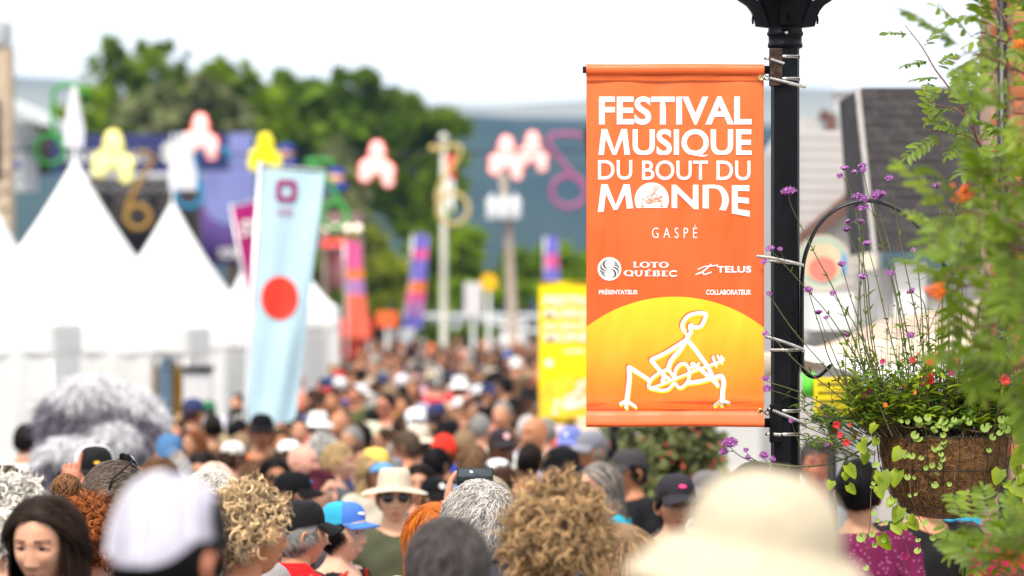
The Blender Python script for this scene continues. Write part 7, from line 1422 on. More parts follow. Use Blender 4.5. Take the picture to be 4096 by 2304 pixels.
# ---- hats and glasses, in head space
def cap_mesh(kind, lod, panels=None, seed=1):
    """baseball cap: crown with seams, button, eyelets, curved visor. slots: crown, front, visor"""
    b = MB(); nu, nv = ((72, 20), (40, 14), (20, 8))[lod]; mc, mf, mv = panels or (M_hat, M_hat, M_hat); az = np.linspace(-math.pi, math.pi, nu, endpoint=False); V = []; tall = .016 if kind == 'trucker' else .012
    for j in range(nv):
        t = j / (nv - 1); zb = .040 + .010 * np.cos(az) - .035 * sstep(.3, 1, -np.cos(az)); base = np.stack([np.sin(az) * .083, np.cos(az) * .1055 - .004, zb], 1); el = t * math.pi / 2
        rr = math.cos(el) ** {'cap': .62, 'five': .5}.get(kind, .78); top = .122 + tall; x = base[:, 0] * rr; y = base[:, 1] * rr; z = base[:, 2] + (top - base[:, 2]) * math.sin(el) ** .95
        seam = 1 - .018 * np.exp(-((((az / (math.pi / 3)) % 1) - .5) / .035) ** 2) * (t < .97) * (lod < 2); sq = 1 + .012 * np.sin(az * 5 + t * 7 + seed) * (1 - t); fl = .008 * np.exp(-(az / .7) ** 2) * math.sin(el) ; V.append(np.stack([x * seam * sq, y * seam * sq + fl, z - .0], 1))
    F = grid_faces(nu, nv, True); Va = np.concatenate(V); c = Va[F].mean(1); front = (np.abs(np.arctan2(c[:, 0], c[:, 1])) < 1.05); off = b.n; b.v.append(Va); b.n += len(Va); b.t.append(np.full(len(Va), .5)); b.f.setdefault(4, []).append((F[:, ::-1] * 0 + F + off, np.where(front, b.slot(mf), b.slot(mc))))
    inner = Va[:nu] * np.array([.93, .93, 1]) + np.array([0, 0, .012]); b.add(np.vstack([Va[:nu], inner]), grid_faces(nu, 2, True)[:, ::-1], mc)
    b.sphere((0, -.004, .122 + tall), (.008, .008, .005), mc, 8)
    if lod == 0:
        for k in range(6): a = (k + .5) * math.pi / 3 + .52; b.tube([(math.sin(a + q) * .058, math.cos(a + q) * .075, .112 + .010 * math.sin(w_)) for q, w_ in zip(.06 * np.cos(np.linspace(0, 6.28, 8, endpoint=False)), np.linspace(0, 6.28, 8, endpoint=False))], .0014, mc, 5, closed=True)
    n, m_ = (21, 7) if lod < 2 else (9, 4); V = []; flat = kind == 'five'
    for side in (0, 1):
        for j in range(m_):
            t = j / (m_ - 1)
            for i in range(n):
                a = (i / (n - 1) - .5) * 2 * 1.12; L_ = .072 * math.cos(a * .80) ** .8 * t; x = math.sin(a) * .083 * (1 + .12 * t); y = math.cos(a) * .1055 - .004 + L_; z = .050 - (.006 if side else 0) - (.014 if flat else .026) * t - (.010 if flat else .024) * (x / .083) ** 2 * (.5 + .5 * t) + .002; V.append((x, y, z))
    k = n * m_; b.add(V, np.vstack([grid_faces(n, m_), grid_faces(n, m_)[:, ::-1] + k]), mv); rim = [(m_ - 1) * n + i for i in range(n)]; b.add([V[i] for i in rim] + [V[i + k] for i in rim], [[i + 1, i, n + i, n + i + 1] for i in range(n - 1)], mv)
    return b
def brim_hat(lod, brim=.075, height=.108, droop=.02, band=None, m=M_hat, tilt=0.0, top='pinch', rx=.083, ry=.104, under=None):
    b = MB(); nu = (64, 40, 20)[lod]; a = np.linspace(0, 2 * math.pi, nu, endpoint=False); zb = .048; prof = [(1.0 + brim / .09, -droop, 1), (1.0 + brim / .09 * .66, -droop * .45, 1), (1.0 + brim / .09 * .33, -.002, 1), (1.03, .002, 0), (1.0, .012, 0), (.97, height * .35, 0), (.93, height * .62, 0), (.86, height * .82, 0), (.72, height * .93, 0), (.4, height * (.93 if top == 'pinch' else 1.0), 0), (.01, height * (.86 if top == 'pinch' else 1.02), 0)]
    if top == 'round': prof = prof[:4] + [(math.cos(q) ** .75 + .001, .012 + (height - .012) * math.sin(q), 0) for q in np.linspace(0, math.pi / 2, 9)]
    V = []
    for r, z, br in prof: wv = (.010 * np.cos(2 * a) + .004 * np.sin(3 * a + 1)) * (r > 1.05) * (r - 1); V.append(np.stack([np.sin(a) * rx * r, np.cos(a) * ry * (1 + (r - 1) * .86 if r > 1 else r), zb + z + wv], 1))
    Va = np.concatenate(V); b.add(Va, grid_faces(nu, len(prof), True)[:, ::-1], m); und = np.concatenate([V[0], V[1] - [0, 0, .004], V[2] - [0, 0, .004], V[3] - [0, 0, .004], V[4] * [.97, .97, 1]]); b.add(und, grid_faces(nu, 5, True), under or m)
    if band: b.add(np.concatenate([V[4] * [1.012, 1.012, 1], V[4] * [1.0, 1.0, 1] + [0, 0, .028]]) * 1.0, grid_faces(nu, 2, True)[:, ::-1], band)
    return b
def glasses_mesh(kind, M4=None, up=0.0):
    b = MB(); ml, mf = (M_lens, M_frame) if kind == 'sun' else ((_glm, M_wirefr) if kind == 'wire' else (_glm, M_frame)); a = np.linspace(0, 2 * math.pi, 20, endpoint=False)
    for sg in (-1, 1):
        c = np.array([sg * .0325, .099, .004]); P = np.stack([c[0] + .0265 * np.sign(np.cos(a)) * np.abs(np.cos(a)) ** .8, c[1] - .010 * ((np.cos(a) * sg + .3) > 0) * np.abs(np.cos(a)) - .004 * np.abs(np.sin(a)), c[2] + .0205 * np.sign(np.sin(a)) * np.abs(np.sin(a)) ** .85 - .002 * np.cos(a) * sg], 1)
        b.add(np.vstack([P, c + [0, .003, 0]]), [[i, (i + 1) % 20, 20] for i in range(20)], ml); b.tube(P, .0022 if kind != 'wire' else .0014, mf, 6, closed=True); b.tube([(sg * .060, .088, .008), (sg * .078, .06, .010), (sg * .080, -.005, .008), (sg * .078, -.03, -.012)], .0022 if kind != 'wire' else .0013, mf, 6, flat=(1.5, .7))
    b.tube([(-.008, .101, .008), (0, .103, .010), (.008, .101, .008)], .002, mf, 6)
    return b
GL = {k: glasses_mesh(k).mesh(k) for k in ('sun', 'clear', 'wire')}
def attach(me, name, person, M4, color=None, extra=None):
    o = link(name, me, person, color=color); o.matrix_local = M4 @ (extra or Matrix()); return o
SK = {'light': (.58, .28, .17), 'fair': (.66, .36, .25), 'tan': (.46, .20, .10), 'olive': (.43, .22, .125), 'brown': (.21, .09, .045), 'dark': (.085, .04, .025), 'ruddy': (.55, .21, .125)}
HC = {'dark': (.013, .008, .006), 'brown': (.055, .027, .014), 'lbrown': (.17, .095, .05), 'blonde': (.46, .31, .155), 'grey': (.30, .285, .27), 'white': (.62, .60, .57), 'dgrey': (.075, .07, .068), 'auburn': (.20, .062, .018), 'ginger': (.40, .115, .018), 'maroon': (.085, .012, .022), 'sandy': (.33, .22, .12), 'black': (.005, .004, .004)}
def person(label, px, py_top, d, face=180.0, height=1.70, fem=0.0, arms=('down', 'down'), yaw=0.0, pitch=0.0, roll=0.0, skin='light', hair=None, hcol='brown', shirt=(.3, .3, .32), pants=(.06, .07, .11), lod=1, wide=1.0, smile=0, sleeve=.55, neck=1.0, hat=None, glasses=None, seed=1, hat_col=None, hk=None, group='people in the crowd', top_extra=0.0, lift=0.0, mats_=None, hscale=1.0):
    """px, py_top: photo pixel of the crown; face: degrees, 180 faces the camera, 0 faces away, 90 = right, 270 = left (as seen)"""
    B_ = get_body(fem=fem, child=0, arms=arms, yaw=round(yaw, 3), pitch=round(pitch, 3), lod=lod, wide=wide, smile=smile, sleeve=sleeve, neck=neck, roll=roll); M4 = B_['M4']
    zc = M4 @ Vector((0, 0, .12)); top = CZ + (HYP - py_top) / FPX * d; gz_ = ground_z(d); k = (top - gz_ - lift - top_extra) / zc.z; kk = min(1.14, max(.72, k)) if lift == 0 else k
    # stand on the ground: the height follows from the photo; shift the depth a little if it would be implausible
    rz = math.radians(-face); hx = (Matrix.Rotation(rz, 4, 'Z') @ Vector((zc.x * kk, zc.y * kk, 0)))
    x = (px - CXP) / FPX * d - hx.x; p = empty('person', (x, d - hx.y, gz_ + (k - kk) * zc.z * 0), label, 'person', group, rz); p.scale = (kk, kk, kk)
    sk = SK[skin] if isinstance(skin, str) else skin
    link('body', B_['body'], p, color=sk); link('shirt', B_['shirt'], p, color=shirt); link('trousers', B_['trousers'], p, color=pants)
    if hair: attach(get_hair(hair, lod, seed, **(hk or {})), 'hair', p, M4, HC[hcol] if isinstance(hcol, str) else hcol, Matrix.Scale(hscale, 4))
    if hat: attach(hat, 'cap' if hat.name.startswith('cap') else 'hat', p, M4, hat_col or (.02, .02, .022))
    if glasses: attach(GL[glasses], 'sunglasses' if glasses == 'sun' else 'glasses', p, M4)
    return p, B_, M4

# ------------------------------------------------------------------ hats shared by the crowd
M_hw = mat('white_cap_cloth', (.78, .77, .80), .75, .06, 20, bump=.2); M_hm = mat('cap_mesh_lilac', (.46, .44, .53), .8, .22, 9, bump=.3); M_hb = mat('black_cap_cloth', (.006, .006, .007), .75, .25, 20, bump=.25, bscale=90); M_hblue = mat('blue_cap_cloth', (.06, .17, .55), .75, .1, 20); M_hteal = mat('teal_cap_cloth', (.03, .34, .52), .75, .1, 20); M_htan = mat('tan_edge', (.62, .42, .20), .7, .1, 20); M_khaki = mat('khaki_hat_canvas', (.60, .50, .38), .8, .08, 12, bump=.3, bscale=200); M_khaki2 = mat('khaki_under_brim', (.26, .19, .11), .85, .1, 12); M_straw = mat('cream_straw', (.54, .46, .33), .85, .14, 14, bump=.4, bscale=160, coord='Generated'); M_band = mat('black_hat_band', (.012, .012, .014), .7, .2, 8); M_yelcap = mat('yellow_cap_cloth', (.80, .52, .10), .75, .1, 20)
CAP0 = cap_mesh('cap', 0, (M_hb, M_hb, M_hb)).mesh('cap_black'); CAPG = {l: cap_mesh('cap', l).mesh('cap') for l in (1, 2)}; BRG = {l: brim_hat(l).mesh('hat') for l in (1, 2)}; BRW = {l: brim_hat(l, brim=.06, height=.10, droop=.03).mesh('hat_sun') for l in (1, 2)}
def logo(b, az, z, w, h, m, r=1.0, text=None):
    """a small embroidered badge on a cap, following its curve"""
    if text: V, F = text_np(text, .02); V = fit(V, (-w / 2, h / 2, w / 2, -h / 2))
    else: a = np.linspace(0, 2 * math.pi, 14, endpoint=False); V = np.vstack([np.stack([np.cos(a) * w / 2, np.sin(a) * h / 2], 1), [[0, 0]]]); F = [[i, (i + 1) % 14, 14] for i in range(14)]
    q = az + V[:, 0] / .094; zz = z + V[:, 1]; el = np.clip((zz - .045) / .085, 0, 1); rr = (1 - el ** 2) ** .31 * r + .022; b.add(np.stack([np.sin(q) * .083 * rr, np.cos(q) * (.1055 + .006) * rr - .004, zz], 1), np.array(F), m)
P_ = person
S = lambda x: x * 4096 / 2576.
H0 = Matrix()
def dots(p, me, col, r, n):
    """printed spots on a top"""
    rr = np.random.default_rng(3); nv = len(me.vertices); V = np.empty(nv * 3); me.vertices.foreach_get('co', V); N_ = np.empty(nv * 3); me.vertices.foreach_get('normal', N_); V = V.reshape(-1, 3); N_ = N_.reshape(-1, 3); i = rr.choice(nv, min(n, nv), False); b = MB(); P = V[i] + N_[i] * .0025; e1 = np.cross(N_[i], [.1, .2, 1.0]); e1 /= np.linalg.norm(e1, axis=1)[:, None]; e2 = np.cross(N_[i], e1)
    a = np.linspace(0, 2 * math.pi, 6, endpoint=False); W = P[:, None] + (e1[:, None] * np.cos(a)[None, :, None] + e2[:, None] * np.sin(a)[None, :, None] * rr.uniform(.5, 1.6, len(i))[:, None, None] ** (1 if r > .01 else 0)) * r; F = np.arange(len(i) * 6).reshape(-1, 6); b.add(W.reshape(-1, 3), F, mat('spot_print_%d' % int(col[0] * 100), col, .8)); o = b.build('spot_print', p, smooth=False); o['kind'] = 'stuff'
M_collar = M_cloth
def collar(p, col):
    b = MB(); a = np.linspace(.45, 2 * math.pi - .45, 30); V = []
    for r, z in ((.066, 1.492), (.071, 1.498), (.082, 1.478), (.094, 1.448)): V.append(np.stack([np.sin(a) * r * 1.05, np.cos(a) * r * .98 - .012, z - .030 * sstep(0, 1, np.cos(a)) + .006], ) .T)
    b.add(np.concatenate(V), grid_faces(30, 4), M_cloth); link('collar', b.mesh('collar'), p, color=col)
def paint(o, label=None):
    return o
# ---- the people one can tell apart, near to far (photo pixels in the 2576-wide view)
p, B_, M4 = P_('person in a wide cream sun hat, blurred close to the camera at the lower right', S(1945), S(1240), 5.2, 28, fem=1.0, hair='short', hcol='black', shirt=(.05, .05, .055), lod=0, seed=11, hk=dict(zmax=.1), roll=.17, pitch=-.05, skin='tan')
attach(brim_hat(0, brim=.066, height=.10, droop=.055, m=M_straw, top='round', rx=.098, ry=.116).mesh('hat_cream'), 'hat', p, M4)
p, B_, M4 = P_('man in a white mesh cap with a black front, blurred close to the camera', S(432), S(1224), 6.2, 26, hair='short', hcol='black', shirt=(.03, .03, .03), lod=0, seed=12, hk=dict(zmax=.1), pitch=-.06, skin='ruddy')
attach(cap_mesh('trucker', 0, (M_hm, M_hb, M_hb)).mesh('cap_white'), 'cap', p, M4); b = MB(); logo(b, 1.38, .066, .055, .075, M_hb, 1.03); attach(b.mesh('cap_patch'), 'cap_patch', p, M4); b = MB()
for q in (2.1, 3.02, 3.9): b.tube([(math.sin(q) * .087 * math.cos(e) ** .78, (math.cos(q) * .109) * math.cos(e) ** .78 - .004, .012 + .03 * (q < 2.5) + .127 * math.sin(e)) for e in np.linspace(0, 1.5, 14)], .008, M_hw, 6, flat=(.3, 1))
attach(b.mesh('cap_tape'), 'cap_tape', p, M4)
P_('young woman with long dark brown hair parted in the middle, looking down', S(106), S(1256), 10.4, 196, fem=1.0, hair='long', hcol=(.026, .014, .009), skin=(.60, .31, .20), shirt=(.05, .045, .045), lod=0, seed=13, pitch=-.16, hk=dict(L=.42, open=52, front=.66))
P_('person with neat short dark grey hair seen from behind, ear showing at right', S(1120), S(1318), 9.1, 338, hair='messy', hcol=(.088, .076, .072), skin='light', shirt=(.10, .10, .12), lod=0, seed=14, hk=dict(L=.05, thick=.012, dens=1.2, wave=.15, spread=.3), pitch=-.1)
p, B_, M4 = P_('woman with big blonde curls and a pale pink top, back to the camera', S(1402), S(1243), 10.4, 12, fem=1.0, hair='bigcurl', hcol=(.40, .255, .125), skin='fair', shirt=(.74, .50, .46), lod=0, seed=15, sleeve=.3, neck=.6, hk=dict(thick=.031))
b = MB(); b.tube(spline([(.05, .135, 1.28), (.085, .08, 1.42), (.09, .0, 1.466), (.08, -.085, 1.44), (.05, -.135, 1.32), (.0, -.15, 1.1)], 24), .020, mat('tan_strap', (.42, .19, .05), .6, .15, 10), 8, flat=(.22, 1)); b.build('bag_strap', p)
P_('child-height person with straight sandy hair between the curly woman and the cream hat', S(1566), S(1326), 11.0, 352, fem=1.0, hair='long', hcol=(.30, .185, .10), shirt=(.75, .12, .35), lod=0, seed=16, hk=dict(L=.34, open=60, parted=False))
P_('older woman with blonde curls and thin glasses, facing right', S(628), S(1240), 11.6, 68, fem=1.0, hair='curly', hcol=(.58, .42, .24), skin='tan', shirt=(.5, .42, .36), lod=0, seed=17, glasses='wire', hk=dict(thick=.030))
p, B_, M4 = P_('man with tousled silver hair and a dark grey collar, turned to the left', S(1205), S(1226), 12.6, 322, hair='messy', hcol=(.44, .41, .38), skin='fair', shirt=(.055, .052, .062), lod=0, seed=18, hk=dict(L=.095, thick=.022, spread=.5, wave=.45, dens=.8, wid=1.5)); collar(p, (.06, .056, .066))
P_('person with short white-grey hair behind the blurred white cap', S(530), S(1196), 12.3, 335, hair='messy', hcol=(.60, .56, .50), skin='fair', shirt=(.35, .33, .33), lod=0, seed=19, hk=dict(L=.05, thick=.014, dens=.9))
P_('woman with a rust red curly updo, seen from behind', S(236), S(1266), 12.7, 12, fem=1.0, hair='curly', hcol=(.26, .075, .018), skin='light', shirt=(.03, .03, .035), lod=0, seed=20, hk=dict(thick=.020))
p, B_, M4 = P_('person with a grey-brown bun and sunglasses pushed up on the head', S(296), S(1163), 13.3, 66, hair='bun', hcol=(.115, .085, .068), skin='ruddy', shirt=(.12, .04, .04), lod=0, seed=21, hk=dict(bun=(0, -.135, .012), br=.034))
attach(GL['sun'], 'sunglasses', p, M4 @ Matrix.Translation((0, -.035, .072)) @ Euler((math.radians(38), 0, 0)).to_matrix().to_4x4())
P_('woman with a loose curly brown bun below the grey-brown bun', S(196), S(1232), 13.0, 20, fem=1.0, hair='bun', hcol=(.15, .07, .03), skin='light', shirt=(.3, .25, .22), lod=0, seed=41, hk=dict(bun=(-.01, -.06, .125), br=.040))
P_('person with fluffy white hair at the left edge', S(26), S(1213), 11.8, 8, fem=1.0, hair='curly', hcol=(.70, .66, .60), shirt=(.4, .38, .38), lod=0, seed=22, hk=dict(thick=.02))
P_('red-haired person with straight ginger hair, back to the camera', S(1096), S(1270), 14.2, 18, fem=1.0, hair='long', hcol=(.52, .13, .012), shirt=(.55, .45, .4), lod=0, seed=23, hk=dict(L=.34, parted=False, open=70))
p, B_, M4 = P_('man in a black cap and red polo shirt with grey hair, facing right', S(752), S(1268), 15.4, 62, hair='short', hcol='grey', skin=(.56, .27, .16), shirt=(.72, .015, .02), lod=0, seed=24, hat=CAP0, hk=dict(zmax=.05, L=.035), pitch=.02); collar(p, (.75, .016, .02))
b = MB(); logo(b, math.radians(150), .026, .062, .0095, mat('white_thread', (.82, .8, .8), .7), 1.012, 'T PRÉVEL'); attach(b.mesh('cap_lettering', False), 'cap_lettering', p, M4); b = MB(); logo(b, math.radians(160), .012, .014, .012, M_fred, 1.012); attach(b.mesh('cap_badge'), 'cap_badge', p, M4)
p, B_, M4 = P_('smiling woman in a blue five-panel cap and thin glasses, facing right', S(862), S(1270), 16.6, 118, fem=1.0, hair='short', hcol='black', skin=(.66, .37, .26), shirt=(.022, .02, .024), lod=0, seed=25, glasses='wire', smile=1, sleeve=.12, neck=.75, hk=dict(zmax=.1, L=.05))
attach(cap_mesh('five', 0, (M_hteal, M_hblue, M_hblue)).mesh('cap_blue'), 'cap', p, M4); b = MB(); logo(b, .15, .088, .05, .012, M_hw, 1.02); a = np.linspace(-1.05, 1.05, 24); b.tube([(math.sin(q) * .087, math.cos(q) * .110 - .004, .0525 - .018 * math.sin(q) ** 2) for q in a], .0038, M_htan, 6); attach(b.mesh('cap_trim'), 'cap_trim', p, M4)
b = MB()
for k in range(9): t = k / 8; b.box((.10 + .045 * t, .06 - .03 * t, 1.43 - .16 * t), (.075, .012, .011), M_fred, Euler((.1, .55, -.75)).to_matrix())
for k in range(9): t = k / 8; b.box((-.10 - .045 * t, .06 - .03 * t, 1.43 - .16 * t), (.075, .012, .011), M_fred, Euler((.1, -.55, .75)).to_matrix())
o = b.build('dress_pattern', p); o['kind'] = 'stuff'
p, B_, M4 = P_('man in a tan brimmed hat and dark sunglasses with an olive green T-shirt', S(992), S(1190), 19.2, 174, skin=(.72, .40, .25), hair='short', hcol='dgrey', shirt=(.075, .082, .048), lod=0, seed=26, glasses='sun', arms=('fold', 'fold'), wide=1.06, hk=dict(zmax=-.05, L=.02))
attach(brim_hat(0, brim=.084, height=.102, droop=.018, m=M_khaki, under=M_khaki2).mesh('hat_tan'), 'hat', p, M4)
P_('person with short blond-grey hair holding up a phone, behind the silver-haired man', S(1222), S(1208), 15.4, 5, hair='messy', hcol=(.42, .36, .27), shirt=(.1, .1, .25), lod=0, seed=27, arms=('high', 'down'), skin='light', hk=dict(dens=.6))
ph = at(S(1195), S(1199), 15.15); o = empty('phone', ph, 'dark phone held up above the silver-haired man', 'phone', rz=.1); b = MB(); b.box((0, 0, 0), (.145, .009, .072), M_black, bev=.004); b.build('case', o); b = MB(); b.box((0, -.0052, 0), (.136, .001, .064), M_glass); b.build('screen', o)
for k in (-1, 0): b = MB(); b.lathe([(.001, .0), (.007, 0), (.007, .003), (.001, .004)], M_steel, 12); b.v[-1][:] = np.stack([b.v[-1][:, 0] + .05 + .018 * k, .0045 + b.v[-1][:, 2], b.v[-1][:, 1] + .018], 1); b.build('camera_lens', o)
# middle distance
def capman(label, x, y, d, face, capcol, logo_m=None, lw=(.03, .022), **k):
    lod = 0 if d < 19 else (1 if d < 30 else 2); p, B_, M4 = P_(label, S(x), S(y), d, face, lod=lod, **k); mm = CAPG[max(1, lod)]; o = attach(mm, 'cap', p, M4, capcol)
    if logo_m: b = MB(); logo(b, .0, .085, *lw, logo_m, 1.03); attach(b.mesh('cap_badge'), 'cap_badge', p, M4)
    return p, B_, M4
BK = (.006, .006, .007)
M_pinkl = mat('pink_thread', (.80, .05, .20), .6); M_wt = mat('white_thread', (.82, .8, .8), .7); M_gold = mat('gold_thread', (.75, .45, .05), .6)
p, B_, M4 = capman('person in a white and black cap raising a pointing finger, dark red sleeves', 238, 1114, 18, 168, (.72, .71, .69), skin='ruddy', hair='short', hcol='dgrey', shirt=(.10, .018, .02), arms=('down', 'point'), sleeve=1.92, seed=28, pitch=-.1, hk=dict(zmax=.0, L=.03))
for q in p.children:
    if q.name.startswith('cap'): bpy.data.objects.remove(q)
attach(cap_mesh('five', 0, (M_hw, M_hb, M_hb), 3).mesh('cap_white_black'), 'cap', p, M4); b = MB(); logo(b, .0, .078, .03, .012, M_gold, 1.02); attach(b.mesh('cap_badge'), 'cap_badge', p, M4)
capman('man in a black cap and dark-rimmed glasses behind the black cap and red polo', 735, 1193, 20, 104, BK, M_hblue, skin='light', hair='short', hcol='black', shirt=(.05, .05, .06), glasses='clear', seed=29, hk=dict(zmax=.05))
P_('woman with maroon hair tied back beside the man in dark-rimmed glasses', S(806), S(1184), 21, 122, fem=1.0, hair='bun', hcol='maroon', skin='fair', shirt=(.12, .1, .11), lod=1, seed=30, hk=dict(br=.03), glasses='clear')
capman('man in a black cap with glasses, face turned right, behind the blonde curls', 1412, 1132, 21, 128, BK, skin='ruddy', hair='short', hcol='dgrey', shirt=(.05, .05, .06), glasses='clear', seed=31, hk=dict(zmax=.05))
P_('woman with long grey hair, dark sunglasses and a teal top, facing left', S(1507), S(1166), 20, 238, fem=1.0, hair='long', hcol=(.22, .19, .17), skin='fair', shirt=(.015, .30, .42), lod=1, seed=32, glasses='sun', hk=dict(L=.3, open=66))
capman('man in a grey cap and pale grey jacket, facing left', 1488, 1088, 25, 232, (.22, .22, .27), skin='tan', hair='short', hcol='grey', shirt=(.50, .52, .55), sleeve=1.9, seed=33, hk=dict(zmax=.05))
capman('person in a blue and white patterned cap below the yellow banner', 1436, 1078, 27, 200, (.16, .20, .52), M_wt, skin='light', hair='short', hcol='brown', shirt=(.40, .42, .62), seed=34, hk=dict(zmax=.05))
capman('person in a dark grey cap and black T-shirt with folded arms, facing left', 1584, 1135, 22.5, 242, (.055, .05, .055), fem=.6, skin='tan', hair='short', hcol='dark', shirt=(.014, .014, .016), arms=('bent', 'fold'), seed=35, hk=dict(zmax=.05))
P_('person with blond hair just under the orange banner', S(1612), S(1108), 27, 200, fem=1.0, hair='long', hcol='blonde', shirt=(.3, .3, .4), lod=1, seed=36)
capman('child in a black cap with a pink badge and a hot pink top', 1700, 1200, 17.6, 166, (.028, .026, .032), M_pinkl, (.040, .016), fem=1.0, skin='olive', hair='pony', hcol='dark', shirt=(.80, .03, .28), seed=37, sleeve=.15, neck=.6)
P_('man in dark sunglasses and navy shirt under the right end of the banner', S(1793), S(1087), 25, 172, hair='short', hcol='dark', skin='light', shirt=(.02, .025, .045), lod=1, glasses='sun', seed=38, wide=1.08)
capman('person in a soft grey flat cap, facing left below the sunglassed man', 1783, 1190, 20.3, 236, (.16, .15, .15), skin='fair', hair='short', hcol='grey', shirt=(.45, .44, .44), seed=39, hk=dict(zmax=.05))
p, B_, M4 = P_('dark-skinned person in a black and white patterned top behind the lamp post', S(1897), S(1082), 16.2, 262, fem=1.0, hair='short', hcol='black', skin=(.19, .075, .035), shirt=(.02, .02, .022), lod=0, seed=40, hk=dict(L=.012, thick=.008), glasses='wire', wide=1.05); dots(p, B_['shirt'], (.75, .74, .74), .012, 1100)
p, B_, M4 = P_('person in a maroon spotted top behind the flower basket', S(2160), S(1140), 16.4, 10, fem=1.0, hair='bun', hcol='black', skin='olive', shirt=(.13, .012, .055), lod=0, seed=42, wide=1.1); dots(p, B_['shirt'], (.30, .07, .17), .0055, 900)
P_('person in a black T-shirt behind the flower basket, hand on hip', S(2330), S(1120), 17.0, 158, hair='short', hcol='brown', skin=(.56, .27, .16), shirt=(.016, .015, .016), pants=(.16, .24, .38), lod=0, arms=('hip', 'hip'), seed=43, wide=1.08)
P_('person in a turquoise top at the right edge behind the basket', S(2500), S(1130), 18.4, 190, fem=1.0, hair='long', hcol='brown', shirt=(.03, .28, .42), lod=1, seed=44)
P_('person in a crimson top at the far right edge', S(2590), S(1190), 16.8, 200, hair='short', hcol='brown', shirt=(.35, .02, .06), lod=1, seed=144)
P_('person in a pale blue top half hidden behind the lamp post at right', S(2052), S(1110), 21, 176, hair='short', hcol='dgrey', skin='ruddy', shirt=(.30, .40, .52), lod=1, seed=145)
P_('person in a white shirt with cropped dark hair at the left, back to the camera', S(68), S(1066), 27, 18, hair='short', hcol='dark', skin=(.52, .23, .12), shirt=(.80, .80, .80), lod=1, seed=45, hk=dict(L=.012))
P_('dark-haired woman in sunglasses facing the camera, left of the black caps', S(692), S(1155), 24, 168, fem=1.0, hair='long', hcol='black', skin='tan', shirt=(.12, .10, .10), lod=1, seed=46, glasses='sun')
p, B_, M4 = P_('person in a yellow cap with a blue peak', S(944), S(1132), 23, 148, hair='long', hcol='blonde', fem=1.0, shirt=(.5, .45, .36), lod=1, seed=47, hk=dict(front=.4)); attach(cap_mesh('cap', 1, (M_yelcap, M_yelcap, mat('blue_peak', (.09, .25, .48), .7))).mesh('cap_yellow'), 'cap', p, M4)
P_('woman with dark hair facing the camera right of the tan hat', S(1055), S(1170), 22.6, 184, fem=1.0, hair='long', hcol='dark', skin='light', shirt=(.1, .1, .11), lod=1, seed=48)
P_('fair-haired man in a grey shirt in profile, facing right', S(850), S(1115), 24.5, 98, hair='short', hcol='blonde', skin='fair', shirt=(.12, .12, .14), lod=1, seed=49, hk=dict(L=.03))
P_('man with cropped brown hair and a white shirt, turned away left', S(1022), S(1083), 27.5, 300, hair='short', hcol=(.11, .075, .05), skin=(.56, .22, .12), shirt=(.80, .80, .84), lod=1, seed=50, wide=1.1)
P_('bald man with sunglasses behind the white-grey hair', S(543), S(1160), 20, 62, skin=(.66, .42, .33), hair='short', hcol='lbrown', shirt=(.1, .11, .14), lod=0, glasses='sun', seed=51, hk=dict(bald=.12, L=.015, thick=.005))
P_('person with short brown hair right of the pointing hand', S(396), S(1152), 21, 5, hair='short', hcol=(.14, .065, .03), shirt=(.03, .04, .06), lod=1, seed=52)
capman('person in a denim blue cap, back to the camera', 427, 1097, 25, 12, (.07, .17, .34), skin='tan', hair='short', hcol='blonde', shirt=(.1, .12, .2), seed=53, hk=dict(zmax=.05))
P_('brown-haired person at the left edge above the white hair', S(14), S(1180), 17.5, 60, fem=1.0, hair='messy', hcol='brown', skin='ruddy', shirt=(.7, .7, .7), lod=1, seed=54)
capman('person in a bright white cap right of the raised phone', 1252, 1160, 23.5, 20, (.80, .80, .82), fem=1.0, skin='tan', hair='long', hcol='brown', shirt=(.6, .55, .55), seed=55)
capman('person in a black cap with a white badge and a royal blue shirt', 1092, 1206, 22, 150, BK, M_wt, (.045, .03), skin='tan', hair='short', hcol='dark', shirt=(.015, .06, .48), seed=56, hk=dict(zmax=.05))
p, B_, M4 = P_('person in a grey bucket hat behind the tan hat', S(984), S(1160), 24, 350, hair='short', hcol='grey', shirt=(.07, .07, .1), lod=1, seed=57); attach(BRW[1], 'hat', p, M4, (.20, .20, .22))
p, B_, M4 = P_('person in a bright red knitted hat and black top', S(1117), S(1105), 26, 10, skin='tan', hair='short', hcol='auburn', shirt=(.008, .008, .009), lod=1, seed=58)
b = MB(); V, F = lathe_np([(.094, .01), (.098, .03), (.094, .08), (.07, .13), (.03, .155), (.001, .16)], 24); b.add(V * [.93, 1.12, 1], F, mat('red_knit', (.72, .03, .015), .8, .2, 40, bump=.5)); attach(b.mesh('hat_red'), 'hat', p, M4)
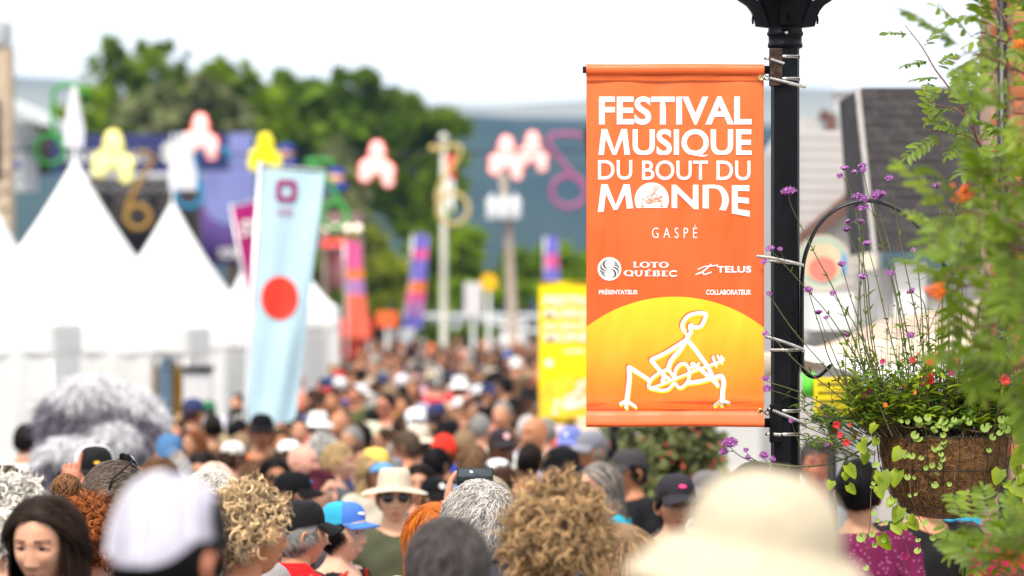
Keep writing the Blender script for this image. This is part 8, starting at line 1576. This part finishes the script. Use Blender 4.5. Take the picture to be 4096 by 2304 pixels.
GEN = [('person in a white cap with an orange peak, left of centre', 585, 1115, 27, 40, dict(cap=(.75, .72, .68), shirt=(.6, .5, .42), visor=(.75, .18, .04))), ('person with tousled fair hair and a lilac shirt, back to the camera', 606, 1092, 29, 15, dict(hair='messy', hcol='sandy', shirt=(.48, .48, .72))),
       ('bald pink-headed man beside a white cap', 762, 1118, 25, 110, dict(skin=(.66, .33, .25), shirt=(.04, .06, .12))), ('person in a plain white cap left of the bald pink head', 727, 1112, 26.5, 30, dict(cap=(.8, .8, .8), shirt=(.03, .04, .09))), ('person with fluffy white hair above the fair-haired man', 812, 1092, 27.5, 5, dict(hair='curly', hcol='white', shirt=(.06, .07, .14), fem=1.0)),
       ('woman with curly brown hair facing the camera left of centre', 706, 1080, 30, 165, dict(hair='curly', hcol=(.14, .06, .02), shirt=(.6, .6, .65), fem=1.0, skin='tan')), ('person in an orange-red cap under the light blue flag', 662, 1076, 31, 20, dict(cap=(.80, .12, .02), shirt=(.2, .1, .25))), ('person in a round white sun hat right of the light blue flag', 800, 1042, 33, 20, dict(brim=(.8, .8, .8), shirt=(.06, .07, .04))),
       ('bald tanned man beside the round white sun hat', 852, 1036, 33.5, 190, dict(skin=(.5, .21, .11), shirt=(.02, .03, .07))), ('person in a white cap in front of a cream hat', 1046, 1030, 31.5, 20, dict(cap=(.82, .82, .86), shirt=(.3, .28, .26))), ('person in a cream bucket hat with a pink neck', 1052, 1076, 27.8, 5, dict(brim=(.66, .58, .46), shirt=(.4, .3, .25))),
       ('person in a black cap in front of a white shirt', 1122, 1064, 29.5, 40, dict(cap=BK, shirt=(.03, .04, .06))), ('person in a white shirt with grey hair, right of centre', 1208, 1042, 31, 20, dict(hair='short', hcol='grey', shirt=(.82, .82, .85))), ('person with a royal blue hood and fair hair right of the red hat', 1170, 1080, 29, 30, dict(hair='short', hcol='sandy', shirt=(.015, .06, .45))),
       ('woman with a dark bun and bare shoulders, back to the camera', 1334, 1118, 25, 12, dict(hair='bun', hcol='dark', shirt=(.16, .14, .13), fem=1.0, skin='tan', sleeve=.05, neck=.2)), ('tanned man in a dark cap with a pink badge', 1262, 1082, 26.5, 160, dict(cap=(.03, .025, .03), shirt=(.2, .12, .06), skin='brown', badge=True)), ('person in a bright pink top left of the dark bun', 1192, 1120, 26, 20, dict(hair='long', hcol='lbrown', shirt=(.78, .20, .36), fem=1.0)),
       ('person with pale silver hair left of the yellow banner', 1328, 1046, 30, 8, dict(hair='short', hcol='white', shirt=(.35, .36, .5))), ('person with grey hair and a pale blue collar beside the silver-haired one', 1372, 1052, 30.5, 350, dict(hair='short', hcol='grey', shirt=(.45, .5, .7))), ('person in a wide black hat left of the yellow banner', 1330, 978, 40, 180, dict(brim=(.012, .012, .013), shirt=(.03, .03, .03), skin='brown')),
       ('person in a bright mint green top near the far marquee', 934, 908, 72, 190, dict(hair='short', hcol='brown', shirt=(.02, .55, .42))), ('person in a sunny yellow top beside the far marquee', 866, 890, 76, 180, dict(hair='short', hcol='dark', shirt=(.85, .48, .02))), ('person in a bright orange hat far down the street', 1086, 868, 98, 20, dict(brim=(.85, .18, .05), shirt=(.4, .1, .05))), ('person in a mustard yellow top left of centre', 982, 966, 43, 10, dict(hair='short', hcol='sandy', shirt=(.66, .32, .02))),
       ('person in a large white sun hat in the middle of the crowd', 1156, 952, 45, 10, dict(brim=(.82, .81, .80), shirt=(.4, .42, .38))), ('person in a pale lilac cap in the middle of the crowd', 1012, 944, 48, 30, dict(cap=(.70, .68, .80), shirt=(.5, .48, .55))), ('person in a crimson top far left of the crowd', 908, 926, 54, 10, dict(hair='short', hcol='dark', shirt=(.50, .02, .09))), ('person in a cornflower blue cap far down the street', 1277, 886, 78, 15, dict(cap=(.10, .22, .60), shirt=(.2, .25, .5))), ('person in a salmon pink top far down the street', 1288, 912, 64, 12, dict(hair='short', hcol='dark', shirt=(.78, .20, .22))), ('person in a red and grey top in the middle of the crowd', 1100, 944, 49, 20, dict(hair='short', hcol='grey', shirt=(.55, .03, .05))), ('person in a green cap at the marquee curtain', 526, 1010, 44, 340, dict(cap=(.02, .16, .07), shirt=(.06, .03, .03))), ('person in a scarlet top left of the light blue flag', 470, 1080, 33, 20, dict(hair='short', hcol='brown', shirt=(.70, .03, .03)))]
def gen(label, x, y, d, face, o, px=None):
    lod = 1 if d < 29 else 2; k = dict(fem=o.get('fem', 0.0), skin=o.get('skin', 'light'), shirt=o['shirt'], seed=o.get('seed', 60 + int(x or 0) % 5), lod=lod, sleeve=o.get('sleeve', .55), neck=o.get('neck', 1.0), arms=o.get('arms', ('down', 'down')), yaw=o.get('yaw', 0.0), pants=o.get('pants', (.05, .06, .10)), glasses=o.get('glasses'))
    hs = o.get('hair'); 
    if hs is None and ('cap' in o or 'brim' in o): hs = 'short'; o.setdefault('hcol', 'brown')
    p, B_, M4 = P_(label, px if px is not None else S(x), S(y) if px is None else y, d, face, hair=hs, hcol=o.get('hcol', 'brown'), **{**k, 'seed': k['seed'] % 4 + 60})
    if 'cap' in o:
        if 'visor' in o: attach(cap_mesh('cap', lod, (mat('cap_pale', o['cap'], .75), mat('cap_pale', o['cap'], .75), mat('cap_orange_peak', o['visor'], .7))).mesh('cap_two_tone'), 'cap', p, M4)
        else: attach(CAPG[lod], 'cap', p, M4, o['cap'])
    if 'brim' in o: attach(BRW[lod], 'hat', p, M4, o['brim'])
    if 'badge' in o: b = MB(); logo(b, .0, .085, .05, .04, mat('pale_pink_badge', (.75, .42, .42), .6), 1.03); attach(b.mesh('cap_badge'), 'cap_badge', p, M4)
    return p
for lab, x, y, d, f, o in GEN: gen(lab, x, y, d, f, o)
used = [(q.location.x, q.location.y) for q in COL.objects if q.name.startswith('person') and q.parent is None]

# ---- the rest of the crowd: each with its own look, placed where there is room on the street
HEADS = [('short black hair', dict(hair='short', hcol='black')), ('short brown hair', dict(hair='short', hcol='brown')), ('short grey hair', dict(hair='short', hcol='grey')), ('short fair hair', dict(hair='short', hcol='sandy')), ('long dark hair', dict(hair='long', hcol='dark', fem=1.0)), ('long light brown hair', dict(hair='long', hcol='lbrown', fem=1.0)), ('long blonde hair', dict(hair='long', hcol='blonde', fem=1.0)), ('curly brown hair', dict(hair='curly', hcol='brown', fem=1.0)), ('curly white hair', dict(hair='curly', hcol='white', fem=1.0)), ('a dark bun', dict(hair='bun', hcol='dark', fem=1.0)), ('a brown ponytail', dict(hair='pony', hcol='brown', fem=1.0)), ('auburn hair', dict(hair='long', hcol='auburn', fem=1.0)),
         ('a black cap', dict(cap=BK)), ('a white cap', dict(cap=(.75, .75, .76))), ('a navy cap', dict(cap=(.03, .04, .11))), ('a beige sun hat', dict(brim=(.55, .46, .34))), ('a bald head', dict(skin='tan')), ('a red cap', dict(cap=(.55, .03, .03)))]
SHIRTS = [('black', (.005, .005, .006), 7), ('charcoal', (.022, .022, .026), 5), ('navy', (.010, .014, .045), 6), ('white', (.72, .72, .73), 4), ('grey', (.22, .22, .23), 3), ('sky blue', (.22, .38, .60), 2), ('denim blue', (.10, .16, .28), 3), ('maroon', (.15, .02, .04), 2), ('coral', (.68, .20, .14), 2), ('pale pink', (.70, .42, .42), 2), ('olive', (.10, .11, .05), 2), ('tan', (.42, .29, .18), 3), ('teal', (.02, .20, .22), 1), ('lilac', (.42, .38, .60), 1), ('red', (.58, .03, .03), 2), ('brown', (.11, .06, .035), 3), ('cream', (.66, .58, .46), 2), ('royal blue', (.02, .07, .42), 1)]
combos = [(h, s) for h in range(len(HEADS)) for s in range(len(SHIRTS))]; wts = [SHIRTS[s][2] * (6, 5, 1.2, .7, 5, 1.2, 1.2, 2, .6, 3.5, 2.2, 1, 3.2, 1.5, 2.5, .9, 1.2, .8)[h] for h, s in combos]
def pick():
    i = rnd.choices(range(len(combos)), wts)[0]; wts.pop(i); return combos.pop(i)
spots = []
d = 22.6
while d < 76:
    step = .62 if d < 40 else .8
    x0 = 1330 if d > 60 else (1075 if d > 44 else (960 if d > 36 else (700 if d > 31 else 640))); x1 = 2330 if d > 26 else 2260; xa = (x0 - CXP) / FPX * d; xb = (x1 - CXP) / FPX * d; x = xa + rnd.uniform(0, .4)
    while x < xb: spots.append((x + rnd.uniform(-.12, .12), d + rnd.uniform(-.2, .2))); x += rnd.uniform(.50, .78) * (1 if d < 40 else 1.1)
    d += step
NEARMAX = 300 - len(used) - 2; n_ind = 0; far_spots = []
avoid = [(f.location.x, f.location.y) for f in COL.objects if f.parent is None and f.name.split('.')[0] in ('tall_flag', 'street_lamp', 'marquee')]
for x, y in spots:
    if any((x - a) ** 2 + (y - b_) ** 2 < (.36 if y < 45 else .30) for a, b_ in used): continue
    if n_ind >= NEARMAX: far_spots.append((x, y)); continue
    used.append((x, y)); h, s = pick(); o = dict(HEADS[h][1]); o['shirt'] = tuple(c * rnd.uniform(.85, 1.15) for c in SHIRTS[s][1]); face = rnd.choice([0, 10, 20, 350, 340, 30, 330, 60, 300, 90, 270, 150, 170, 180, 190, 210, 200, 225, 160, 185, 205, 140, 80, 280]); o['arms'] = rnd.choice([('down', 'down'), ('down', 'down'), ('bent', 'bent'), ('down', 'bent'), ('fold', 'fold')]) if n_ind % 22 else ('down', 'high'); o['yaw'] = rnd.choice([-.5, 0, .5]); o.setdefault('skin', rnd.choice(['light', 'tan', 'tan', 'ruddy', 'olive', 'olive', 'tan', 'brown'])); o['pants'] = rnd.choice([(.04, .05, .09), (.02, .02, .02), (.12, .16, .24), (.30, .25, .18)])
    zone = 'near the front of the crowd' if y < 27 else ('left of the crowd' if x < -2.4 else ('in the middle of the crowd' if y < 38 else ('towards the far marquees' if y < 52 else 'far down the street')))
    hgt = rnd.gauss(1.70 if not o.get('fem') else 1.635, .08); top = ground_z(y) + hgt; py = HYP + (CZ - top) / y * FPX
    o['seed'] = rnd.randint(0, 3); o['glasses'] = 'sun' if y < 38 and rnd.random() < .35 else None; side = 'back turned' if face < 45 or face > 315 else ('facing the camera' if 135 < face < 225 else 'turned sideways')
    gen('person with %s and %s %s top, %s' % (HEADS[h][0], 'an' if SHIRTS[s][0][0] in 'aeiou' else 'a', SHIRTS[s][0], side), None, py, y, face, o, px=CXP + x / y * FPX); n_ind += 1
# ---- beyond about 300: one mass of small figures far down the street
d = 76
while d < 118:
    x = (1335 - CXP) / FPX * d
    while x < (2420 - CXP) / FPX * d: far_spots.append((x + rnd.uniform(-.1, .1), d + rnd.uniform(-.3, .3))); x += rnd.uniform(.6, .95)
    d += .95
b = MB(); pal_s = [mat('far_shirt_%s' % n.replace(' ', '_'), c, .85, .1, 3) for n, c, w in SHIRTS]; pal_h = [mat('far_hair_%s' % k, HC[k], .7, .2, 8) for k in ('dark', 'brown', 'dark', 'grey', 'brown', 'black', 'dark', 'black')]; pal_k = [mat('far_skin_%s' % k, SK[k], .6, .1, 8) for k in ('tan', 'tan', 'ruddy', 'brown')]; pal_p = [mat('far_trousers_a', (.04, .05, .09), .8), mat('far_trousers_b', (.2, .17, .13), .8)]
tor = [(.86, .155, .11), (1.0, .15, .105), (1.15, .15, .105), (1.3, .175, .115), (1.4, .165, .095), (1.45, .09, .07), (1.47, .055, .055)]
for x, y in far_spots:
    k = rnd.gauss(.985, .05); a = rnd.uniform(0, 6.28); ca, sa = math.cos(a) * k, math.sin(a) * k; T = lambda P: np.stack([P[:, 0] * ca - P[:, 1] * sa + x, P[:, 0] * sa + P[:, 1] * ca + y, P[:, 2] * k], 1); ms = pal_s[rnd.choices(range(len(SHIRTS)), [s[2] for s in SHIRTS])[0]]; mh = rnd.choice(pal_h); mk = rnd.choice(pal_k); n = 9; q = np.linspace(0, 2 * math.pi, n, endpoint=False)
    V = np.concatenate([np.stack([np.cos(q) * rx, np.sin(q) * ry, np.full(n, z)], 1) for z, rx, ry in tor]); b.add(T(V), grid_faces(n, len(tor), True), ms)
    Vh = np.concatenate([np.stack([np.cos(q) * .074 * r, np.sin(q) * .095 * r + .01, np.full(n, 1.59 + z)], 1) for r, z in ((.6, -.13), (.7, -.10), (.98, -.03), (1, .02), (.8, .085), (.05, .12))]); b.add(T(Vh), grid_faces(n, 6, True), mk)
    Vr = np.concatenate([np.stack([np.cos(q) * .083 * r, np.sin(q) * .104 * r - .006, np.full(n, 1.59 + z)], 1) + (np.array([0, -.02, 0])) for r, z in ((1, -.06 if rnd.random() < .5 else -.16), (1.04, .02), (.86, .09), (.05, .132))]); Vr[:n, 1] = np.minimum(Vr[:n, 1], .03); b.add(T(Vr), grid_faces(n, 4, True), mh)
    for sg in (-1, 1):
        V, F = tube_np([(sg * .17, 0, 1.40), (sg * .22, -.02, 1.13), (sg * .21, .08, .90)], [.05, .042, .03], 6); b.add(T(V), F, ms if rnd.random() < .4 else mk)
        V, F = tube_np([(sg * .085, 0, .9), (sg * .095, .01, .5), (sg * .1, 0, .02)], [.09, .06, .045], 6); b.add(T(V), F, pal_p[0] if k > .98 else pal_p[1])
o = b.build('crowd'); meta(o, 'mass of small distant people filling the far end of the street', 'crowd', kind='stuff')

# ---- furry costume figure
d = 26.5; s = d / FPX; fc = empty('fur_costume', (at(400, 0, d).x, d, 0), 'person in a huge shaggy white and grey fur costume at the left, back bent', 'costumed person'); M_fw = mat('white_fur', (.70, .69, .72), .7, .15, 20, tint=.35); M_fg = mat('grey_violet_fur', (.19, .175, .22), .75, .3, 20, tint=.5)
BL = [(360, 1575, 150, 75, M_fw), (500, 1625, 120, 70, M_fw), (280, 1680, 150, 120, M_fg), (430, 1690, 130, 90, M_fg), (330, 1785, 140, 42, M_fw), (200, 1850, 70, 80, M_fw), (470, 1745, 80, 55, M_fw), (575, 1660, 75, 75, M_fw), (400, 1880, 200, 130, M_fg), (575, 1790, 85, 130, M_fg), (240, 1960, 120, 140, M_fg), (480, 1950, 170, 120, M_fw), (400, 2200, 240, 260, M_fg), (330, 2550, 110, 320, M_fg), (500, 2550, 110, 320, M_fg)]
b = MB(); f = MB(); r_ = np.random.default_rng(5)
for i, (px, py, rx, ry, m) in enumerate(BL):
    c = at(px, py, d) - fc.location; c.y = (-.02 if m is M_fg else .0) + .04 * (i % 3) - (.2 if i in (4, 6) else 0); R3 = np.array([rx * s, max(rx, ry) * s * .75, ry * s]); c.z = max(c.z, R3[2] * .98); V, F = lathe_np([(max(.001, math.sin(q)), -math.cos(q)) for q in np.linspace(0, math.pi, 13)], 20); b.add(V * R3 * .86 + np.array(c), F, m, .3)
    n = int(15000 * (rx * ry) / 40000); n = min(n, 4200); D = r_.normal(size=(n, 3)); D /= np.linalg.norm(D, axis=1)[:, None]; P0 = D * R3 * .84 + np.array(c); L_ = r_.uniform(.03, .075, n); t = np.linspace(0, 1, 5); out = D + r_.normal(0, .4, (n, 3)); St = P0[:, None] + out[:, None] * (L_[:, None] * t)[..., None] + np.array([0, 0, -1]) * (L_[:, None] * t ** 2 * .8)[..., None]
    T = np.array([1, 0, 0]) * .5 + r_.normal(0, .5, (n, 3)); T /= np.linalg.norm(T, axis=1)[:, None]; w = np.interp(t, [0, .6, 1], [.004, .0034, .0006]); V = np.stack([St - T[:, None] * w[None, :, None], St + T[:, None] * w[None, :, None]], 2).reshape(-1, 3); ii = np.arange(n)[:, None] * 10 + np.arange(4)[None] * 2; F = np.stack([ii, ii + 1, ii + 3, ii + 2], -1).reshape(-1, 4); f.add(V, F, m, np.repeat(r_.random(n), 10))
b.build('body', fc, tint=True); f.build('fur', fc, tint=True)
